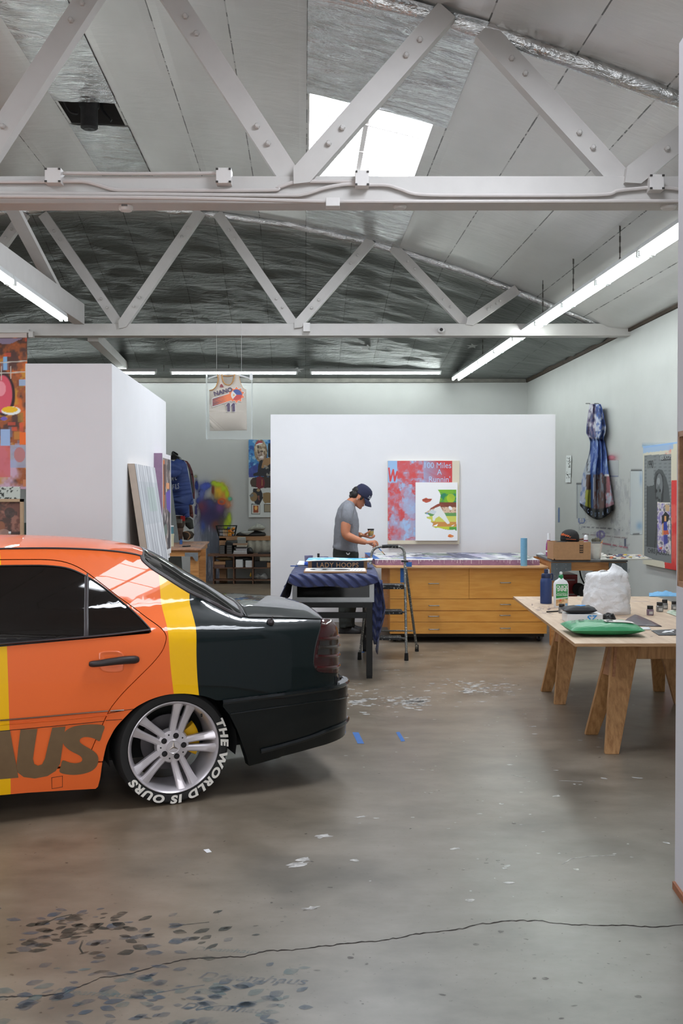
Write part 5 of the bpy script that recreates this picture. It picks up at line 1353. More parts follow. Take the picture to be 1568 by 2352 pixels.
# torso and legs under the clothes
tors = ((1158, 790, 812, .12), (1175, 777, 815, .17), (1200, 772, 821, .17), (1235, 769, 820, .15), (1262, 768, 818, .15), (1290, 768, 816, .15))
body.loft([[mp((a + b) / 2, y) + Vector(((b - a) / 2 * .00524 * math.cos(t), h * math.sin(t), 0)) for t in [2 * PI * k / 24 for k in range(24)]] for y, a, b, h in tors])
for yy, s in ((-.10, 0), (.10, 6)):
    body.tube([mp(791 + s, 1282, YM + yy), mp(792 + s, 1360, YM + yy), mp(790 + s, 1436, YM + yy)], [.085, .06, .045], 14)
o = body.build('body', M_skin, MAN, world=True, allsmooth=True, sharp=0)
md = o.modifiers.new('fuse', 'REMESH'); md.mode = 'VOXEL'; md.voxel_size = .0048; md.use_smooth_shade = True
md = o.modifiers.new('soften', 'SMOOTH'); md.factor = .5; md.iterations = 3
# shirt
sh = MB()
rows = ((1150.5, 795, 813, .078), (1155, 789, 814.5, .11), (1161, 782.5, 815.5, .16), (1169, 776, 817, .205), (1180, 771.8, 820.5, .222), (1192, 769.5, 823.4, .218), (1206, 768.2, 824.3, .208), (1220, 766.8, 823.8, .196), (1234, 765.6, 823.4, .186), (1246, 766, 822.2, .182), (1252, 764.5, 821, .184), (1258, 763, 821.3, .187), (1264, 763.3, 822.4, .188))
R_ = []
for i, (y, a, b, h) in enumerate(rows):
    ring = []
    for k in range(32):
        t = 2 * PI * k / 32; f = math.cos(t)
        yy = y + (4.5 * f if i >= 11 else 0) + (3.0 * f if i < 3 else 0)
        wr = 1 + .012 * math.sin(5 * t + y * .21) * (1 if i > 3 else 0)
        ring.append(mp((a + b) / 2, yy) + Vector(((b - a) / 2 * .00524 * f * wr, h * math.sin(t) * wr, 0)))
    R_.append(ring)
sh.loft(R_, caps=True)
for sg, Y0 in ((-1, 11.84), (1, 12.27)):
    sh.tube(smooth_pts([mp(799, 1163, YM + sg * .14), mp(798, 1172, Y0), mp(797, 1186, Y0 - sg * -.03), mp(796, 1203, Y0 - sg * -.02)], 3), [.055, .066, .074, .076, .076, .075, .074, .073, .072, .072], 18)
o = sh.build('t_shirt', M_shirt, MAN, world=True, allsmooth=True, sharp=0)
md = o.modifiers.new('fuse', 'REMESH'); md.mode = 'VOXEL'; md.voxel_size = .009; md.use_smooth_shade = True
md = o.modifiers.new('soften', 'SMOOTH'); md.factor = .5; md.iterations = 4
tex = bpy.data.textures.new('folds', 'CLOUDS'); tex.noise_scale = .09
md = o.modifiers.new('folds', 'DISPLACE'); md.texture = tex; md.strength = .014; md.mid_level = .5
# trousers
tr = MB()
tr.loft([[mp((a + b) / 2, y) + Vector(((b - a) / 2 * .00524 * math.cos(t), h * math.sin(t), 0)) for t in [2 * PI * k / 24 for k in range(24)]] for y, a, b, h in ((1258, 764.5, 820, .175), (1275, 764, 823, .185), (1292, 765, 822, .185), (1304, 769, 816, .17))])
for yy, s in ((-.095, 0), (.10, 7)):
    tr.tube(smooth_pts([mp(792 + s, 1285, YM + yy), mp(793 + s, 1330, YM + yy), mp(795 + s, 1375, YM + yy), mp(793 + s, 1410, YM + yy), mp(793 + s, 1430, YM + yy), mp(794 + s, 1440, YM + yy)], 3), [float(np.interp(k / 15, [0, .3, .6, .85, 1], [.105, .092, .083, .078, .083])) for k in range(16)], 18)
o = tr.build('trousers', M_trous, MAN, world=True, allsmooth=True, sharp=0)
md = o.modifiers.new('fuse', 'REMESH'); md.mode = 'VOXEL'; md.voxel_size = .011; md.use_smooth_shade = True
md = o.modifiers.new('soften', 'SMOOTH'); md.factor = .5; md.iterations = 4
md = o.modifiers.new('folds', 'DISPLACE'); md.texture = tex; md.strength = .02; md.mid_level = .5
mb = MB(); q = [mp(x, y, YM - .193) for x, y in ((794.2, 1269.5), (796.5, 1269.5), (797.5, 1271.8), (800.3, 1271.8), (801.4, 1269.5), (803.8, 1270), (802, 1273.8), (799.3, 1275), (796.5, 1274))]; mb.prism(q, (0, .012, 0)); mb.build('pocket_emblem', pm('white_print', (226, 228, 230), .7), MAN, world=True)
for yy, s in ((-.095, 0), (.10, 7)):
    x0 = mp(778 + s, 1450, YM + yy).x; c = YM + yy; rg = []
    for t, wd, hh in ((0, .028, .055), (.03, .038, .075), (.09, .04, .085), (.15, .043, .07), (.20, .047, .05), (.245, .044, .042), (.27, .026, .032)):
        rg.append([Vector((x0 + t, c + wd * a, .012 + hh * b)) for a, b in ((-1, 0), (-.95, .5), (-.6, .95), (0, 1.0), (.6, .95), (.95, .5), (1, 0))])
    mb = MB(); mb.loft(rg); s_ = mb.build('shoe', pm('black_shoe', (22, 22, 22), .6, var=.1), MAN, world=True, allsmooth=True, sharp=60)
    mb = MB(); mb.prism([(x0 - .004 + t, c + w_, 0) for t, w_ in ((0, -.02), (.06, -.042), (.2, -.05), (.26, -.036), (.28, 0), (.26, .036), (.2, .05), (.06, .042), (0, .02))], (0, 0, .015)); mb.build('sole', M_rubber, s_, world=False) if False else mb.build('sole', M_rubber, MAN, world=True)
# hair, cap
hair = MB(); rg = []
for k in range(9):
    t = -.35 + 1.5 * k / 8
    rg.append([Vector((-.040 - .078 * math.cos(a * .5) * math.sin(.5 + t), .080 * math.sin(a), -.070 + .115 * k / 8)) for a in [-PI / 2 + PI * j / 10 for j in range(11)]])
hair.ball((-.062, 0, -.018), .060, .078, .068, M=HM); hair.ball((-.072, 0, .03), .055, .074, .05, M=HM)
for s in (-1, 1): hair.ball((.022, s * .070, -.012), .018, .010, .030, M=HM)
rr = random.Random(2)
for k in range(26): hair.ball((-.105 + rr.uniform(-.014, .03), rr.uniform(-.06, .06), rr.uniform(-.075, .045)), .017, .017, .017, M=HM, nu=8, nv=6)
o = hair.build('hair', M_hair, MAN, world=True, allsmooth=True, sharp=0)
md = o.modifiers.new('fuse', 'REMESH'); md.mode = 'VOXEL'; md.voxel_size = .006; md.use_smooth_shade = True
cap = MB(); rg = []
for z, xb, xf, wy in ((.008, -.108, .112, .084), (.022, -.110, .116, .087), (.06, -.108, .116, .087), (.10, -.098, .106, .082), (.128, -.082, .082, .072), (.142, -.055, .05, .05), (.148, -.02, .015, .02), (.149, -.003, -.002, .001)):
    c = (xb + xf) / 2; rx = (xf - xb) / 2
    rg.append([Vector((c + rx * math.cos(a), wy * math.sin(a), z + .018 * -math.cos(a) * (1 - z / .15) * 0)) for a in [2 * PI * k / 32 for k in range(32)]])
cap.loft(rg, caps=False, M=HM)
cp = cap.build('cap', M_navy, MAN, world=True, sharp=0, solid=.003)
br = MB(); g = []
for i in range(9):
    s = i / 8; row = []
    for j in range(17):
        a = R(-72 + 144 * j / 16); r1 = Vector((.005 + .109 * math.cos(a), .086 * math.sin(a), 0)); r2 = Vector((.075 + .108 * math.cos(a) , .083 * math.sin(a), 0))
        p = r1.lerp(r2, s); row.append(Vector((p.x, p.y, .012 - .045 * s * s - .022 * (p.y / .08) ** 2 * (.3 + s))))
    g.append(row)
br.sheet(g, M=HM); br.build('cap_brim', M_navy, MAN, world=True, sharp=0, solid=.004)
mb = MB(); 
def capmap(p):
    a = p.x / .105; return HM @ Vector((.004 + .114 * math.cos(a), .0885 * math.sin(a), .048 + p.y))
put_text(mb, 'Yan', Matrix.Identity(4), .052, bold=.02, shear=.4, mapf=lambda p: capmap(Vector((p.x - .058, p.y - .014, 0))), depth=0)
mb.build('cap_lettering', pm('white_embroidery', (222, 226, 234), .7), MAN, world=True)
mb = MB(); e = HM @ Vector((-.012, -.086, -.052)); mb.tube([e + Vector((.006 * math.cos(a), 0, .009 * math.sin(a))) for a in [2 * PI * k / 10 for k in range(10)]], .002, 6, closed=True); mb.build('earring', M_chrome, MAN, world=True)
mb = MB(); mb.tube(smooth_pts([mp(797, 1147.5, YM - .045), mp(803, 1151, YM - .07), mp(808, 1157, YM - .06), mp(812, 1163, YM - .03)], 4), .0022, 6); mb.build('necklace', pm('fine_gold', (206, 170, 120), .25, metal=.9), MAN, world=True)
mb = MB(); w0 = mp(829, 1229, 12.17); mb.tube([w0 + Vector((0, .031 * math.cos(a), .030 * math.sin(a))) for a in [2 * PI * k / 14 for k in range(14)]], .003, 6, closed=True); mb.build('bracelet', pm('fine_gold', (0, 0, 0)), MAN, world=True)
# tin and brush in his hands
a, b = at(844, 1214.5, 12.14), at(858.6, 1214.5, 12.14); rad = (b.x - a.x) / 2; zb_ = at(851, 1231.5, 12.14).z; hh = a.z - zb_
r = thing('paint_tin', 'small paint cup with yellow label held in the left hand', 'paint cup', ((a.x + b.x) / 2, 12.14, zb_))
MB().lathe([(.001, 0), (rad * .78, 0), (rad, hh), (rad * .93, hh), (rad * .75, .006), (.001, .006)], 28, caps=False).build('cup', pm('grey_cup', (120, 126, 124), .4), r)
MB().lathe([(rad * .82, hh * .12), (rad * .95, hh * .68)], 28, caps=False).build('wrap_label', pm('yellow_label', (206, 172, 74), .6, rgb2=(120, 112, 96), scale=26), r)
mb = MB(); mb.lathe([(rad * .99, hh - .014), (rad * 1.03, hh - .014), (rad * 1.05, hh), (rad * .94, hh), (rad * .92, hh - .012)], 28, caps=False); mb.build('rim', M_black, r)
r = thing('paint_brush', 'blue handled paint brush held in the right hand', 'brush', at(885, 1276, 12.02))
a, b = at(861.5, 1250, 11.885), at(884.5, 1275.5, 12.0)
mb = MB(); mb.tube([a, a.lerp(b, .35), a.lerp(b, .62)], [.004, .006, .005], 8); mb.build('handle', pm('blue_lacquer', (40, 120, 190), .3), r, world=True)
mb = MB(); mb.tube([a.lerp(b, .62), a.lerp(b, .82)], [.005, .0055], 8); mb.build('ferrule', pm('brass_ferrule', (206, 158, 96), .35, metal=.7), r, world=True)
mb = MB(); mb.tube([a.lerp(b, .82), a.lerp(b, .92), b], [.0055, .005, .001], 8); mb.build('bristles', pm('dark_bristle', (70, 50, 36), .8), r, world=True)
# ================================================================== RIGHT SIDE
def wallr(x, y, off=0.):
    d = ray(x, y); d = d / d.y
    Y = (4.443 - off) / (d.x + .0438)
    return CAMLOC + d * Y
WDIR = Vector((-.0438, 1, 0)).normalized(); WIN = Vector((-1, -.0438, 0)).normalized()   # along the wall, into the room
def alpha_pic(P_, A, name, mapf, parent=None, rough=.75):
    mb = P_.mesh(1, 1, mapf=mapf); mb.c[:, 3] = np.clip(A, 0, 1).reshape(-1)
    key = 'sprayed_paint'
    if key not in _mc:
        t = NT(key); a = t.node('ShaderNodeVertexColor', layer_name='Col'); t.col(a.outputs['Color']); t.set(Roughness=rough, Alpha=a.outputs['Alpha']); _mc[key] = t.m
    return mb.build(name, _mc[key], parent, sharp=0)
# marks and stencilled edges of old paint on the right wall
def wall_marks():
    x0, x1, y0, y1 = 1270, 1552, 1000, 1330
    P_ = Pic(200, 240, (188, 198, 195)); A = np.zeros(P_.u.shape)
    X = x0 + (x1 - x0) * P_.u; Yp_ = y1 + (y0 - y1) * P_.v
    def sp(mask, rgb, a): 
        nonlocal A
        m = np.clip(mask, 0, 1) * a; A = np.maximum(A, m); P_.put((m > .01) * 1., rgb, 1.0) if False else P_.put(np.clip(m / (A + 1e-6), 0, 1), rgb)
    n = fbm(X / 9, Yp_ / 9, 4); nl = fbm(X / 3, Yp_ / 16, 3)
    H = lambda ya, yb, w, xa, xb: np.exp(-((Yp_ - (ya + (yb - ya) * (X - xa) / (xb - xa))) / w) ** 2) * (X > xa) * (X < xb)
    V = lambda xa, w, ya, yb: np.exp(-((X - xa) / w) ** 2) * (Yp_ > ya) * (Yp_ < yb)
    sp(np.exp(-((X - 1403) / 13) ** 2 - ((Yp_ - 1051) / 7) ** 2) * (Yp_ < 1057), (206, 110, 130), .8)
    sp(H(1057, 1056, 1.5, 1395, 1413), (170, 70, 90), .7); sp(H(1094, 1094, 1.2, 1398, 1420), (90, 110, 170), .6)
    sp(H(1111, 1111, 2.2, 1323, 1336), (50, 50, 54), .7); sp(H(1081, 1081, 3.2, 1449, 1474) * (Yp_ < 1083), (60, 60, 62), .7)
    sp(V(1325, 1.4, 1112, 1190), (60, 80, 110), .5); sp(V(1336, 1.2, 1180, 1200), (80, 100, 160), .5); sp(V(1283, 1.8, 1165, 1200) * (n > .35), (60, 110, 180), .75)
    sp(H(1210, 1214, 1.3, 1335, 1400) * (nl > .35), (90, 80, 110), .7); sp(H(1214, 1218, 1.6, 1398, 1430) * (nl > .4), (60, 70, 100), .7); sp(H(1226, 1236, 1.2, 1335, 1440) * (nl > .35), (140, 70, 90), .6); sp(H(1246, 1258, 2.2, 1372, 1442) * (nl > .42), (190, 100, 120), .7)
    sp(V(1435, 1.8, 1237, 1255), (40, 60, 110), .85); sp(V(1377, 2.5, 1218, 1240) * (n > .4), (110, 90, 160), .7); sp((np.abs(np.hypot(X - 1379, Yp_ - 1228) - 8) < 2.4) * (n > .3), (110, 90, 170), .55)
    sp((np.abs(np.hypot(X - 1335, Yp_ - 1195) - 7) < 1.5) * (n > .4), (90, 120, 180), .6); sp(V(1333, 3, 1195, 1225) * (nl > .5), (90, 110, 180), .6)
    sp((X > 1447) * (X < 1475) * (Yp_ > 1082) * (Yp_ < 1228), (206, 213, 214), .85); sp((X > 1325) * (X < 1345) * (Yp_ > 1114) * (Yp_ < 1190), (200, 206, 208), .6); sp((X > 1398) * (X < 1420) * (Yp_ > 1057) * (Yp_ < 1093), (204, 206, 210), .6)
    sp(np.exp(-((X - 1468) / 7) ** 2 - ((Yp_ - 1208) / 9) ** 2), (120, 160, 200), .6); sp(np.exp(-((X - 1471) / 3) ** 2 - ((Yp_ - 1100) / 14) ** 2), (130, 165, 210), .5); sp(H(1227, 1226, 1.8, 1452, 1468), (70, 70, 74), .6)
    sp(np.exp(-((X - 1438) / 6) ** 2 - ((Yp_ - 1130) / 22) ** 2) * np.clip((nl - .45) / .1, 0, 1), (140, 138, 140), .3); sp((nl > .62) * (Yp_ > 1100) * (Yp_ < 1220) * (X > 1400) * (X < 1450), (190, 190, 206), .25)
    sp(np.clip((n - .6) / .1, 0, 1) * (Yp_ > 1190) * (X > 1330) * (X < 1445), (140, 132, 172), .22)
    # blue overspray above the portrait canvas
    e = np.clip((Yp_ - 1015) / 12, 0, 1) * (Yp_ < 1027 - (X - 1475) * .08)
    sp((X > 1474) * e * 1., (150, 190, 224), .7)
    alpha_pic(P_, A, 'paint_marks', lambda p, u, v: wallr(x0 + (x1 - x0) * u, y1 + (y0 - y1) * v, .004), WR)
wall_marks()
# ---- portrait canvas on the right wall
def portrait():
    a, b = wallr(1475.5, 1295, .05), wallr(1612, 1020, .05)
    zt = wallr(1475.5, 1026, .05).z; z0 = a.z; Lw = abs(b.y - a.y) / WDIR.y
    M = frame3(a, -WDIR, Vector((0, 0, 1)))       # x towards the viewer, y up, z into the room?
    if M.col[2].xyz.dot(WIN) < 0: pass
    H_ = zt - z0
    def uv(x, y):
        p = M.inverted() @ wallr(x, y, .05); return (p.x / Lw, p.y / H_)
    P_ = Pic(150, 240, (208, 202, 184)); u, v = P_.u, P_.v
    px = lambda pts: [uv(1460 + x / 6.722, 1010 + y / 6.722) for x, y in pts]
    P_.poly(px([(445, 1890), (445, 2100), (1100, 2200), (1100, 625), (550, 627), (550, 1910)]), (206, 52, 50)); P_.noise(7, 9, .55, .66, (226, 120, 104), .55); 
    P_.poly(px([(-10, 1960), (110, 1925), (440, 1995), (445, 1888), (130, 1826), (100, 1826)]), (212, 206, 186))
    P_.poly(px([(545, 0), (1100, 0), (1100, 625), (550, 627)]), (206, 200, 178)); P_.poly(px([(0, 2000), (0, 0), (130, 0), (130, 1990)]), (206, 202, 186))
    P_.poly(px([(128, 240), (545, 220), (552, 1908), (130, 1824)]), (118, 122, 124))
    for k in range(26):
        y = 260 + k * 55
        for xx in (150, 290, 370, 450, 520): P_.line(uv(1460 + (xx - 12) / 6.722, 1010 + y / 6.722), uv(1460 + (xx + 22) / 6.722, 1010 + (y - 3) / 6.722), .006, (88, 92, 94), .6)
    P_.poly(px([(165, 300), (275, 290), (275, 705), (165, 715)]), (126, 130, 131))
    P_.poly(px([(170, 725), (285, 700), (280, 600), (300, 500), (350, 450), (410, 470), (470, 590), (510, 740), (530, 960), (545, 1500), (545, 1690), (290, 1672), (165, 1645)]), (72, 75, 77)); P_.noise(12, 5, .45, .62, (52, 54, 56), .0)
    P_.poly(px([(290, 640), (320, 530), (370, 505), (420, 560), (430, 760), (420, 960), (340, 1000), (300, 900)]), (40, 42, 44))
    f = px([(362, 700)])[0]; P_.ell(f[0], f[1], .062, .10, (104, 108, 110)); f = px([(352, 860)])[0]; P_.ell(f[0], f[1], .05, .08, (84, 88, 90)); 
    for c in ((318, 790), (372, 785)): q = px([c])[0]; P_.ell(q[0], q[1], .016, .014, (26, 27, 28))
    for c in ((330, 900), (360, 930)): q = px([c])[0]; P_.ell(q[0], q[1], .022, .012, (50, 52, 54))
    q = px([(350, 640)])[0]; P_.ell(q[0], q[1], .03, .03, (150, 154, 156), .7)
    P_.line(px([(175, 720)])[0], px([(170, 1640)])[0], .008, (44, 46, 47)); P_.line(px([(330, 1250)])[0], px([(290, 1660)])[0], .01, (44, 46, 47))
    # small figure picture pinned over it
    P_.poly(px([(331, 962), (530, 972), (538, 1768), (335, 1725)]), (222, 216, 206)); R0 = px([(331, 1768)])[0]; R1 = px([(535, 965)])[0]
    reg = (u > R0[0]) & (u < R1[0]) & (v > R0[1] + .02) & (v < R1[1] - .01); nn = fbm(u * 22, v * 30, 4)
    P_.put(reg * np.clip((nn - .40) / .25, 0, 1), (112, 98, 176), .8); P_.put(reg * np.clip((.40 - nn) / .1, 0, 1), (60, 54, 84), .7)
    for pts, c in ((((400, 1180), (460, 1110), (520, 1170), (500, 1260), (400, 1300)), (30, 28, 34)), (((430, 1270), (480, 1270), (490, 1400), (430, 1400)), (44, 60, 150)), (((420, 1400), (500, 1400), (510, 1460), (410, 1470)), (200, 90, 60)), (((430, 1470), (490, 1470), (490, 1600), (430, 1620)), (60, 64, 140)), (((440, 1180), (470, 1180), (470, 1260), (440, 1260)), (206, 150, 96)), (((410, 1300), (430, 1280), (425, 1480), (405, 1470)), (206, 150, 96)), (((350, 1670), (410, 1650), (400, 1700)), (206, 90, 70)), (((450, 1000), (520, 1010), (520, 1110), (460, 1100)), (190, 160, 120))): P_.poly(px(pts), c)
    P_.put(((v > uv(1500, 1027)[1]) * 1.), (150, 186, 224)); P_.put(((v > uv(1500, 1038 )[1] + .012 * (fbm(u * 60, v * 2, 2) - .5)) * (u < .55)) * .75, (140, 176, 222))
    r = thing('portrait_canvas', 'grey hooded portrait canvas with red strip hanging on the right wall', 'painting', M=M)
    off = .05
    MB().bx(0, Lw, 0, H_, -.05 if M.col[2].xyz.dot(WIN) > 0 else 0, 0 if M.col[2].xyz.dot(WIN) > 0 else .05).build('stretcher', pm('raw_canvas', (0, 0, 0)), r)
    sgn = 1 if M.col[2].xyz.dot(WIN) > 0 else -1
    P_.mesh(Lw, H_, mapf=lambda p, u, v: Vector((p.x, p.y, sgn * .0015))).build('painted_face', vcm('flat_acrylic', .55), r)
    mb = MB(); MI = M.inverted()
    def lab(s, x, y, sz, sx=1.): q = MI @ wallr(1460 + x / 6.722, 1010 + y / 6.722, .05); put_text(mb, s, Matrix.Translation((q.x, q.y, sgn * .003)), sz, bold=.008, depth=0, sx=sx)
    mb2 = mb; lab('CHRIS JACKSON', 345, 1765, .082, 1.2); lab('1990', 222, 440, .14, .8)
    mb.build('lettering', pm('dark_print', (40, 42, 44), .6), r)
    mb = MB(); q = MI @ wallr(1460 + 392 / 6.722, 1010 + 326 / 6.722, .05); q2 = MI @ wallr(1460 + 540 / 6.722, 1010 + 250 / 6.722, .05); mb.add([(q.x, q.y, sgn * .002), (q2.x, q.y, sgn * .002), (q2.x, q2.y, sgn * .002), (q.x, q2.y, sgn * .002)], [(0, 1, 2, 3)]); mb.build('badge', pm('dark_print', (0, 0, 0)), r)
    mb = MB(); put_text(mb, 'NBA HOOPS', Matrix.Translation(((q.x + q2.x) / 2, q.y + .012, sgn * .0035)), .075, bold=.01, depth=0, sx=.85); mb.build('badge_lettering', pm('grey_print_light', (176, 180, 182), .6), r)
portrait()
# ---- painted dress
def dress():
    S = lambda x, y: (1200 + x / 4.261, 880 + y / 4.261)
    rows = [(205, 655, 762), (240, 648, 775), (300, 640, 790), (370, 630, 800), (430, 622, 812), (490, 620, 805), (545, 650, 785), (575, 656, 800), (640, 655, 812), (720, 640, 822), (800, 615, 830), (880, 590, 842), (950, 578, 855), (1030, 570, 866), (1110, 560, 880), (1160, 556, 888), (1215, 558, 890), (1250, 560, 888), (1325, 564, 886)]
    nv = 74; nu = 48; ys = np.linspace(205, 1325, nv + 1); L_ = np.interp(ys, [r[0] for r in rows], [r[1] for r in rows]); R_ = np.interp(ys, [r[0] for r in rows], [r[2] for r in rows])
    P_ = Pic(nu, nv, (60, 84, 146)); u, v = P_.u, P_.v; Yv = 205 + (1325 - 205) * (1 - v); Xv = np.interp(Yv, ys, L_) * (1 - u) + np.interp(Yv, ys, R_) * u
    n = fbm(Xv / 26, Yv / 40, 4); n2 = fbm(Xv / 12 + 9, Yv / 60, 4)
    P_.put(np.clip((n2 - .55) / .1, 0, 1), (150, 170, 206), .75); P_.put((Yv < 545) * (Xv < 715) * 1., (112, 98, 122), .9); P_.put((Yv < 545) * (n > .58), (206, 208, 216), .8); P_.put((Yv < 545) * (n < .4), (48, 60, 104), .9)
    P_.put((Yv > 560) * (Xv < 660) * (Yv < 900) * 1., (170, 176, 186), .95); P_.put((Yv > 700) * (Xv < 660) * (Xv > 625) * (Yv < 880) * (n > .5), (84, 84, 88), .8)
    low = (Yv > 890 + 6 * np.sin(Xv / 14)); P_.put(low * 1., (176, 180, 196)); P_.put(low * (Xv < 615) * (n > .5), (110, 130, 176), .8)
    P_.put(low * (Xv > 620) * (Xv < 665) * (Yv < 1060), (70, 44, 36)); P_.put(low * (Xv > 612) * (Xv < 662) * (Yv > 1050), (150, 150, 58)); P_.put(low * (Xv > 664) * (Xv < 692), (38, 70, 120)); P_.put(low * (Xv > 694) * (Xv < 800), (84, 58, 56)); P_.put(low * (Xv > 700) * (Xv < 795) * (n2 > .55), (110, 124, 140), .7); P_.put(low * (Xv > 800) * (Xv < 855) * (Yv < 1080), (140, 84, 92)); P_.put(low * (Xv > 795) * (Xv < 818), (60, 48, 50)); P_.put(low * (Xv > 800) * (Yv < 910) * 1., (222, 222, 224)); P_.put(low * (Xv > 810) * (Yv > 1080) * (n > .5), (180, 120, 130), .7)
    hem = 1225 + 0 * u
    band = (Yv > hem); P_.put(band * 1., (30, 32, 36)); P_.put(band * (Yv > hem + 70 * 1.0) * 0., (120, 130, 150))
    def mp_(p, uu, vv):
        y = 205 + 1120 * (1 - vv); x = np.interp(y, ys, L_) * (1 - uu) + np.interp(y, ys, R_) * uu
        y2 = y
        if y > 1150: y2 = 1150 + (y - 1150) * (math.sin(uu * PI) * .65 + .3 + .2 * uu)
        s = (1 - vv); fold = .022 * math.sin(uu * 26 + 3 * s) * (.4 + s) + .05 * math.sin(uu * PI) + .02 * (math.sin(uu * 9 + s * 8))
        ruff = .04 if y < 548 else 0
        return wallr(*S(x, y2), off=.035 + max(0, fold) + ruff)
    r = thing('painted_dress', 'long blue painted dress with black lettered hem pinned to the right wall', 'dress', wallr(*S(725, 1300)))
    P_.mesh(1, 1, mapf=mp_).build('cloth', vcm('painted_cloth', .85), r, world=True, solid=.004, sharp=0)
    mb = MB()
    for s, x in (('H', 600), ('C', 640), ('O', 672), ('U', 710), ('T', 745), ('A', 785), ('R', 830)):
        uu = (x - 560) / 330; k_ = math.sin(uu * PI) * .65 + .3 + .2 * uu; y2 = 1150 + 150 * k_
        p = wallr(*S(x, y2), off=.17); M = frame3(p, -WDIR, Vector((0, 0, 1))); put_text(mb, s, M, .085, bold=.004, depth=0, sx=1.3)
    mb.build('hem_lettering', pm('pale_blue_stitch', (124, 142, 176), .7), r, world=True)
    mb = MB()
    for x in (660, 745): q = wallr(*S(x, 205), off=.0); mb.tube([q, q + WIN * .06], .006, 6)
    for i, x in enumerate((660, 745)): 
        q = wallr(*S(x, 200), off=.0); b = MB(); b.tube([q, q + WIN * .07], .007, 6); b.build('nail', M_steel, r, world=True)
dress()
mb = MB(); g = [[wallr(1300 + 12 * i / 3 - 2 * k / 6, 1046 + 62 * k / 6, .006 + .012 * abs(math.sin(k * 1.3))) for i in range(4)] for k in range(7)]
mb.sheet(g); r = tag(mb.build('sketch_sheet', pm('thin_paper', (222, 226, 226), .8, var=.02), sharp=0), 'narrow paper with ink sketches taped beside the dress', 'paper')
mb = MB(); rr = random.Random(9)
for k in range(26):
    x, y = rr.uniform(1301, 1309), rr.choice([rr.uniform(1052, 1075), rr.uniform(1084, 1100)]); mb.tube([wallr(x, y, .02), wallr(x + rr.uniform(-2, 2), y + rr.uniform(-3, 3), .02)], .004, 4)
mb.build('ink_lines', pm('ink', (40, 42, 46), .6), r)
# ---- framed picture on the near partition
fy0, fy1 = 2.6, 4.04; z0, z1 = at(1553, 1345, 4.05).z, at(1553, 992, 4.05).z
r = thing('framed_picture', 'wooden box frame hanging on the near right partition', 'picture', (NX(3.3), 3.3, z0))
M_ash = wood('pale_ash_frame', (150, 108, 78), (190, 146, 110), 5, (8, 1, 8))
def slab(y0, y1, za, zb, d0, d1): return MB().prism([(NX(y0) - d0, y0, za), (NX(y1) - d0, y1, za), (NX(y1) - d1, y1, za), (NX(y0) - d1, y0, za)], (0, 0, zb - za))
for y0, y1, za, zb in ((fy1 - .022, fy1, z0, z1), (fy0, fy0 + .022, z0, z1), (fy0, fy1, z0, z0 + .022), (fy0, fy1, z1 - .022, z1)): slab(y0, y1, za, zb, 0, .032).build('frame_rail', M_ash, r, world=True)
slab(fy0 + .02, fy1 - .02, z0 + .02, z1 - .02, 0, .006).build('backing', pm('dark_brown_backing', (42, 32, 26), .7), r, world=True)
slab(fy0 + .2, fy1 - .07, z0 + .1, z1 - .1, .006, .012).build('print', pm('grey_blue_print', (130, 140, 150), .4), r, world=True)
# ---- plywood table on sawhorses
TT = .735
c00, c10 = atz(1320, 1478, TT), atz(1178, 1370, TT)
M_ply = NT('paint_stained_plywood'); _v = M_ply.coord(); _n = M_ply.noise(M_ply.coord((7, 1, 7)), 3, 5); _c = M_ply.ramp(_n, [(.3, (184, 158, 134)), (.7, (208, 186, 162))])
_c = M_ply.mix(M_ply.math('MULTIPLY', M_ply.ramp(M_ply.noise(_v, 3.1, 4), [(.60, 0.), (.72, 1.)]), .5), _c, (120, 96, 116)); M_ply.col(_c); M_ply.set(Roughness=.6); M_ply.bump(_n, .1, .002); M_ply = M_ply.m
M_plye = wood('plywood_edge_grain', (150, 108, 70), (206, 168, 126), 9, (1, 1, 30))
tb = thing('plywood_tabletop', 'large paint stained plywood sheet resting on two sawhorses', 'tabletop', ((c00.x + 2.75) / 2, 7.6, TT - .02))
mb = MB(); mb.prism([(c00.x, c00.y, TT - .02), (2.78, c00.y + .015, TT - .02), (2.84, c10.y, TT - .02), (c10.x, c10.y, TT - .02)], (0, 0, .0185)); mb.build('sheet', M_plye, tb, world=True)
mb = MB(); mb.prism([(c00.x, c00.y, TT - .0015), (2.78, c00.y + .015, TT - .0015), (2.84, c10.y, TT - .0015), (c10.x, c10.y, TT - .0015)], (0, 0, .0015)); mb.build('face_veneer', M_ply, tb, world=True)
mb = MB(); rr = random.Random(3)
for k in range(90):
    x, y = rr.choice([(rr.gauss(1235, 30), rr.gauss(1398, 6)), (rr.uniform(1230, 1545), rr.uniform(1372, 1465))]); p = atz(x, y, TT)
    if p.x > c10.x and p.y < c10.y - .03 and p.y > c00.y + .03: blob(mb, p, rr.uniform(.006, .07) * (1 if x < 1275 else .2), rr.uniform(.003, .012), 9, TT + .0006, rr.uniform(0, 3), .5)
mb.build('paint_smears', fx_mat('violet_smears', (96, 74, 96), .2, .8, 30), tb, world=True)['kind'] = 'stuff'
M_pine = wood('sawhorse_pine', (152, 106, 62), (208, 160, 108), 5, (9, 9, 1), .55)
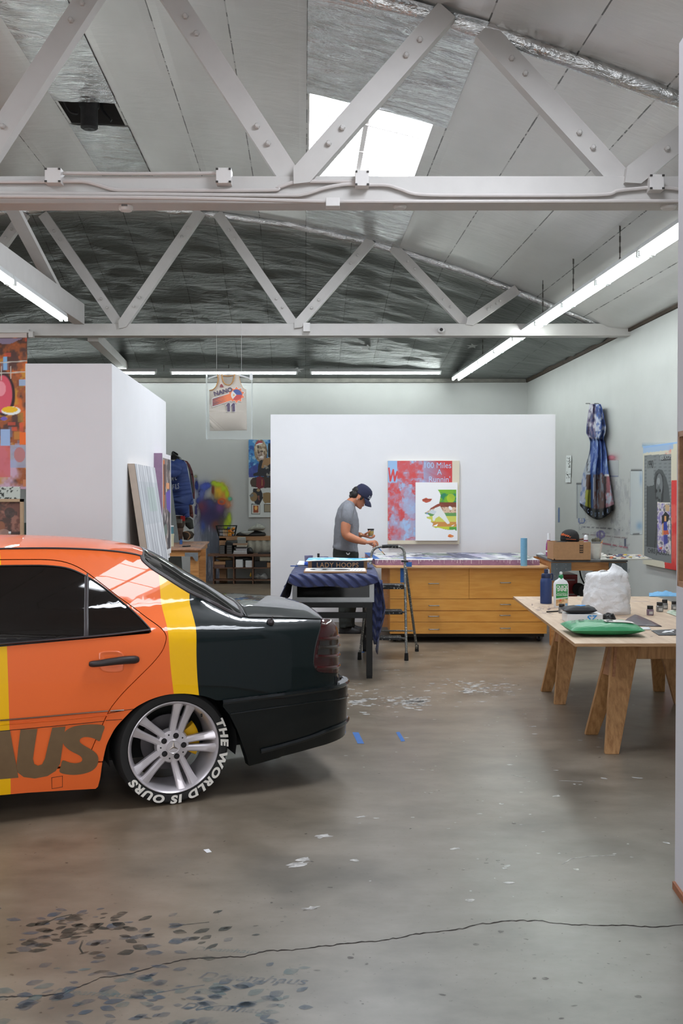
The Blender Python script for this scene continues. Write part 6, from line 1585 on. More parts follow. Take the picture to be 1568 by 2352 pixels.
def sawhorse(Yr, label, x0=1.84, x1=2.55):
    r = thing('sawhorse', label, 'sawhorse', ((x0 + x1) / 2, Yr, 0), group='sawhorses under the plywood table')
    MB().bx(x0 - .02, x1 + .02, Yr - .02, Yr + .02, TT - .17, TT - .021).build('ridge_beam', M_pine, r, world=True, bev=.003)
    for sx in (-1, 1):
        xe = x0 if sx < 0 else x1; xf = xe + sx * .12
        for sy in (-1, 1):
            mb = MB(); yb = Yr + sy * .26; yt = Yr + sy * .042
            ring = lambda z, x, y, w: [(x - w / 2, y - .02, z), (x + w / 2, y - .02, z), (x + w / 2, y + .02, z), (x - w / 2, y + .02, z)]
            mb.loft([ring(0, xf, yb, .087), ring(TT - .022, xe + .02 * -sx * 0 + .03, yt, .185 if sy < 0 else .16)], smooth=False); mb.build('leg', M_pine, r, world=True, bev=.003)
        mb = MB(); xq = lambda z: xe + sx * .12 * (1 - z / TT) - (.045 if sx < 0 else -.105) - sx * 0
        q = [(xq(.50), Yr - .20 + .06, .47), (xq(.50), Yr + .17, .44), (xq(.7), Yr + .085, TT - .024), (xq(.7), Yr - .085, TT - .024)]
        mb.prism([Vector(a) for a in q], (.018, 0, 0)); mb.build('gusset', wood('gusset_ply', (150, 98, 62), (190, 138, 98), 5, (9, 1, 9)), r, world=True)
    return r
sawhorse(6.62, 'near pine sawhorse under the front of the plywood table'); sawhorse(8.14, 'far pine sawhorse under the back of the plywood table')
# -- things on it
def onT(x, y): return atz(x, y, TT)
p = onT(1253.5, 1386); s = p.y / FPX
r = thing('water_bottle', 'navy blue insulated water bottle on the plywood table', 'bottle', p); M_nav = pm('navy_powder_coat', (38, 60, 110), .5, var=.04, scale=80)
rb = 13.3 * s; hb = 79 * s
MB().lathe([(.001, 0), (rb * .95, 0), (rb, .006), (rb, hb * .62), (rb * .97, hb * .68), (rb * .78, hb * .745), (.001, hb * .745)], 36).build('body', M_nav, r)
mb = MB(); mb.lathe([(rb * .80, hb * .745), (rb * .82, hb * .75), (rb * .82, hb * .83), (rb * .74, hb * .87), (rb * .34, hb * .88), (rb * .34, hb * .98), (rb * .30, hb), (.001, hb)], 28, caps=False); c_ = mb.build('lid', pm('navy_lid', (26, 40, 78), .45), r)
mb = MB(); mb.tube(smooth_pts([(rb * .7, 0, hb * .85), (rb * 1.05, 0, hb * .87), (rb * 1.12, 0, hb * .80), (rb * 1.08, 0, hb * .70), (rb * .9, 0, hb * .72)], 4), .006, 8); mb.build('carry_loop', pm('navy_lid', (0, 0, 0)), c_)
p = onT(1287.5, 1395); s = p.y / FPX; w_ = 16.5 * s; hb = 82 * s
r = thing('floor_finish_bottle', 'white bottle with green cap and floor finish label on the plywood table', 'bottle', p); M_whp = pm('white_plastic', (228, 230, 232), .35, var=.01, bump=0)
def rrect(hx, hy, r0, z, n=5): 
    o = []
    for cx_, cy_, a0 in ((hx - r0, hy - r0, 0), (-hx + r0, hy - r0, 90), (-hx + r0, -hy + r0, 180), (hx - r0, -hy + r0, 270)):
        for k in range(n + 1): a = R(a0 + 90 * k / n); o.append((cx_ + r0 * math.cos(a), cy_ + r0 * math.sin(a), z))
    return o
mb = MB(); mb.loft([rrect(w_ * .86, .030, .014, 0), rrect(w_ * .92, .034, .016, .01), rrect(w_ * 1.0, .035, .017, hb * .42), rrect(w_ * .98, .034, .017, hb * .66), rrect(w_ * .80, .030, .018, hb * .74), rrect(w_ * .36, .018, .014, hb * .80), rrect(w_ * .30, .015, .0125, hb * .84)]); mb.build('body', M_whp, r, sharp=35)
mb = MB(); mb.lathe([(w_ * .32, hb * .80), (w_ * .32, hb * .90), (w_ * .22, hb * .92), (w_ * .16, hb * .925)], 20, caps=False); cp_ = mb.build('cap', pm('green_cap', (22, 130, 74), .4), r)
mb = MB(); mb.lathe([(w_ * .16, hb * .92), (w_ * .22, hb * .96), (w_ * .14, hb), (.001, hb * 1.005)], 16); mb.build('spout', M_whp, cp_)
P_ = Pic(40, 90, (34, 140, 66)); P_.rect(0, 1, 0, .32, (190, 150, 100)); P_.noise(7, 9, .52, .6, (226, 200, 160), .0); P_.put((P_.v < .32) * np.clip((fbm(P_.u * 5, P_.v * 9, 3) - .5) / .1, 0, 1), (222, 190, 150)); P_.put(((P_.v > .28 + .07 * P_.u) * (P_.v < .34 + .07 * P_.u)) * 1., (226, 228, 222), .8); P_.put((P_.v > .72) * np.clip((fbm(P_.u * 4, P_.v * 5, 3) - .4) / .3, 0, 1), (110, 190, 110), .6); P_.rect(.3, .46, .2, .3, (206, 90, 60), .8); P_.rect(.8, .98, .0, .12, (120, 170, 210))
P_.mesh(w_ * 1.62, hb * .60, mapf=lambda p, u, v: Vector((p.x - w_ * .81, -.0362, p.y + hb * .06))).build('printed_label', vcm('glossy_label', .3, 0), r)
mb = MB(); MX = lambda z, x=0: Matrix.Translation((x, -.0375, z)) @ Matrix.Rotation(PI / 2, 4, 'X')
put_text(mb, 'QUICK', MX(hb * .545), .034, bold=.02, shear=.12, sx=.84); put_text(mb, 'SHINE', MX(hb * .465), .034, bold=.02, shear=.12, sx=.84); put_text(mb, 'FLOOR FINISH', MX(hb * .34), .0155, bold=.015, sx=.88); put_text(mb, 'MULTI-SURFACE', MX(hb * .395), .0105, bold=.01); mb.build('lettering', pm('white_lettering', (236, 240, 236), .5), r)
def jar(x, y, wpx, hpx, label, tint):
    p = onT(x, y); s = p.y / FPX; a = wpx / 2 * s; h = hpx * s
    r = thing('paint_jar', label, 'jar', p, group='small paint jars on the plywood table')
    MB().lathe([(.001, 0), (a * .9, 0), (a, .004), (a, h * .58), (a * .8, h * .66), (.001, h * .66)], 24).build('glass', tint, r)
    MB().lathe([(a * .82, h * .64), (a * .86, h * .66), (a * .86, h * .97), (a * .8, h), (.001, h)], 24, caps=False).build('lid', M_black, r)
    MB().bx(-a * .55, a * .45, -a * 1.01, -a * .8, h * .14, h * .42).build('paper_label', pm('pale_label', (190, 190, 188), .7), r)
M_jg = pm('jar_grey_glass', (120, 122, 122), .15, var=.08, coat=.5); M_jv = pm('jar_violet_glass', (128, 110, 128), .15, var=.08, coat=.5)
jar(1289.5, 1408, 15, 21, 'small grey paint jar beside the floor finish bottle', M_jg); jar(1492.5, 1413, 16, 22, 'violet paint jar right of the white bag', M_jv); jar(1514.5, 1405, 16, 22, 'grey paint jar between the violet jar and the farthest jar', M_jg); jar(1526, 1399, 14, 22, 'farthest paint jar on the plywood table', M_jg); jar(1547, 1401, 12, 20, 'slim grey jar at the partition edge', M_jg)
a, b = onT(1255, 1407), onT(1290, 1405); mb = MB(); mb.tube([a + Vector((0, 0, .006)), b + Vector((0, 0, .006))], .0055, 8); tag(mb.build('marker_pen', M_black), 'black marker lying before the floor finish bottle', 'pen')
# white box and pouch
p = onT(1343, 1430); s = p.y / FPX; w_ = 41 * s; hb = 19 * s
r = thing('white_box', 'white box with blue emblem under the black pouch', 'box', p)
MB().bx(-w_, w_, 0, .17, 0, hb).build('carton', M_whp, r, bev=.002)
mb = MB(); put_text(mb, 'S7', Matrix.Translation((w_ * .30, -.0012, hb * .22)) @ Matrix.Rotation(PI / 2, 4, 'X'), hb * .95, bold=.02, shear=.3, sx=1.25); mb.build('emblem', pm('bright_blue_print', (44, 150, 224), .4), r)
def pillow(name, c, hx, hy, h, mat, parent=None, nx=18, ny=12, rz=0., wr=.004, pw=.5, M=None, pe=3):
    mb = MB(); rr = random.Random(int(abs(c[0]) * 1000)); M = TR(c, rz) if M is None else M
    for sgn in (1, -1):
        g = []
        for i in range(nx + 1):
            row = []
            for j in range(ny + 1):
                a = -1 + 2 * i / nx; b = -1 + 2 * j / ny; f = (max(0, 1 - abs(a) ** 3) * max(0, 1 - abs(b) ** pe)) ** pw
                n = float(fbm(np.array(a * 3 + c[0] * 7 + sgn), np.array(b * 3 + 5), 3) - .5) * 2
                row.append(Vector((a * hx, b * hy, h / 2 * (1 + sgn * f) + n * wr * f * 3 * (sgn > 0))))
            g.append(row if sgn > 0 else row)
        if sgn < 0: g = list(reversed(g))
        mb.sheet(g, M=M)
    return mb.build(name, mat, parent, sharp=0)
q = onT(1334, 1430); r = thing('pouch', 'black fabric pouch with blue emblem lying on the white box', 'pouch', (q.x, q.y + .07, TT + hb))
pillow('bag', (0, 0, 0), .118, .075, .055, pm('black_nylon', (30, 31, 36), .6, var=.1), r)
mb = MB(); E = [(-.036, -.01), (.0, .034), (.040, .034), (.052, .018), (.012, .018), (.03, -.002), (.0, -.022)]; E2 = [(.018, .004), (.05, .012), (.038, -.014), (.0, -.034)]
for e in (E, E2): mb.prism([(x, y * 1.1 - .01, .056 - .10 * max(0, abs(y)) ** 1.3) for x, y in e], (0, 0, .003))
mb.build('emblem', pm('bright_blue_print', (0, 0, 0)), r)
for x, y, w1, h1, lab, nm in ((1399, 1422, 14, 14, 'black cable roll behind the green mailer', 'cable_roll'), (1391, 1425, 8, 10, 'small black clip beside the white box', 'black_clip')):
    p = onT(x, y); s = p.y / FPX; r = thing(nm, lab, nm.split('_')[1], p); mb = MB(); 
    for k in range(4): mb.tube([(w1 * s * (.9 - .12 * k) * math.cos(t), .05 * math.sin(t) * (1 - .1 * k), .008 + .009 * k + .003 * math.sin(3 * t + k)) for t in [2 * PI * j / 18 for j in range(18)]], .007, 6, closed=True)
    mb.build('loops', M_black, r); MB().bx(-w1 * s * .6, w1 * s * .6, -.03, .03, .004, h1 * s * .7).build('core', M_rubber, r, bev=.006)
# plastic bag
def plastic_bag():
    p = onT(1398, 1412); s = p.y / FPX; r = thing('plastic_bag', 'crumpled white plastic carrier bag on the plywood table', 'bag', p)
    rows = [(0, -50, 57, .12), (8, -53, 60, .13), (25, -54, 57, .135), (50, -53, 52, .125), (75, -48, 49, .11), (90, -46, 50, .10), (96, -36, 47, .08), (98.5, 2, 45, .05), (101, 7, 41, .04), (108, 12, 35, .026), (113, 14, 24, .018), (116, 14, 19, .008)]
    mb = MB(); rg = []; nz = 42
    for k in range(nz + 1):
        z = 116 * k / nz; x0 = np.interp(z, [q[0] for q in rows], [q[1] for q in rows]); x1 = np.interp(z, [q[0] for q in rows], [q[2] for q in rows]); d = np.interp(z, [q[0] for q in rows], [q[3] for q in rows])
        ring = []
        for j in range(56):
            a = 2 * PI * j / 56; cx_, cw = (x0 + x1) / 2 * s, (x1 - x0) / 2 * s
            n = float(fbm(np.array(3 * math.cos(a) + 9), np.array(3 * math.sin(a) + z / 22.), 4) - .5); n2 = abs(float(fbm(np.array(5 * math.cos(a) + z / 30), np.array(5 * math.sin(a) + 3 + z / 14.), 3) - .5))
            f = 1 + (.55 * n - .42 * n2) * (0.6 if 4 < z < 100 else .25)
            ring.append(Vector((cx_ + cw * f * math.copysign(abs(math.cos(a)) ** .9, math.cos(a)), .13 + d * f * math.copysign(abs(math.sin(a)) ** .8, math.sin(a)) - .04, z * s)))
        rg.append(ring)
    mb.loft(rg)
    t = NT('thin_white_plastic'); t.col((232, 232, 234)); t.set(Roughness=.3, Subsurface_Weight=.15, Subsurface_Radius=(.02, .02, .02)); n = t.noise(t.coord(), 11, 5, .65, 1.5); t.bump(n, .6, .02)
    mb.build('film', t.m, r, sharp=0)
    # loose handle loop on the left shoulder
    g = []
    for k in range(13):
        a = PI * k / 12; g.append([Vector(((-6 + 20 * math.cos(a)) * s, .08 + w0, (84 + 17 * math.sin(a)) * s)) for w0 in (-.02, .0, .025)])
    b = MB(); b.sheet(g); b.build('handle', t.m, r, sharp=0, solid=.002)
    mb = MB(); mb.add([(20 * s, -.06, 62 * s), (32 * s, -.052, 60 * s), (27 * s, -.055, 56 * s)], [(0, 1, 2)])
plastic_bag()
# green mailer
p0, p1 = onT(1316, 1463), onT(1478, 1465); p = (p0 + p1) / 2
r = thing('mailer', 'green plastic mailing bag with white shipping label at the table front', 'parcel', (p.x, p.y + .17, TT))
L_ = (p1.x - p0.x) / 2 + .015
M_grn = NT('crinkled_green_film'); M_grn.col((52, 140, 92)); M_grn.set(Roughness=.32); M_grn.bump(M_grn.noise(M_grn.coord((1, 3, 1)), 9, 4, .6, 1), .5, .012); M_grn = M_grn.m
MH = .088
pillow('film', (0, 0, 0), L_, .185, MH, M_grn, r, 30, 20, wr=.003, pw=.5, pe=2.4, M=Matrix.Identity(4))
msurf = lambda p, o=.010: Vector((p.x, p.y, MH / 2 * (1 + (max(0, 1 - abs(p.x / L_) ** 3) * max(0, 1 - abs(p.y / .185) ** 2.4)) ** .5) + o))
mb = MB(); 
for s_, x, y, sz, rz in (('e', -.115, .10, .07, 2.8), ('u', .0, .06, .06, 2.9), ('o', .03, -.02, .05, 3.0), ('e', -.05, .05, .045, 2.7), ('c', .06, .09, .05, 3.0), ('s', .09, .05, .04, 2.8), ('e', -.17, .08, .05, 2.6), ('c', -.02, .13, .03, 3)):
    put_text(mb, s_, Matrix.Identity(4), sz * 1.3, bold=.015, mapf=lambda p: msurf(Matrix.Rotation(rz, 4, 'Z') @ p + Vector((x * .95 - .02, y * .7 - .06, 0))))
mb.build('lettering', pm('black_print', (24, 44, 34), .5), r)
P_ = Pic(60, 20, (226, 220, 212)); P_.rect(.05, .3, .2, .8, (90, 90, 90), .0)
for k in range(14): P_.rect(.06 + .017 * k, .066 + .017 * k + .004 * (k % 3), .25, .8, (70, 70, 70))
P_.rect(.4, .7, .55, .62, (150, 146, 140)); P_.rect(.4, .8, .35, .40, (150, 146, 140)); P_.rect(.72, .92, .3, .75, (196, 190, 182))
P_.mesh(.19, .07, mapf=lambda p, u, v: msurf(Vector((p.x + .01 - .01, p.y - .10, 0)), .009)).build('shipping_label', vcm('paper_label_print', .6, 0), r)
# papers and rag
def flat_sheet(name, pts, mat, label, cat, curl=.0, th=.0015):
    q = [onT(*a) for a in pts]; mb = MB(); g = []
    for i in range(9):
        row = []
        for j in range(7):
            u, v = i / 8, j / 6; a = q[0].lerp(q[1], u).lerp(q[3].lerp(q[2], u), v); row.append(a + Vector((0, 0, .003 + curl * (v ** 2) * (1 - abs(2 * u - .8)) )))
        g.append(row)
    mb.sheet(g); return tag(mb.build(name, mat, solid=th, sharp=0), label, cat)
flat_sheet('photo_print', [(1421, 1437), (1520, 1440), (1486, 1421), (1440, 1424)], pm('dark_photo_print', (84, 74, 82), .35, var=.2, scale=8), 'curled dark photo print behind the green mailer', 'print', .035)
flat_sheet('card', [(1462, 1447), (1495, 1447), (1490, 1441), (1458, 1442)], M_whp, 'small white card behind the green mailer end', 'card')
o = flat_sheet('dark_print', [(1512, 1460), (1560, 1460), (1556, 1446), (1494, 1449)], pm('charcoal_print', (56, 56, 60), .5), 'dark print with white figure beside the near partition', 'print')
mb = MB(); q = [onT(*a) + Vector((0, 0, .006)) for a in ((1519, 1455), (1527, 1451), (1536, 1451), (1545, 1448), (1549, 1450), (1541, 1453), (1547, 1455), (1535, 1454), (1526, 1456))]; mb.prism(q, (0, 0, .001)); mb.build('white_figure', M_whp, o)
flat_sheet('leaf_card', [(1530, 1408), (1552, 1416), (1560, 1406), (1534, 1404)], pm('green_leaf_card', (74, 130, 90), .5, rgb2=(226, 226, 214), scale=30), 'green and white card beside the partition on the table', 'card', .01)
mb = MB(); g = []
for i in range(22):
    row = []
    for j in range(9):
        u, v = i / 21, j / 8; q = onT(1490 + 66 * u, 1371 - 8 * v); n = float(fbm(np.array(u * 7), np.array(v * 4), 3)); row.append(q + Vector((0, 0, .004 + .05 * n * math.sin(PI * u) * math.sin(PI * v))))
    g.append(row)
mb.sheet(g); tag(mb.build('shop_rag', pm('light_blue_rag', (118, 172, 214), .9, var=.06, scale=60), solid=.002, sharp=0), 'crumpled light blue rag at the back of the plywood table', 'rag')
# ---- workbench behind
BT = .945
YB0 = 10.9
bx0, bx1 = at(1266, 1290, YB0).x, at(1441, 1290, YB0).x
bb0 = atz(1231, 1273, BT)
r = thing('workbench', 'wooden workbench with grey top and steel corner brackets by the right wall', 'workbench', ((bx0 + bx1) / 2, 11.4, 0))
M_gtop = pm('grey_scuffed_top', (98, 100, 102), .55, var=.15, scale=7); M_bwood = wood('bench_fir', (158, 104, 54), (204, 148, 88), 4, (1, 8, 8)); M_bplate = pm('galvanised_plate', (112, 120, 124), .45, metal=.6, var=.08)
mb = MB(); mb.prism([(bx0, YB0, BT - .022), (bx1, YB0, BT - .022), (bx1 - .03, bb0.y, BT - .022), (bb0.x, bb0.y, BT - .022)], (0, 0, .022)); mb.build('top', M_gtop, r, world=True)
za1, za0 = at(1300, 1292, YB0).z, at(1300, 1311, YB0).z
MB().bx(bx0 + .01, bx1 - .01, YB0 + .02, YB0 + .06, za0, BT - .022).build('apron', M_bwood, r, world=True)
mb = MB(); mb.prism([(bx0 + .012, YB0 + .03, za0), (bx0 + .05, YB0 + .03, za0), (bb0.x + .05, bb0.y, za0), (bb0.x + .012, bb0.y, za0)], (0, 0, BT - .022 - za0)); mb.build('apron', M_bwood, r, world=True)
for x in (bx0 + .012, bx1 - .11):
    for y in (YB0 + .06, bb0.y - .12): MB().bx(x - (.1 if y > 11.5 and x < 1.5 * 2 else 0) * 0, x + .095, y, y + .09, 0, BT - .022).build('leg', M_bwood, r, world=True)
for x, sg in ((bx0, 1), (bx1, -1)):
    mb = MB(); q = [(0, BT - .03), (.22, BT - .03), (.22, za0), (.13, za0 - .012), (.085, za0 - .11), (0, za0 - .11)] if sg > 0 else [(0, BT - .03), (.20, BT - .03), (.20, za0), (.11, za0 - .02), (.085, za0 - .2), (0, za0 - .2)]
    mb.prism([(x + sg * a, YB0 + .014, z) for a, z in q], (0, .006, 0)); mb.build('corner_bracket', M_bplate, r, world=True)
    for a, z in ((.06, BT - .05), (.16, BT - .05), (.06, za0 + .02), (.16, za0 + .02), (.04, za0 - .06)):
        b = MB(); b.lathe([(.001, .006), (.006, .006), (.007, 0), (.001, 0)], 8, M=TR((x + sg * a, YB0 + .014, z), 0, PI / 2)); b.build('screw', M_steel, r, world=True)
q = at(1381, 1301, YB0 + .015); mb = MB(); put_text(mb, 'DE', Matrix.Translation(q) @ Matrix.Rotation(-PI / 2, 4, 'Y') @ Matrix.Rotation(PI / 2, 4, 'X'), .06, bold=.01); 
# cardboard box
p0, p1 = atz(1270, 1287, BT), atz(1356, 1287, BT); hb = at(1310, 1245, p0.y).z - BT
r = thing('cardboard_box', 'open brown cardboard box standing on the workbench', 'box', ((p0.x + p1.x) / 2, p0.y, BT)); w_ = (p1.x - p0.x) / 2
mb = MB(); t_ = .005
mb.bx(-w_, w_, 0, t_, 0, hb).bx(-w_, w_, .31, .315, 0, hb).bx(-w_, -w_ + t_, t_, .31, 0, hb).bx(w_ - t_, w_, t_, .31, 0, hb).bx(-w_, w_, 0, .315, 0, t_); mb.build('carton', M_card, r)
mb = MB(); 
for z in (.40, .52, .64, .76): mb.bx(w_ * .40, w_ * .60, -.0012, 0, hb * z, hb * (z + .07))
mb.bx(w_ * .40, w_ * .415, -.0012, 0, hb * .40, hb * .90).bx(w_ * .585, w_ * .60, -.0012, 0, hb * .40, hb * .90); mb.bx(-w_ * .97, -w_ * .90, -.0012, 0, hb * .03, hb * .09); mb.build('printed_marks', pm('dark_carton_print', (70, 54, 40), .7), r)
# cap on the box
M_capb = pm('black_cap_cloth', (26, 26, 28), .8, var=.1, scale=60)
q = at(1309, 1245, p0.y + .12); r = thing('trucker_cap', 'black trucker cap with orange script on the cardboard box', 'cap', (q.x, p0.y + .14, BT + hb))
rg = []
for z, rx in ((0, .098), (.03, .102), (.07, .098), (.105, .08), (.125, .05), (.134, .015)): rg.append([Vector((rx * math.cos(a) * 1.02 - .1 * z * 0, rx * .85 * math.sin(a), z)) for a in [2 * PI * k / 28 for k in range(28)]])
mb = MB(); mb.loft(rg, caps=False); mb.build('crown', M_capb, r, sharp=0, solid=.003)
mb = MB(); g = []
for i in range(7):
    s = i / 6; g.append([Vector((-.085 * math.cos(a) - .095 * s * math.cos(a) ** .5, .082 * math.sin(a), .008 - .02 * s * s - 0 * a)) for a in [R(-75 + 150 * j / 12) for j in range(13)]])
mb.sheet(g); mb.build('brim', M_capb, r, sharp=0, solid=.004)
cm_ = lambda x, z: Vector((-.012 + .106 * math.sin(x / .104 - .45), -.0905 * math.cos(x / .104 - .45), z))
mb = MB(); mb.tube(smooth_pts([cm_(*q) for q in ((-.06, .068), (-.05, .09), (-.042, .068), (-.03, .092), (-.024, .066), (-.012, .082), (-.004, .06), (.008, .076), (.016, .056), (.026, .07), (.036, .05), (.05, .056))], 5), .0038, 6); mb.build('script', pm('orange_embroidery', (226, 110, 60), .7), r)
mb = MB(); mb.tube(smooth_pts([(-.06, -.085, .03), (0, -.092, .027), (.05, -.08, .024)], 4), .002, 5); mb.build('piping', pm('orange_embroidery', (0, 0, 0)), r)
def onB(x, y): return atz(x, y, BT)
q = at(1345, 1245, p0.y + .1); r = thing('spray_can', 'white spray can standing in the cardboard box', 'can', (q.x, p0.y + .1, BT + .006)); a = 5 * q.y / FPX; zt = at(1345, 1230, p0.y + .1).z - BT
MB().lathe([(.001, 0), (a, 0), (a, zt * .92), (a * .85, zt * .97), (a * .4, zt), (.001, zt)], 20).build('can', M_whp, r); MB().lathe([(a * 1.01, zt * .74), (a * 1.01, zt * .8)], 20, caps=False).build('printed_band', pm('red_violet_print', (150, 60, 90), .5), r)
a_, b_ = at(1325, 1240, p0.y + .2), at(1340, 1238, p0.y + .2); mb = MB(); mb.tube([a_ - Vector((.01, 0, .1)), a_, b_], .012, 8); tag(mb.build('brown_stick', pm('dark_red_wood', (110, 62, 46), .5)), 'dark red wooden stick in the cardboard box behind the cap', 'stick')
p = onB(1368, 1283); s = p.y / FPX
r = thing('brush_bucket', 'white tub of brushes beside the cardboard box', 'tub', p); hb2 = 35 * s
MB().lathe([(.001, 0), (10.5 * s, 0), (14.5 * s, hb2), (13.8 * s, hb2), (9.8 * s, .005), (.001, .005)], 28, caps=False).build('tub', pm('cream_white_plastic', (214, 214, 206), .5), r)
for k, (dx, dz, w1, c) in enumerate(((-5, 7, 5.5, (84, 82, 72)), (3, 9, 6.5, (110, 106, 92)), (7, 6, 5, (70, 68, 62)))):
    t = thing('paint_brush', ['broad dark brush standing left in the white tub', 'broad grey brush standing in the middle of the white tub', 'narrow dark brush standing right in the white tub'][k], 'brush', p + Vector((dx * s, .01 * k, .02)), group='brushes in the white tub')
    MB().bx(-.006, .006, -.004, .004, 0, hb2 - .03).build('handle', M_bwood, t); MB().bx(-w1 * s * .8, w1 * s * .8, -.008, .008, hb2 - .03, hb2).build('ferrule', M_steel, t)
    mb = MB(); mb.loft([[(-w1 * s * f, -.007 * g, z), (w1 * s * f, -.007 * g, z), (w1 * s * f, .007 * g, z), (-w1 * s * f, .007 * g, z)] for f, g, z in ((.8, 1, hb2), (1.0, 1.2, hb2 + dz * s * .5), (.7, .6, hb2 + dz * s))], smooth=False); mb.build('bristles', pm('bristle_%d' % k, c, .9, var=.2, scale=90), t)
for k in range(2): 
    mb = MB(); mb.tube([p + Vector((.02, .02, .05)), p + Vector(((14 + 4 * k) * s, .03 + .02 * k, hb2 + (3 + 3 * k) * s))], .005, 6); tag(mb.build('brush_handle_stick', M_bwood), ['lower wooden brush handle leaning out of the white tub', 'upper wooden brush handle leaning out of the white tub'][k], 'stick')
p = onB(1259.5, 1276.5); s = p.y / FPX; a = 6.5 * s; hb = 52 * s
r = thing('spray_bottle', 'clear bottle of pink and violet liquid left of the cardboard box', 'bottle', p)
MB().lathe([(.001, 0), (a, 0), (a * 1.02, hb * .30), (a * .95, hb * .5), (a * .7, hb * .62), (a * .55, hb * .70), (.001, hb * .7)], 24).build('body', pm('pink_liquid_bottle', (176, 48, 92), .12, rgb2=(126, 60, 130), scale=16, coat=.6), r)
MB().lathe([(a * 1.03, hb * .17), (a * 1.03, hb * .24)], 24, caps=False).build('white_band', M_whp, r)
MB().lathe([(a * .55, hb * .68), (a * .5, hb * .8), (a * .45, hb * .9), (a * .5, hb * .92), (a * .45, hb), (.001, hb)], 16, caps=False).build('cap', M_whp, r)
# palette
q0, q1, q2, q3 = at(1376, 1287.5, 10.95), at(1499, 1288, 10.93), at(1470, 1274, 11.9), at(1377, 1274.5, 11.9)
r = thing('palette_board', 'glass palette board heaped with paint jutting over the workbench end', 'palette', (q0.x, 11.3, BT + .004)); z_ = BT + .006
mb = MB(); pts = [atz(1378, 1287, z_), atz(1497, 1286, z_), atz(1470, 1275, z_), atz(1380, 1276, z_)]; mb.prism(pts, (0, 0, .012)); mb.build('board', pm('pale_board', (186, 186, 178), .5), r, world=True)
rr = random.Random(8); cols = [(30, 30, 34), (200, 96, 40), (226, 222, 214), (150, 60, 40), (60, 66, 110), (206, 180, 60), (120, 116, 110)]
pmats = [pm('palette_paint_%d' % k, c, .4, var=.1) for k, c in enumerate(cols)]
for k in range(46):
    u, v = rr.random() ** 1.1, rr.uniform(.08, .92); q = pts[0].lerp(pts[1], u).lerp(pts[3].lerp(pts[2], u), v); b = MB(); s_ = rr.uniform(.012, .035) * (1.2 - u * .6)
    b.ball((q.x, q.y, z_ + .013), s_, s_ * 1.3, rr.uniform(.004, .022) * (1.2 - u), 0, 8, 5); b.build('paint_dab', pmats[rr.randrange(7) if u > .35 else rr.choice([0, 0, 4, 1, 2])], r, world=True, sharp=0)
# things under the bench
q0, q1 = at(1291, 1360, 11.5), at(1326, 1312, 11.5); r = thing('tool_chest', 'red steel tool chest under the workbench', 'tool chest', ((q0.x + q1.x) / 2, 11.5, 0)); w_ = (q1.x - q0.x) / 2; M_redm = pm('red_enamel', (124, 22, 22), .4, var=.06)
MB().bx(-w_, w_, 0, .45, .03, .74).build('cabinet', M_redm, r, bev=.004)
for k in range(4): d = MB().bx(-w_ + .01, w_ - .01, -.012, 0, .06 + .165 * k, .21 + .165 * k).build('drawer', M_redm, r, bev=.002); MB().bx(-w_ * .6, w_ * .6, -.022, -.012, .18 + .165 * k, .19 + .165 * k).build('pull', M_steel, d)
p = at(1333, 1355, 11.3); r = thing('shop_vacuum', 'black wheeled shop vacuum on the floor beside the tool chest', 'vacuum', (p.x, 11.3, 0)); 
MB().lathe([(.001, .06), (.15, .06), (.17, .1), (.17, .3), (.12, .4), (.001, .42)], 24).build('drum', M_black, r)
for y in (-.14, .14): MB().lathe([(.001, -.015), (.05, -.015), (.072, -.01), (.072, .01), (.05, .015), (.001, .015)], 24, M=TR((.0, y - .05, p.z if p.z > .073 else .073), 0, PI / 2)).build('wheel', M_rubber, r)
mb = MB(); mb.tube(smooth_pts([at(1331, 1311, 11.6), at(1334, 1325, 11.55), at(1340, 1338, 11.5), at(1348, 1352, 11.4), at(1352, 1375, 11.3)], 5), .009, 8); tag(mb.build('power_cord', M_rubber), 'black cord hanging from the workbench to the floor', 'cord')
p = onB(1243, 1274.5); mb = MB(); rr = random.Random(6); g = []
for i in range(10): g.append([p + Vector((-.05 + .1 * i / 9, -.04 + .16 * j / 6, .004 + .03 * rr.random() * math.sin(PI * i / 9) * math.sin(PI * j / 6))) for j in range(7)])
mb.sheet(g); tag(mb.build('crumpled_wrap', pm('clear_wrap', (196, 200, 204), .2, var=.1), sharp=0), 'crumpled clear wrap at the left end of the workbench', 'wrap')
# ---- loose marks on the floor
for q, lab in ((((809, 1682), (823, 1682), (836, 1708), (821, 1708)), 'left blue tape strip on the concrete floor'), (((909, 1682), (917, 1681), (930, 1702), (921, 1703)), 'right blue tape strip on the concrete floor'), (((829, 1496.5), (836, 1496.5), (837, 1499), (829, 1499)), 'small blue tape piece on the floor by the ladder foot')):
    mb = MB(); mb.prism([atz(x, y, .0008) for x, y in q], (0, 0, .0006)); tag(mb.build('tape_strip', pm('blue_masking_tape', (0, 0, 0))), lab, 'tape')
mb = MB(); mb.prism([atz(x, y, .001) for x, y in ((467, 1952), (479, 1950), (486, 1957), (475, 1959))], (0, 0, .001)); tag(mb.build('paper_scrap', M_whp), 'small white paper square lying on the concrete floor', 'paper')
# ================================================================== LEFT AND BACK
bwx = lambda Y: -1.493 - .0425 * Y       # right face of the boxed wall
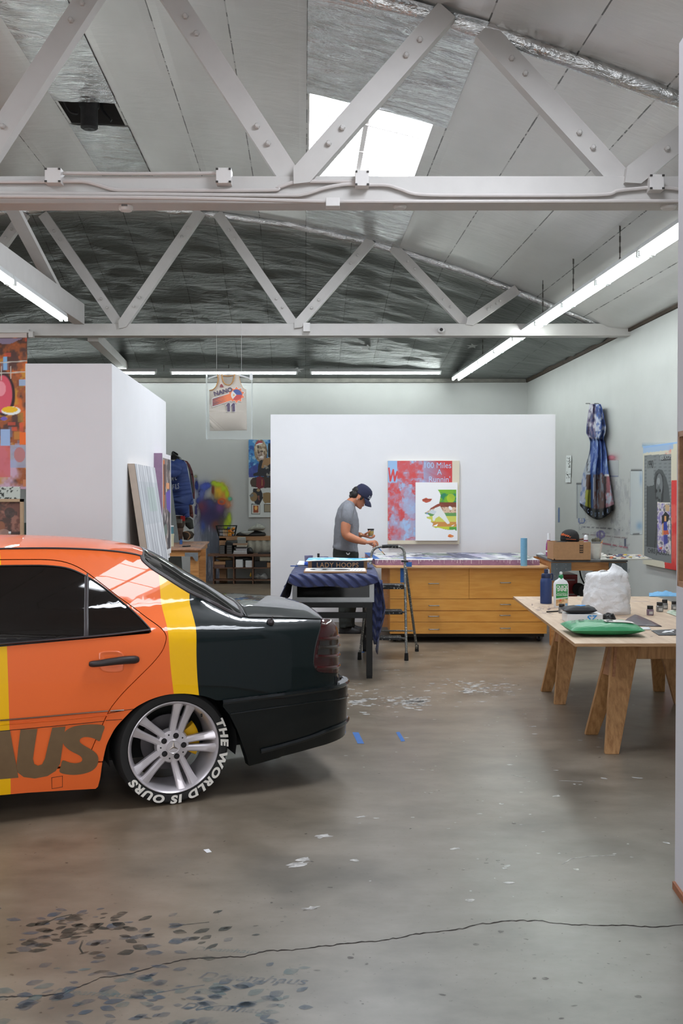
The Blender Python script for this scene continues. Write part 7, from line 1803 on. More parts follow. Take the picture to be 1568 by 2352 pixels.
# ---- leaning streaked canvas
def leaning():
    y0, y1, zt = 8.71, 9.93, 1.925; lean = .145; th = .06
    n = Vector((1, .0425, 0)).normalized()
    P3 = lambda Y, z, o: Vector((bwx(Y) + .004 + o + lean * (zt - z), Y, z))
    r = thing('streaked_canvas', 'grey and white streaked canvas leaning on the boxed wall', 'canvas', P3((y0 + y1) / 2, 0, 0))
    mb = MB(); mb.loft([[P3(y0, z, 0), P3(y0, z, th), P3(y1, z, th), P3(y1, z, 0)] for z in (0.0, zt)], smooth=False); mb.build('stretcher', pm('beige_canvas_edge', (206, 190, 174), .8, var=.03), r, world=True)
    P_ = Pic(110, 170, (186, 187, 192)); u, v = P_.u, P_.v
    n1 = fbm(u * 40, v * 2.2, 4); n2 = fbm(u * 70 + 7, v * 3.5, 3)
    P_.put(np.clip((n1 - .48) / .08, 0, 1), (228, 229, 232), .8); P_.put(np.clip((.42 - n2) / .08, 0, 1), (120, 122, 132), .75); P_.put(((v < .92) & (v > .72) & (u > .05)) * .25, (150, 160, 166)); P_.put(((u > .4) & (u < .8) & (v > .78) & (v < .9)) * .35, (150, 178, 162)); P_.ell(.45, .45, .1, .05, (110, 112, 122), .5); P_.ell(.62, .25, .03, .02, (206, 180, 150), .8)
    P_.mesh(1, 1, mapf=lambda p, uu, vv: P3(y0 + (y1 - y0) * uu, zt * vv, th + .002)).build('painted_face', vcm('flat_acrylic', .55), r, world=True)
leaning()
def lavender():
    y0, y1, z0, z1, th = 10.3, 10.98, 1.02, 2.085, .088
    P3 = lambda Y, z, o: Vector((bwx(Y) + o, Y, z))
    r = thing('lavender_canvas', 'deep lavender edged canvas hanging at the far end of the boxed wall', 'canvas', P3(10.6, z0, 0))
    mb = MB(); mb.loft([[P3(y0, z, 0), P3(y0, z, th), P3(y1, z, th), P3(y1, z, 0)] for z in (z0, z1)], smooth=False); mb.build('stretcher', pm('lavender_paint_edge', (168, 136, 166), .6, var=.06), r, world=True)
    P_ = Pic(60, 150, (120, 104, 100)); u, v = P_.u, P_.v
    P_.noise(5, 9, .5, .6, (60, 56, 62), .9); P_.noise(7, 11, .56, .66, (196, 186, 180), .9, ou=5); P_.poly([(0, .94), (.25, .94), (.3, .7), (.2, .45), (0, .5)], (186, 96, 40)); P_.poly([(.1, .9), (.4, .9), (.35, .6), (.2, .6)], (66, 44, 40), .8); P_.poly([(.4, .62), (1, .66), (1, .4), (.5, .46)], (98, 74, 168)); P_.rect(.45, .8, .66, .72, (220, 150, 100)); P_.rect(0, .06, 0, 1, (214, 210, 212)); P_.rect(.94, 1, 0, 1, (222, 222, 226)); P_.rect(0, 1, .955, 1, (226, 222, 226)); P_.rect(0, 1, 0, .05, (226, 226, 228)); P_.ell(.35, .25, .2, .06, (110, 130, 120), .8)
    P_.mesh(1, 1, mapf=lambda p, uu, vv: P3(y0 + (y1 - y0) * uu, z0 + (z1 - z0) * vv, th + .002)).build('painted_face', vcm('flat_acrylic', .55), r, world=True)
    MB().prism([P3(y0 + .02, z0 - .05, 0), P3(y1, z0 - .05, 0), P3(y1, z0 - .05, th - .01), P3(y0 + .02, z0 - .05, th - .01)], (0, 0, .05)).build('ledge', M_panel, r, world=True)
lavender()
# ---- hanging patchwork canvas
YH = 13.36
a, b = at(-210, 1124, YH), at(62.5, 762, YH)
P_ = Pic(150, 200, (150, 84, 52)); u, v = P_.u, P_.v; W_, H_ = b.x - a.x, b.z - a.z
n1 = fbm(u * 7, v * 9, 4); n2 = fbm(u * 9 + 20, v * 11, 4)
P_.put(np.clip((n1 - .5) / .1, 0, 1), (206, 104, 52), .9); P_.put(np.clip((n2 - .56) / .1, 0, 1), (78, 56, 54), .9); P_.put(np.clip((.42 - n2) / .08, 0, 1), (196, 140, 52), .8)
rr = random.Random(12)
for k in range(110):
    x, y = rr.random(), rr.uniform(.25, 1); w_, h_ = rr.uniform(.02, .07), rr.uniform(.02, .07); P_.rect(x, x + w_, y, y + h_, rr.choice([(214, 110, 54), (120, 70, 54), (170, 150, 166), (150, 120, 60), (206, 84, 62), (120, 110, 130), (190, 130, 60), (96, 66, 62)]), .7)
P_.put((v < .3) * np.clip((n1 - .35) / .2, 0, 1), (190, 160, 186), .9); P_.rect(.62, .85, .08, .28, (196, 92, 96), .8); P_.rect(.85, 1, .14, .28, (150, 160, 190), .8); P_.ell(.93, .22, .05, .05, (176, 116, 116)); P_.rect(.96, .995, .02, .06, (190, 120, 84)); P_.rect(.77, .85, .28, .38, (150, 170, 206)); P_.rect(.93, .99, .29, .36, (226, 104, 44)); P_.rect(.93, 1, .66, .70, (150, 164, 190)); P_.rect(.8, .83, .76, .84, (130, 170, 210)); P_.rect(0, 1, .965, 1, (200, 186, 180)); P_.poly([(.7, .96), (.97, .96), (.85, .92), (.72, .93)], (140, 122, 144))
# a plain abstract blot stands in for the cartoon figure
P_.ell(.80, .60, .10, .14, (58, 40, 42)); P_.ell(.79, .605, .085, .125, (206, 84, 100)); P_.ell(.77, .64, .05, .05, (226, 140, 150)); P_.ell(.86, .50, .085, .028, (226, 226, 224)); P_.ell(.85, .507, .07, .02, (232, 180, 40)); P_.ell(.80, .45, .03, .012, (112, 92, 170))
for t in (.69, .78, .86, .93): P_.line((t, .78), (t, .70 + .02 * math.sin(40 * t)), .003, (196, 186, 176))
P_.line((.68, .80), (1, .815), .004, (196, 186, 176)); P_.line((.68, .735), (.98, .745), .004, (196, 186, 176))
r = thing('patchwork_canvas', 'tall unstretched orange patchwork canvas hanging from the far truss at the left edge', 'canvas', (a.x, YH, a.z))
P_.mesh(W_, H_, mapf=lambda p, uu, vv: Vector((p.x, .012 * math.sin(9 * uu + 2 * vv) - .0, p.y))).build('painted_cloth', vcm('painted_cloth', .85), r, solid=.004, sharp=0)
MB().bx(-.02, W_ + .03, -.03, .03, H_ - .015, H_ + .03).build('hanging_batten', M_white_timber, r)
MB().bx(W_ + .03, W_ + .09, -.05, .02, H_ - .08, H_ + .0).build('truss_clip', M_white_timber, r)
# ---- brown painting on the far left with its neighbours
a, b = at(-60, 1262, 12.2), at(54, 1146, 12.2)
P_ = Pic(110, 110, (112, 74, 64)); P_.noise(5, 6, .48, .62, (76, 58, 54), .9); P_.noise(6, 7, .55, .68, (160, 110, 96), .8, ou=9); P_.ell(.75, .75, .12, .12, (60, 54, 52), .7); P_.ell(.55, .45, .1, .12, (150, 96, 70), .8); P_.ell(.62, .3, .14, .1, (176, 150, 140), .6); P_.rect(.6, 1, 0, .12, (176, 160, 146), .7)
r = thing('brown_painting', 'brown abstract painting in a tan frame behind the car roof', 'painting', (a.x, 12.2, a.z)); W_, H_ = b.x - a.x, b.z - a.z
P_.mesh(W_ - .06, H_ - .06, mapf=lambda p, uu, vv: Vector((p.x + .03, -.008, p.y + .03))).build('painted_face', vcm('flat_acrylic', .55), r)
M_tanf = pm('tan_frame', (176, 146, 116), .6)
for x0, x1, z0, z1 in ((0, W_, H_ - .035, H_), (0, W_, 0, .035), (W_ - .035, W_, 0, H_), (0, .035, 0, H_)): MB().bx(x0, x1, -.03, .02, z0, z1).build('frame_rail', M_tanf, r)
p = at(20, 1262, 12.0); r = thing('low_table', 'low table carrying the brown painting behind the car', 'table', (at(-20, 1262, 12.2).x, 12.25, 0)); zt = a.z
MB().bx(-.62, .62, -.5, .4, zt - .03, zt).build('top', pm('dark_table_top', (84, 70, 62), .6), r)
for x in (-.58, .53):
    for y in (-.46, .32): MB().bx(x, x + .05, y, y + .05, 0, zt - .03).build('leg', M_blkmetal, r)
p = at(22.5, 1258, 11.85); p.z = zt; a_ = 6 * 11.85 / FPX; hb = (1258 - 1213) * 11.85 / FPX
r = thing('clear_bottle', 'clear plastic bottle with dark label in front of the brown painting', 'bottle', p); MB().lathe([(.001, 0), (a_, 0), (a_, hb * .6), (a_ * .5, hb * .8), (a_ * .42, hb * .92), (.001, hb * .92)], 20).build('body', pm('grey_clear_plastic', (122, 112, 106), .15, var=.1), r); MB().lathe([(a_ * 1.02, hb * .12), (a_ * 1.02, hb * .5)], 20, caps=False).build('printed_label', pm('dark_bottle_label', (58, 46, 44), .5), r); MB().lathe([(a_ * .46, hb * .9), (a_ * .46, hb), (.001, hb)], 14, caps=False).build('cap', M_whp, r)
q0, q1 = at(50, 1262, 12.9), at(70, 1201, 12.9); tag(MB().prism([(q0.x - .02, 12.9, 0), (q1.x + .3, 12.9, 0), (q1.x + .3, 12.9, q1.z), (q0.x + .03, 12.9, q1.z)], (0, .12, 0)).build('green_panel', pm('dark_green_panel', (44, 56, 48), .6)), 'dark green board standing between the brown painting and boxed wall', 'board')
q0, q1 = at(-80, 1190, 13.1), at(46, 1118, 13.1); P_ = Pic(60, 40, (186, 188, 180)); P_.put(np.clip((fbm(P_.u * 22, P_.v * 14, 4) - .58) / .03, 0, 1), (50, 52, 48)); r = P_.mesh(q1.x - q0.x, q1.z - q0.z, mapf=lambda p, uu, vv: Vector((q0.x + p.x, 13.1, q0.z + p.y))).build('splattered_sheet', vcm('painted_cloth', .85), solid=.01); tag(r, 'white sheet with black splatter above the brown painting', 'sheet')
# ---- workbench in the passage
BT2 = .94; f1 = atz(461, 1260.6, BT2); b1 = atz(480.5, 1243.3, BT2)
r = thing('passage_workbench', 'wooden workbench with a steel bracket beyond the boxed wall', 'workbench', (f1.x - .4, (f1.y + b1.y) / 2, 0)); M_wtop = wood('stained_bench_top', (150, 108, 86), (196, 150, 120), 4, (6, 1, 6))
mb = MB(); mb.prism([(f1.x - 1.1, f1.y, BT2 - .02), (f1.x, f1.y, BT2 - .02), (b1.x, b1.y, BT2 - .02), (b1.x - 1.1, b1.y, BT2 - .02)], (0, 0, .02)); mb.build('top', M_wtop, r, world=True)
za = at(430, 1278, f1.y).z
MB().bx(f1.x - 1.0, f1.x - .03, f1.y + .03, f1.y + .07, za, BT2 - .02).build('apron', M_bwood, r, world=True)
mb = MB(); mb.prism([(f1.x - .03, f1.y + .03, za), (f1.x - .03, f1.y + .1, za), (b1.x - .03, b1.y, za), (b1.x - .07, b1.y, za)], (0, 0, BT2 - .02 - za)); mb.build('apron', M_bwood, r, world=True)
l0, l1 = at(435, 1300, f1.y).x, at(454, 1300, f1.y).x
MB().bx(l0, l1, f1.y + .07, f1.y + .11, 0, BT2 - .02).build('leg', M_bwood, r, world=True); l2, l3 = at(456, 1300, f1.y + .3).x, at(472, 1300, f1.y + .3).x; MB().bx(l2, l3, f1.y + .3, f1.y + .34, 0, BT2 - .02).build('leg', M_bwood, r, world=True); MB().bx(l0 - .8, l1 - .8, f1.y + .07, f1.y + .11, 0, BT2 - .02).build('leg', M_bwood, r, world=True)
mb = MB(); S4 = lambda x, y: at(380 + x / 8.11, 1030 + y / 8.11, f1.y + .022); mb.prism([S4(*q) for q in ((360, 1940), (605, 1940), (605, 2080), (590, 2105), (560, 2100), (530, 2060), (500, 2015), (360, 2015))], (0, .008, 0)); mb.build('corner_bracket', pm('bright_bracket', (150, 158, 164), .35, metal=.7, var=.08), r, world=True)
mb = MB(); rr = random.Random(5)
for k in range(16): blob(mb, atz(rr.uniform(400, 470), rr.uniform(1247, 1259), BT2 + .001), rr.uniform(.02, .09), rr.uniform(.02, .08), 10, BT2 + .0012, rr.uniform(0, 3), .5, m=k % 2)
mb.build('paint_stains', [fx_mat('blue_grey_stain', (86, 96, 118), .3, .9, 20), fx_mat('pale_stain', (196, 180, 170), .3, .8, 20)], r, world=True)['kind'] = 'stuff'
def tubb(x0, x1, y0, y1, Y, z, name, label, mat, lid=None, taper=.88):
    a, b = at(x0, y0, Y), at(x1, y0, Y); h = a.z - z; rad = (b.x - a.x) / 2; r = thing(name, label, name.split('_')[-1], ((a.x + b.x) / 2, Y, z))
    MB().lathe([(.001, 0), (rad * taper, 0), (rad, h * .9), (.001, h * .9)], 20).build('tub', mat, r); MB().lathe([(rad * 1.06, h * .86), (rad * 1.06, h), (.001, h)], 20, caps=False).build('lid', lid or mat, r); return h
Yt = 14.0
h = tubb(387, 399.5, 1226, 1252, Yt, BT2, 'paint_tub', 'cream plastic tub on the passage workbench', pm('cream_tub', (206, 204, 176), .5))
tubb(388, 398.5, 1207, 1226, Yt, BT2 + h, 'label_tub', 'white lidded tub with teal label stacked on the cream tub', pm('teal_label_tub', (84, 132, 144), .5), M_whp, 1.0)
p = atz(415.5, 1250, BT2); s = p.y / FPX; r = thing('paint_bottle', 'small blue paint bottle on the passage workbench', 'bottle', p); MB().lathe([(.001, 0), (3.4 * s, 0), (3.4 * s, 9 * s), (1.5 * s, 10 * s), (.001, 10 * s)], 18).build('body', pm('blue_bottle', (50, 92, 156), .35), r); MB().lathe([(1.4 * s, 10 * s), (1.2 * s, 12.3 * s), (.001, 12.3 * s)], 12, caps=False).build('cap', pm('blue_bottle', (0, 0, 0)), r)
a_, b_ = atz(422, 1255, BT2 + .01), atz(434, 1253.5, BT2 + .01); tag(MB().bar(a_, b_, .05, .016).build('black_tool', M_black, bev=.003), 'flat black tool lying on the passage workbench', 'tool')
# grey translucent board leaning behind
mb = MB(); mb.prism([at(x, y, 15.0) for x, y in ((380, 1092), (391, 1092), (411, 1246), (380, 1246))], (0, .02, 0)); tag(mb.build('grey_sheet', pm('grey_translucent_sheet', (122, 132, 134), .35, var=.05)), 'grey translucent sheet leaning behind the tubs', 'sheet')
mb = MB(); mb.prism([at(x, y, 15.8) for x, y in ((384, 1278), (416, 1278), (420, 1330), (384, 1330))], (0, .02, 0)); tag(mb.build('grey_sheet', pm('grey_translucent_sheet', (0, 0, 0))), 'grey sheet standing below the passage workbench', 'sheet')
# ---- garments on the wall rack
def garment(name, label, outline, Y, depth, mat, folds=.03, extra=()):
    S = lambda x, y: at(380 + x / 8.11, 1030 + y / 8.11, Y)
    cx_ = sum(q[0] for q in outline) / len(outline); lo = max(q[1] for q in outline)
    r = thing(name, label, name.split('_')[-1], S(cx_, lo))
    o2 = [Vector((q[0], q[1])) for q in outline]; vs, tris, be = patch2d(o2, [], 22)
    bd = np.array([(p[0], p[1]) for p in resample(o2, 8)])
    def z3(p):
        d = math.sqrt(((bd - (p[0], p[1])) ** 2).sum(1).min()); f = min(1, d / 70) ** .6
        return -depth * f - folds * f * math.sin(p[0] / 17 + .6 * math.sin(p[1] / 90))
    F = [S(p[0], p[1]) + Vector((0, z3(p), 0)) for p in vs]; B = [S(p[0], p[1]) + Vector((0, depth * .5, 0)) for p in vs]
    mb = MB(); tri_f = [tuple(reversed(t)) for t in tris]
    mb.add(F, tri_f, 0, True); mb.add(B, tris, 0, True); n = len(vs)
    for a, b in be: mb.f.append((a, b, b + n, a + n)); mb.mi.append(0); mb.sm.append(True)
    mb.build('cloth', mat, r, world=True, sharp=0); return r, S
M_blu = pm('royal_blue_nylon', (46, 68, 128), .6, var=.1, scale=12); M_drk = pm('dark_jacket_cloth', (50, 54, 60), .8, var=.1)
garment('red_jacket', 'dark jacket with red patches hanging behind the white piped one', [(300, 210), (400, 235), (450, 300), (500, 420), (525, 560), (540, 800), (540, 940), (505, 935), (480, 800), (440, 560), (380, 300)], 15.75, .06, pm('wine_cloth', (112, 44, 48), .8, rgb2=(66, 50, 52), scale=5))
garment('grey_jacket', 'dark grey jacket with white piping behind the blue coat', [(250, 195), (340, 215), (400, 290), (450, 420), (490, 560), (520, 800), (500, 870), (470, 800), (430, 560), (380, 330), (330, 240)], 15.6, .05, M_drk)
S_ = lambda x, y, Y: at(380 + x / 8.11, 1030 + y / 8.11, Y)
mb = MB(); mb.tube(smooth_pts([S_(375, 265, 15.52), S_(420, 420, 15.5), (S_(455, 640, 15.5)), S_(495, 870, 15.5)], 5), .016, 6, flat=.4); tag(mb.build('white_sleeve', pm('white_piping', (206, 204, 200), .8)), 'white sleeve stripe hanging beside the blue coat', 'sleeve')
r, S = garment('blue_coat', 'royal blue hooded coat with white lettering on the rack', [(75, 205), (150, 240), (215, 190), (265, 205), (350, 235), (385, 290), (420, 480), (450, 620), (490, 850), (520, 1020), (500, 1050), (430, 1050), (440, 1285), (380, 1290), (320, 1250), (185, 1240), (150, 1000), (75, 480)], 15.4, .13, M_blu, .035)
mb = MB(); 
for s, x, y, sz in (('M', 165, 610, .11), ('C', 230, 590, .11), ('U', 150, 770, .14), ('F', 185, 765, .13), ('I', 220, 760, .13), ('L', 240, 757, .13), ('S', 275, 750, .14)): put_text(mb, s, Matrix.Translation(S(x, y) + Vector((0, -.185, 0))) @ Matrix.Rotation(PI / 2, 4, 'X'), sz * .85, bold=.01, sx=.5)
mb.build('lettering', pm('faded_white_print', (166, 172, 186), .7), r, world=True)
mb = MB(); mb.loft([[S(100 + 20 * t, 330 + 30 * t) + Vector((.16 * f * math.cos(a), -.13 - .05 * f * abs(math.sin(a)) - .02, -.11 * f * math.sin(a))) for a in [2 * PI * k / 16 for k in range(16)]] for t, f in ((0, .2), (1, .7), (2.5, 1.0), (4, .7), (5, .3))]); mb.build('hood', M_blu, r, world=True, sharp=0)
r = thing('coat_rack', 'black wire coat rack above the blue coat', 'rack', S_(150, 210, 15.5)); mb = MB()
for k in range(6): mb.tube(smooth_pts([S_(130 + 12 * k, 210, 15.5 + .05 * k), S_(120 + 16 * k, 120, 15.45 + .05 * k), S_(140 + 14 * k, 60 + 10 * k, 15.5 + .05 * k), S_(230, 110 + 8 * k, 15.5 + .05 * k)], 4), .010, 6)
mb.build('wire', M_blkmetal, r, world=True); mb = MB(); mb.loft([[S_(140 + 14 * math.cos(a) * f + 20, 210 - 45 * t, 15.5) + Vector((.10 * f * math.cos(a), .12 * f * math.sin(a), 0)) for a in [2 * PI * k / 12 for k in range(12)]] for t, f in ((0, 1.1), (1, .9), (2, .35))]); mb.build('hanger_bunch', M_black, r, world=True)
for i, (o, Y, c, nm, lab) in enumerate((([(190, 1255), (320, 1255), (360, 1300), (360, 1400), (330, 1480), (210, 1480)], 15.5, (96, 84, 76), 'folded_sweater', 'brown and white knit sweater below the blue coat'), ([(360, 1290), (450, 1290), (500, 1330), (520, 1490), (450, 1510), (370, 1440)], 15.6, (58, 60, 56), 'dark_bundle', 'dark cloth bundle hanging below the coats'), ([(440, 1050), (490, 1060), (515, 1250), (510, 1300), (450, 1260)], 15.7, (110, 60, 50), 'red_cloth', 'rust red cloth hanging under the jacket sleeves'), ([(210, 1480), (330, 1480), (310, 1700), (240, 1720)], 15.5, (126, 100, 88), 'brown_cloth', 'brown cloth hanging beside the grey sheet'), ([(310, 1560), (400, 1535), (480, 1545), (530, 1600), (500, 1670), (420, 1710), (340, 1700)], 15.4, (66, 54, 44), 'duffel_bag', 'brown leather duffel bag behind the passage workbench'))):
    r, S = garment(nm, lab, o, Y, .08, pm('cloth_%s' % nm, c, .8, var=.2, scale=10), .03)
    if i == 0:
        mb = MB(); a_, b_ = S(195, 1350), S(330, 1350)
        for k in range(9): q = a_.lerp(b_, (k + .5) / 9) + Vector((0, -.12, 0)); mb.bx(q.x - .012, q.x + .008, q.y, q.y + .004, q.z - .03, q.z + .03)
        mb.build('knit_band', pm('white_knit', (196, 196, 190), .9), r, world=True)
        q = S(343, 1300) + Vector((0, -.11, 0)); MB().bx(q.x - .035, q.x + .035, q.y, q.y + .01, q.z - .04, q.z + .04).build('red_patch', pm('red_patch', (170, 40, 40), .8), r, world=True)
    if i == 4: mb = MB(); mb.tube(smooth_pts([S(380, 1545) + Vector((0, -.13, 0)), S(450, 1560) + Vector((0, -.15, 0)), S(480, 1620) + Vector((0, -.14, 0)), S(440, 1690) + Vector((0, -.13, 0))], 5), .009, 6); mb.build('strap', pm('tan_leather', (150, 116, 84), .6), r, world=True)
# ---- sprayed paint on the back wall
def spray():
    x0, x1, y0, y1 = 436, 556, 1085, 1345; nx, ny = 150, 250
    P_ = Pic(nx, ny, (120, 120, 140)); X = x0 + (x1 - x0) * P_.u; Yq = y1 + (y0 - y1) * P_.v; A = np.zeros(X.shape)
    nn2 = fbm(X / 5, Yq / 9, 5)
    def sp(m, rgb, a):
        nonlocal A
        m = np.clip(m * (.72 + .9 * (nn2 - .3)), 0, 1) * a; A2 = A + m * (1 - A); P_.put(np.where(A2 > 1e-4, m / np.maximum(A2, 1e-4), 0), rgb); A = A2
    G = lambda cx, cy, rx, ry: np.exp(-((X - cx) / rx) ** 2 - ((Yq - cy) / ry) ** 2); n = fbm(X / 8, Yq / 8, 4); nn = fbm(X / 3.2, Yq / 50, 3)
    drip = np.clip((nn - .42) / .16, 0, 1)
    sp((Yq > 1180) * np.clip((Yq - 1180) / 30, 0, 1) * (X > 445) * (X < 516), (150, 152, 172), .7)
    sp(drip * np.clip((Yq - 1190) / 30, 0, 1) * (X > 458) * (X < 514), (92, 100, 112), .9); sp((nn < .4) * (Yq > 1205) * (X > 462) * (X < 512), (190, 194, 204), .75)
    sp(G(506, 1125, 14, 16), (244, 190, 60), 1); sp(G(514, 1145, 12, 18), (244, 150, 70), .95); sp(G(500, 1135, 12, 18), (240, 196, 50), .8)
    for cx, cy, rx, ry in ((490, 1110, 6, 5), (502, 1113, 9, 5), (514, 1122, 6, 7), (521, 1135, 4, 9), (526, 1190, 5, 12), (519, 1205, 7, 14)): sp(G(cx, cy, rx, ry) * 1.6, (188, 214, 40), 1)
    sp(G(524, 1158, 8, 12), (240, 150, 90), .8); sp(G(528, 1146, 4, 4) * 1.8, (84, 190, 160), .9); sp(G(503, 1164, 3, 3) * 1.8, (100, 150, 170), .9)
    sp(G(468, 1118, 10, 12), (74, 96, 196), .9); sp(G(462, 1140, 9, 20), (90, 110, 196), .8); sp(G(478, 1114, 8, 8), (70, 90, 200), .9); sp(G(451, 1115, 4, 12) * (n > .4) * 1.6, (34, 52, 130), .95); sp(G(460, 1132, 4, 7) * (n > .45) * 2, (30, 40, 100), .95); sp(G(454, 1150, 6, 8), (46, 70, 160), .9)
    for cx, cy, rx, ry, c in ((490, 1170, 22, 20, (62, 58, 100)), (480, 1158, 12, 12, (66, 76, 130)), (470, 1172, 10, 20, (100, 54, 96)), (498, 1185, 18, 20, (54, 46, 80)), (505, 1165, 9, 13, (112, 70, 124)), (478, 1190, 18, 18, (60, 52, 96)), (462, 1163, 7, 10, (116, 60, 80)), (495, 1206, 9, 10, (110, 62, 52)), (466, 1208, 5, 12, (62, 80, 150)), (508, 1200, 6, 14, (84, 70, 60))): sp(G(cx, cy, rx, ry) * 1.3, c, .92)
    sp((np.abs(np.hypot((X - 509), (Yq - 1152) * 1.2) - 7) < 2.6) * (n > .3), (206, 90, 40), .9); sp(G(489, 1126, 3.5, 9) * 1.6 * (np.abs(X - 489) < 3.6), (120, 60, 40), 1); sp(G(450, 1172, 3, 16) * (n > .42) * 1.8, (56, 56, 110), .9); sp(G(449, 1094, 4, 4), (186, 186, 130), .7)
    sp(drip * (Yq > 1200) * (X > 508) * (X < 530) * np.exp(-((Yq - 1200) / 40) ** 2), (150, 180, 70), .6)
    alpha_pic(P_, A, 'sprayed_paint', lambda p, u, v: at(x0 + (x1 - x0) * u, y1 + (y0 - y1) * v, YB - .004), WB)
spray()
# ---- smiling figure painting on the back wall
a, b = at(571, 1188, YB - .07), at(712, 1010, YB - .07); W_, H_ = b.x - a.x, b.z - a.z
P_ = Pic(180, 230, (206, 210, 208)); sc_ = lambda x, y: (((560 + x / 11.757) - 571) / 141., 1 - ((1000 + y / 11.757) - 1010) / 178.)
pl = lambda pts, c, a_=1.: P_.poly([sc_(*q) for q in pts], c, a_)
pl([(120, 100), (1800, 100), (1800, 1130), (130, 1135)], (66, 132, 190)); n = fbm(P_.u * 20, P_.v * 22, 4); up = P_.v > sc_(0, 1125)[1]; P_.put(up * np.clip((n - .52) / .05, 0, 1), (40, 74, 146), .85); P_.put(up * np.clip((.40 - n) / .05, 0, 1), (150, 190, 214), .8); pl([(130, 900), (330, 780), (400, 950), (250, 1130), (130, 1135)], (62, 66, 140), .8)
pl([(655, 215), (1100, 215), (1100, 600), (650, 590)], (36, 38, 44))
pl([(300, 270), (400, 180), (520, 190), (600, 260), (640, 420), (620, 600), (560, 640), (430, 560), (330, 520), (290, 420)], (30, 30, 34)); e = sc_(450, 420); P_.ell(e[0], e[1], .108, .155, (150, 128, 104), rot=.1); e = sc_(440, 340); P_.ell(e[0], e[1], .085, .07, (186, 170, 146)); e = sc_(470, 560); P_.ell(e[0], e[1], .06, .05, (176, 156, 150)); nf = fbm(P_.u * 34 + 3, P_.v * 30, 4); fm = np.hypot((P_.u - sc_(450, 420)[0]) / .105, (P_.v - sc_(450, 420)[1]) / .15) < 1; P_.put(fm * np.clip((nf - .52) / .06, 0, 1), (112, 90, 70), .75); P_.put(fm * np.clip((.42 - nf) / .05, 0, 1), (206, 192, 170), .6); e = sc_(480, 585); P_.ell(e[0], e[1], .03, .016, (226, 220, 214)); e = sc_(400, 460); P_.ell(e[0], e[1], .018, .02, (96, 76, 66)); e = sc_(480, 430); P_.ell(e[0], e[1], .028, .014, (96, 80, 70)); e = sc_(385, 320); P_.ell(e[0], e[1], .012, .02, (60, 50, 46))
pl([(325, 210), (400, 140), (480, 150), (510, 200), (420, 200), (330, 250)], (166, 66, 80)); pl([(330, 250), (420, 205), (510, 200), (500, 225), (330, 275)], (226, 226, 228)); pl([(560, 620), (720, 590), (1100, 640), (1100, 760), (740, 760), (540, 880), (470, 890), (480, 790)], (156, 120, 84))
pl([(490, 650), (510, 690), (470, 880), (540, 890), (740, 750), (1300, 760), (1300, 1160), (250, 1090), (260, 1030), (370, 990), (390, 800), (430, 690)], (38, 38, 44)); P_.put((n > .6) * (P_.v < sc_(0, 800)[1]) * (P_.v > sc_(0, 1100)[1]) * (P_.u > sc_(540, 0)[0]), (160, 156, 146), .8)
pl([(180, 1240), (230, 1150), (330, 1130), (440, 1110), (1300, 1150), (1300, 1400), (560, 1420), (300, 1400), (200, 1380)], (58, 48, 42)); pl([(340, 1130), (440, 1100), (540, 1170), (570, 1280), (540, 1410), (400, 1450), (330, 1380)], (110, 38, 48)); e = sc_(250, 1270); P_.ell(e[0], e[1], .05, .052, (70, 56, 46)); P_.line(sc_(490, 1200), sc_(490, 1350), .006, (190, 150, 80))
pl([(250, 1430), (440, 1440), (500, 1560), (510, 1700), (420, 1880), (300, 1840), (240, 1700)], (30, 31, 36)); e = sc_(265, 1660); P_.ell(e[0], e[1], .062, .062, (132, 106, 70)); pl([(510, 1560), (620, 1540), (1300, 1600), (1300, 1800), (560, 1830), (510, 1750)], (142, 116, 78)); e = sc_(390, 1480); P_.ell(e[0], e[1], .03, .02, (160, 134, 96)); pl([(370, 1630), (420, 1620), (425, 1750), (395, 1750)], (130, 80, 66)); pl([(145, 1620), (230, 1560), (270, 1630), (180, 1680)], (110, 114, 114))
pl([(200, 1840), (440, 1870), (440, 2130), (200, 2130)], (70, 80, 82)); pl([(215, 1865), (425, 1880), (425, 2115), (215, 2115)], (206, 206, 196)); pl([(250, 1890), (390, 1900), (390, 2085), (250, 2085)], (140, 66, 34)); e = sc_(325, 1960); P_.ell(e[0], e[1], .025, .03, (226, 170, 90)); pl([(540, 1850), (1300, 1850), (1300, 2080), (540, 2080)], (86, 82, 74)); pl([(560, 1870), (1300, 1870), (1300, 2060), (560, 2060)], (152, 140, 118))
r = thing('figure_painting', 'tall painting of a smiling figure on blue hanging on the back wall', 'painting', (a.x, YB, a.z)); MB().bx(0, W_, -.07, 0, 0, H_).build('stretcher', pm('white_canvas_edge', (206, 210, 208), .8), r); P_.mesh(W_, H_, mapf=lambda p, uu, vv: Vector((p.x, -.0715, p.y))).build('painted_face', vcm('flat_acrylic', .55), r)
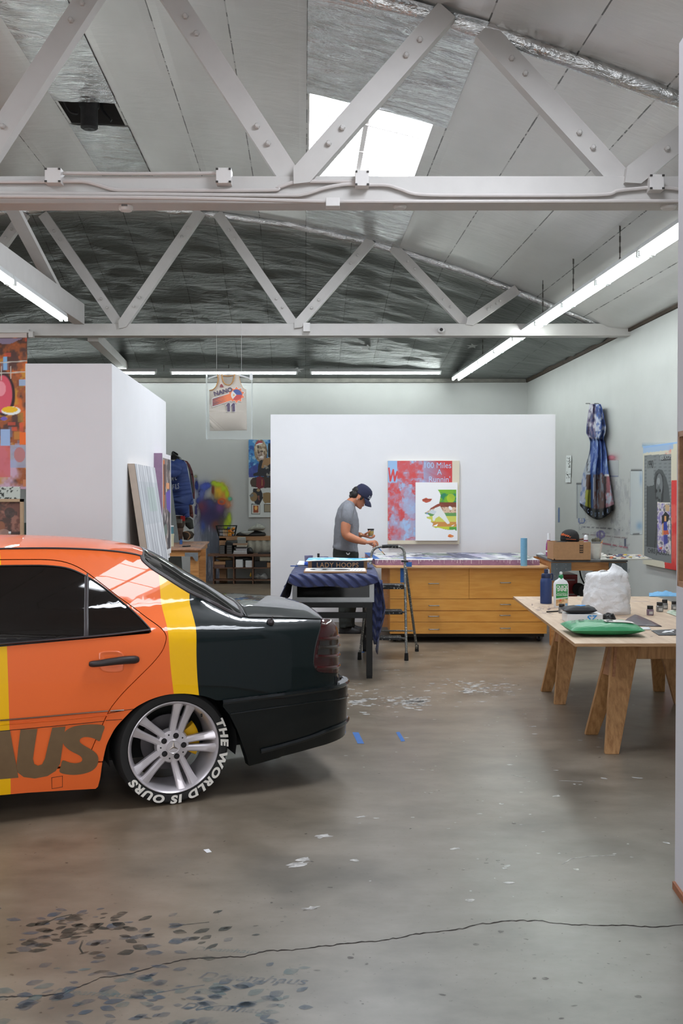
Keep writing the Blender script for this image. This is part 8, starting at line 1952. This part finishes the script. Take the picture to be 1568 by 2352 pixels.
# ---- shelving at the back wall
YS = 18.7
G_ = lambda x, y, Y=YS: at(480 + x / 10.453, 1180 + y / 10.453, Y)
M_shw = wood('shelf_brown_wood', (92, 62, 44), (126, 88, 62), 4, (1, 9, 9)); M_dsk = wood('desk_front_wood', (150, 110, 74), (182, 138, 98), 4, (1, 9, 9))
def gbox(x0, x1, y0, y1, d=.3, Y=YS, mb=None): a, b = G_(x0, y1, Y), G_(x1, y0, Y); return (mb or MB()).bx(a.x, b.x, Y, Y + d, a.z, b.z)
r = thing('wall_desk', 'long wooden wall desk with a front board at the back wall', 'desk', (G_(900, 700, 19).x, 19.1, 0)); zt = G_(600, 545, 19.0).z
q0, q1 = G_(245, 545, 19.0), G_(1900, 640, 19.0); MB().bx(q0.x, q1.x, 19.0, YB - .01, zt - .03, zt).build('top', M_dsk, r, world=True); MB().bx(q0.x, q1.x, 19.0, 19.03, q1.z, zt - .03).build('front_board', M_dsk, r, world=True); q2 = G_(410, 700, 19.0); MB().bx(q0.x, q2.x, 19.0, 19.2, 0, zt - .03).build('side_panel', M_dsk, r, world=True); MB().bx(q1.x - .1, q1.x, 19.0, 19.2, 0, zt - .03).build('side_panel', M_dsk, r, world=True)
q0, q1 = G_(860, 960, 19.02), G_(1850, 640, 19.02); mb = MB(); g = [[Vector((q0.x + (q1.x - q0.x) * i / 20, 19.02 + .02 * math.sin(i * 1.9), q0.z + (q1.z - q0.z) * j)) for j in (0, .5, 1)] for i in range(21)]; mb.sheet(g); tag(mb.build('drop_cloth', pm('cream_drop_cloth', (168, 164, 150), .9, var=.06), sharp=0, solid=.004), 'cream drop cloth hanging under the wall desk', 'cloth')
r = thing('low_shelf', 'low brown wooden shelf unit in front of the wall desk', 'shelf', (G_(800, 1500).x, YS, 0))
gbox(-30, 1900, 968, 1025, .28).build('shelf_board', M_shw, r, world=True)
for y in (1290, 1580): gbox(90, 1900, y, y + 26, .28).build('shelf_board', M_shw, r, world=True)
for x in (90, 575, 1035, 1500): a, b = G_(x, 1025), G_(x + 28, 1025); MB().bx(a.x, b.x, YS, YS + .27, 0, a.z).build('upright', M_shw, r, world=True)
zs1 = G_(0, 968).z; zs2 = G_(0, 1290).z; zs3 = G_(0, 1580).z
def drawer_unit(x0, x1, y0, label):
    a, b = G_(x0, 970), G_(x1, y0); r = thing('drawer_unit', label, 'drawer unit', ((a.x + b.x) / 2, YS + .03, zs1)); w_, h = (b.x - a.x) / 2, b.z - zs1
    MB().bx(-w_, w_, 0, .2, 0, h).build('case', M_blkmetal, r)
    for k in range(4): MB().bx(-w_ * .85, w_ * .85, -.008, 0, h * (.03 + .24 * k), h * (.22 + .24 * k)).build('drawer', pm('smoky_drawer', (96, 94, 92), .3), r)
drawer_unit(245, 372, 765, 'left small parts drawer unit on the low shelf'); drawer_unit(415, 550, 752, 'right small parts drawer unit on the low shelf')
rr = random.Random(7); z = zs1; sc_l = ['lowest', 'second', 'third', 'fourth', 'fifth', 'sixth', 'seventh', 'topmost']
for k in range(8):
    x0, x1 = [(575, 905), (590, 900), (640, 900), (600, 890), (660, 890), (570, 900), (680, 860), (670, 850)][k]; h = [.03, .035, .04, .03, .03, .035, .06, .05][k]; a, b = G_(x0, 900), G_(x1, 900)
    o = MB().bx(a.x, b.x, YS + .02, YS + .24, z, z + h - .002).build('book', pm('book_%d' % k, [(190, 184, 184), (206, 206, 206), (180, 176, 180), (60, 58, 56), (196, 190, 176), (170, 140, 116), (150, 152, 146), (170, 172, 166)][k], .7)); tag(o, '%s book or pad in the paper stack on the low shelf' % sc_l[k], 'book', 'paper stack on the low shelf'); z += h
def lump(name, label, cat, pts, Y, d, mat, z=None, wr=.2, seed=1):
    q = [G_(*p, Y) for p in pts]; r = thing(name, label, cat, (sum(p.x for p in q) / len(q), Y, min(p.z for p in q)))
    sm_ = smooth_pts(q, 4, True); c = sum(sm_, Vector((0, 0, 0))) / len(sm_); rg = []
    for t in np.linspace(-1, 1, 9):
        f = max(.02, 1 - abs(t) ** 2.5) ** .5; rg.append([c + (p - c) * f * (1 + wr * (float(fbm(np.array(i * .7 + seed), np.array(t * 3 + seed), 3)) - .5) * (abs(t) > .2)) + Vector((0, d * t, 0)) for i, p in enumerate(sm_)])
    mb = MB(); mb.loft(rg); mb.build('body', mat, r, world=True, sharp=0); return r
lump('equipment_bag', 'long black equipment bag behind the paper stack', 'bag', [(390, 760), (420, 650), (500, 636), (850, 638), (910, 680), (930, 800), (850, 830), (500, 830)], 18.95, .1, M_black)
lump('camera_bag', 'small black camera bag right of the paper stack', 'bag', [(905, 960), (905, 850), (960, 810), (1010, 815), (1055, 880), (1055, 960)], 18.8, .08, M_black)
lump('black_bag', 'flat black bag heaped on the wall desk', 'bag', [(640, 515), (720, 450), (900, 430), (1100, 400), (1330, 450), (1360, 520), (1250, 580), (950, 575), (700, 550)], 19.2, .15, M_black)
lump('grey_jacket_heap', 'crumpled grey jacket on top of the black bag', 'jacket', [(930, 410), (1000, 320), (1100, 280), (1150, 235), (1250, 260), (1350, 335), (1290, 390), (1100, 405)], 19.15, .12, pm('pale_grey_cloth', (150, 150, 142), .85, var=.1), wr=.3)
lump('grey_paper', 'pale grey paper lying on the black bag', 'paper', [(760, 455), (860, 425), (1080, 410), (1000, 470), (900, 505)], 19.04, .02, pm('grey_paper', (160, 162, 158), .8))
lump('beige_bag', 'beige cloth bag on the low shelf', 'bag', [(165, 1085), (190, 1040), (400, 1030), (540, 1060), (560, 1110), (300, 1120)], 18.85, .08, pm('beige_cloth', (126, 104, 70), .8, var=.1))
lump('dark_heap', 'dark jumble of cables on the middle of the low shelf', 'cables', [(600, 1100), (640, 1050), (800, 1035), (1000, 1040), (1030, 1100), (900, 1120), (700, 1130)], 18.85, .08, pm('dark_jumble', (44, 42, 40), .6, var=.4, scale=20))
lump('clear_bag', 'clear plastic bag of parts on the bottom shelf', 'bag', [(1090, 1570), (1085, 1470), (1150, 1430), (1250, 1460), (1340, 1410), (1400, 1480), (1390, 1575)], 18.8, .08, pm('clear_crinkled_bag', (130, 130, 128), .15, var=.35, scale=14))
lump('yellow_tool', 'small yellow tool on the bottom shelf', 'tool', [(975, 1480), (1000, 1410), (1015, 1450), (1010, 1510), (985, 1510)], 18.75, .02, pm('yellow_tool', (206, 160, 40), .5))
def sbox(name, label, x0, x1, y0, z0, mat, d=.2):
    a, b = G_(x0, y0, YS + .03), G_(x1, y0, YS + .03); return tag(MB().bx(a.x, b.x, YS + .03, YS + .03 + d, z0, a.z).build(name, mat, bev=.003), label, 'box')
zb2 = G_(0, 1290).z + .0
sbox('white_carton', 'left white carton on the low shelf', 640, 805, 1100, zb2, M_whp); sbox('white_carton', 'right white carton on the low shelf', 872, 1035, 1125, zb2, M_whp)
sbox('brown_carton', 'flat brown carton on the left of the low shelf', 120, 390, 1150, G_(0, 1225, YS).z, M_card); sbox('brown_carton', 'second brown carton below the flat one on the low shelf', 122, 380, 1228, zb2, pm('mauve_carton', (112, 84, 76), .8)); sbox('dark_crate', 'dark crate beside the flat brown carton', 395, 565, 1120, zb2, M_black); sbox('dark_case', 'dark flat case on the right of the low shelf', 1090, 1385, 1140, zb2, M_black); sbox('brown_carton', 'brown carton at the right end of the low shelf', 1390, 1490, 1175, zb2, M_card); sbox('cream_carton', 'cream bundle above the dark flat case', 1215, 1490, 1030, G_(0, 1138, YS).z, pm('cream_bundle', (160, 154, 138), .8))
a, b = G_(1170, 975), G_(1480, 940); tag(MB().bx(a.x, b.x, YS + .02, YS + .25, zs1, b.z).build('black_binder', M_black), 'flat black binder on the right of the low shelf', 'binder')
# wire basket with balls
r = thing('wire_basket', 'wire basket of balls on the left end of the wall desk', 'basket', (G_(450, 540, 19.15).x, 19.15, zt)); mb = MB(); B0 = [(-.17, -.1), (.13, -.1), (.13, .1), (-.17, .1)]; hB = G_(0, 290, 19.05).z - zt
tops = [(x * 1.28, y * 1.2, hB) for x, y in B0]; bots = [(x, y, .005) for x, y in B0]
for f in (0, .33, .66, 1): mb.tube([Vector(a).lerp(Vector(b), f) for a, b in zip(bots, tops)], .004 if f < 1 else .006, 5, closed=True)
for i in range(4):
    for k in range(7): a = Vector(bots[i]).lerp(Vector(bots[(i + 1) % 4]), k / 7); b = Vector(tops[i]).lerp(Vector(tops[(i + 1) % 4]), k / 7); mb.tube([a, b], .0025, 4)
mb.build('wire', M_blkmetal, r)
cols = [(226, 140, 40), (226, 140, 40), (60, 80, 120), (230, 180, 60), (226, 140, 40), (40, 56, 96), (226, 130, 36), (226, 140, 40), (230, 190, 80), (60, 80, 120), (226, 140, 40), (226, 150, 50)]
for k, (x, y) in enumerate(((470, 520), (510, 520), (545, 510), (480, 470), (530, 440), (545, 400), (490, 410), (585, 360), (540, 390), (470, 350), (515, 480), (560, 460))):
    q = G_(x, y, 19.12 + .03 * (k % 3)); o = MB().ball(q, .032, nu=14, nv=8).build('ball', pm('ball_%d' % (cols[k][0] + cols[k][2]), cols[k], .4)); tag(o, 'small %s ball in the wire basket' % ('orange' if cols[k][0] > 200 and cols[k][1] < 160 else 'yellow' if cols[k][0] > 200 else 'navy'), 'ball', 'small %s balls in the wire basket' % ('orange' if cols[k][0] > 200 and cols[k][1] < 160 else 'yellow' if cols[k][0] > 200 else 'navy'))
a, b = G_(335, 540, 19.06), G_(450, 375, 19.06); tag(MB().bx(a.x, b.x, 19.06, 19.12, zt + .006, b.z).build('notepad', pm('tan_notepad', (186, 140, 70), .7, rgb2=(206, 206, 210), scale=9)), 'tan and white pad standing in the wire basket', 'pad')
# ---- jersey in its clear case
YJ = 13.38
J = lambda x, y, Y=YJ: at(440 + x / 7.84, 830 + y / 7.84, Y)
a, b = J(272, 1400), J(1085, 235)
r = thing('jersey_case', 'clear acrylic case hanging on threads below the far truss', 'case', ((a.x + b.x) / 2, YJ, a.z)); w_, h = (b.x - a.x) / 2, b.z - a.z
t = NT('clear_acrylic'); t.col((232, 240, 242)); t.set(Roughness=.06, Alpha=.035, Specular_IOR_Level=.5); n = t.noise(t.coord(), 2); t.bump(n, .02); M_acr = t.m
for y in (-.05, .05): MB().bx(-w_, w_, y - .002, y + .002, 0, h).build('pane', M_acr, r)
t = NT('acrylic_edge'); t.col((226, 232, 232)); t.set(Roughness=.2, Alpha=.5); t.bump(t.noise(t.coord(), 9), .05); M_acre = t.m
for x in (-w_, w_): MB().bx(x - .004, x + .004, -.052, .052, 0, h).build('side', M_acre, r)
MB().bx(-w_, w_, -.052, .052, -.004, .002).build('bottom', M_acre, r)
for xx in (450, 897):
    q = J(xx, 190); mb = MB(); mb.tube([(q.x - (a.x + b.x) / 2, 0, h - .03), (q.x - (a.x + b.x) / 2, 0, at(500, 745, YJ).z - a.z + .03)], .0022, 5); mb.build('thread', pm('nylon_thread', (196, 198, 196), .4), r)
body = [(322, 525), (380, 515), (430, 470), (462, 410), (478, 330), (470, 245), (545, 232), (560, 330), (590, 395), (640, 425), (690, 425), (735, 380), (760, 310), (770, 235), (850, 240), (862, 330), (890, 420), (930, 490), (980, 515), (985, 700), (995, 1240), (820, 1242), (650, 1250), (330, 1250), (318, 900)]
P2 = [Vector((x, y)) for x, y in body]
vs, tris, be = patch2d(P2, [], 26)
JW = thing('basketball_jersey', 'cream basketball vest with number 11 hanging inside the clear case', 'jersey', (J(650, 1245).x, YJ, J(650, 1245).z))
bl_ = lambda p: -.012 - .007 * math.sin(p[0] / 60.) * min(1, max(0, (p[1] - 520) / 300))
F = [J(p[0], p[1]) + Vector((0, bl_(p), 0)) for p in vs]; B = [J(p[0], p[1]) + Vector((0, .014, 0)) for p in vs]; n_ = len(vs); mb = MB(); mb.add(F, [tuple(reversed(t)) for t in tris], 0, True); mb.add(B, tris, 0, True)
for a_, b_ in be: mb.f.append((a_, b_, b_ + n_, a_ + n_)); mb.mi.append(0); mb.sm.append(True)
mb.build('cloth', pm('cream_mesh_cloth', (206, 196, 184), .85, var=.03, scale=80), JW, world=True, sharp=0)
mb = MB(); q = smooth_pts([J(x, y, YJ + .012) for x, y in ((545, 236), (650, 262), (770, 236))], 5); mb.sheet([[p, p + Vector((0, 0, -.14))] for p in q]); mb.build('back_neck', pm('inner_cream_cloth', (176, 170, 160), .85), JW, world=True, sharp=0)
M_gold2 = pm('gold_binding', (226, 160, 50), .7)
for pts in (((322, 525), (380, 515), (430, 470), (462, 410), (478, 330), (470, 245)), ((545, 232), (560, 330), (590, 395), (640, 425), (690, 425), (735, 380), (760, 310), (770, 235)), ((850, 240), (862, 330), (890, 420), (930, 490), (980, 515)), ((545, 240), (650, 268), (770, 240))):
    mb = MB(); mb.tube(smooth_pts([J(x, y) + Vector((0, -.014 if pts[0][1] != 240 else .008, 0)) for x, y in pts], 4), .017, 6, flat=.35); mb.build('binding', M_gold2, JW, world=True)
def decal(name, pts, mat, d): mb = MB(); mb.add([J(x, y) + Vector((0, -.021 - d, 0)) for x, y in pts], [tuple(range(len(pts)))]); return mb.build(name, mat, JW, world=True)
M_or = pm('orange_twill', (240, 126, 72), .7); M_pu = pm('purple_twill', (78, 58, 92), .7); M_wt = pm('white_twill', (232, 228, 226), .7)
sun = []
for k in range(20): a_ = R(90 + 18 * k); rd = (148 if k % 2 == 0 else 108) * (1.0); sun.append((810 + rd * math.cos(a_), 606 - rd * math.sin(a_)))
sun2 = [(810 + (x - 810) * 1.1, 606 + (y - 606) * 1.1) for x, y in sun]
decal('stripe_border', [(370, 668), (720, 560), (745, 705), (372, 830)], M_wt, .0); decal('sun_border', sun2, M_wt, .0005)
P_ = Pic(60, 30, (240, 126, 72)); sw = (np.sin(P_.v * 2 * PI * 4.5) > .0) * np.clip((.75 - P_.u) / .5, 0, 1); P_.put(sw, (86, 52, 80)); P_.put(np.clip((.35 - P_.u) / .4, 0, 1), (96, 60, 88), .6)
P_.mesh(1, 1, mapf=lambda p, u, v: J((378 * (1 - u) + 730 * u), (815 - 137 * v) * (1 - u) + (700 - 130 * v) * u) + Vector((0, -.0225, 0))).build('comet_stripes', vcm('painted_cloth', .85), JW, world=True)
decal('sun_rays', sun, M_or, .002); disc = [(810 + 98 * math.cos(2 * PI * k / 40), 606 - 98 * math.sin(2 * PI * k / 40)) for k in range(40)]
decal('disc_white', disc, M_wt, .0025)
clip = lambda a0, a1: [(810, 606)] + [(810 + 98 * math.cos(R(a0 + (a1 - a0) * k / 16)), 606 - 98 * math.sin(R(a0 + (a1 - a0) * k / 16))) for k in range(17)]
decal('disc_blue', clip(0, 132), pm('blue_twill', (62, 82, 156), .7), .003); decal('disc_red', clip(-130, 0), pm('red_twill', (206, 66, 62), .7), .003); decal('disc_star', [(762 + 14 * math.cos(2 * PI * k / 12), 610 + 18 * math.sin(2 * PI * k / 12)) for k in range(12)], M_gold2, .003)
q = J(578, 583) + Vector((0, -.024, 0)); M = Matrix.Translation(q) @ Matrix.Rotation(-.26, 4, 'Y') @ Matrix.Rotation(PI / 2, 4, 'X'); mb = MB(); put_text(mb, 'NANO', M, .080, bold=.035, sx=1.05, depth=0); mb.build('team_lettering', M_pu, JW, world=True)
for x0 in (625, 715):
    n1_ = [(x0 + 28, 753), (x0 + 66, 753), (x0 + 70, 905), (x0 + 20, 908), (x0 + 16, 812), (x0 - 2, 806), (x0 + 2, 788)]; cx_, cy_ = x0 + 35, 830
    decal('number_border', [(cx_ + (x - cx_) * 1.24, cy_ + (y - cy_) * 1.10) for x, y in n1_], M_wt, .0005); decal('number', n1_, M_pu, .0025)
decal('crest', [(510, 470), (515, 430), (540, 408), (560, 425), (580, 468)], pm('crest_red', (150, 60, 66), .7), .002)
r = thing('coat_hanger', 'clear hanger holding the jersey', 'hanger', J(650, 240)); mb = MB(); mb.tube(smooth_pts([J(300, 312), J(460, 262), J(650, 235), J(860, 255), J(1060, 312)], 4), .011, 8); mb.build('arm', M_whp, r, world=True); mb = MB(); mb.tube(smooth_pts([J(660, 238), J(660, 222), J(690, 214), J(690, 228)], 4), .004, 6); mb.build('hook', M_steel, r, world=True)
q = J(1078, 280); MB().bx(q.x - .02, q.x + .02, YJ - .055, YJ - .05, q.z - .045, q.z + .045).build('latch', M_whp, bpy.data.objects['jersey_case'], world=True)
# ================================================================== light and view
W = bpy.data.worlds.new('overcast'); SC.world = W; W.use_nodes = True
bg = W.node_tree.nodes['Background']; bg.inputs['Color'].default_value = (.97, .98, 1.0, 1); bg.inputs['Strength'].default_value = 4.2
SC.view_settings.view_transform = 'Standard'; SC.view_settings.look = 'None'
SC.view_settings.gamma = 1.0; SC.view_settings.use_curve_mapping = False
SC.view_settings.exposure = 0.0
SC.cycles.max_bounces = 8; SC.cycles.diffuse_bounces = 5; SC.cycles.glossy_bounces = 4
SC.cycles.transparent_max_bounces = 12; SC.cycles.sample_clamp_indirect = 6.0; SC.cycles.use_denoising = True
SC.cycles.caustics_reflective = False; SC.cycles.caustics_refractive = False
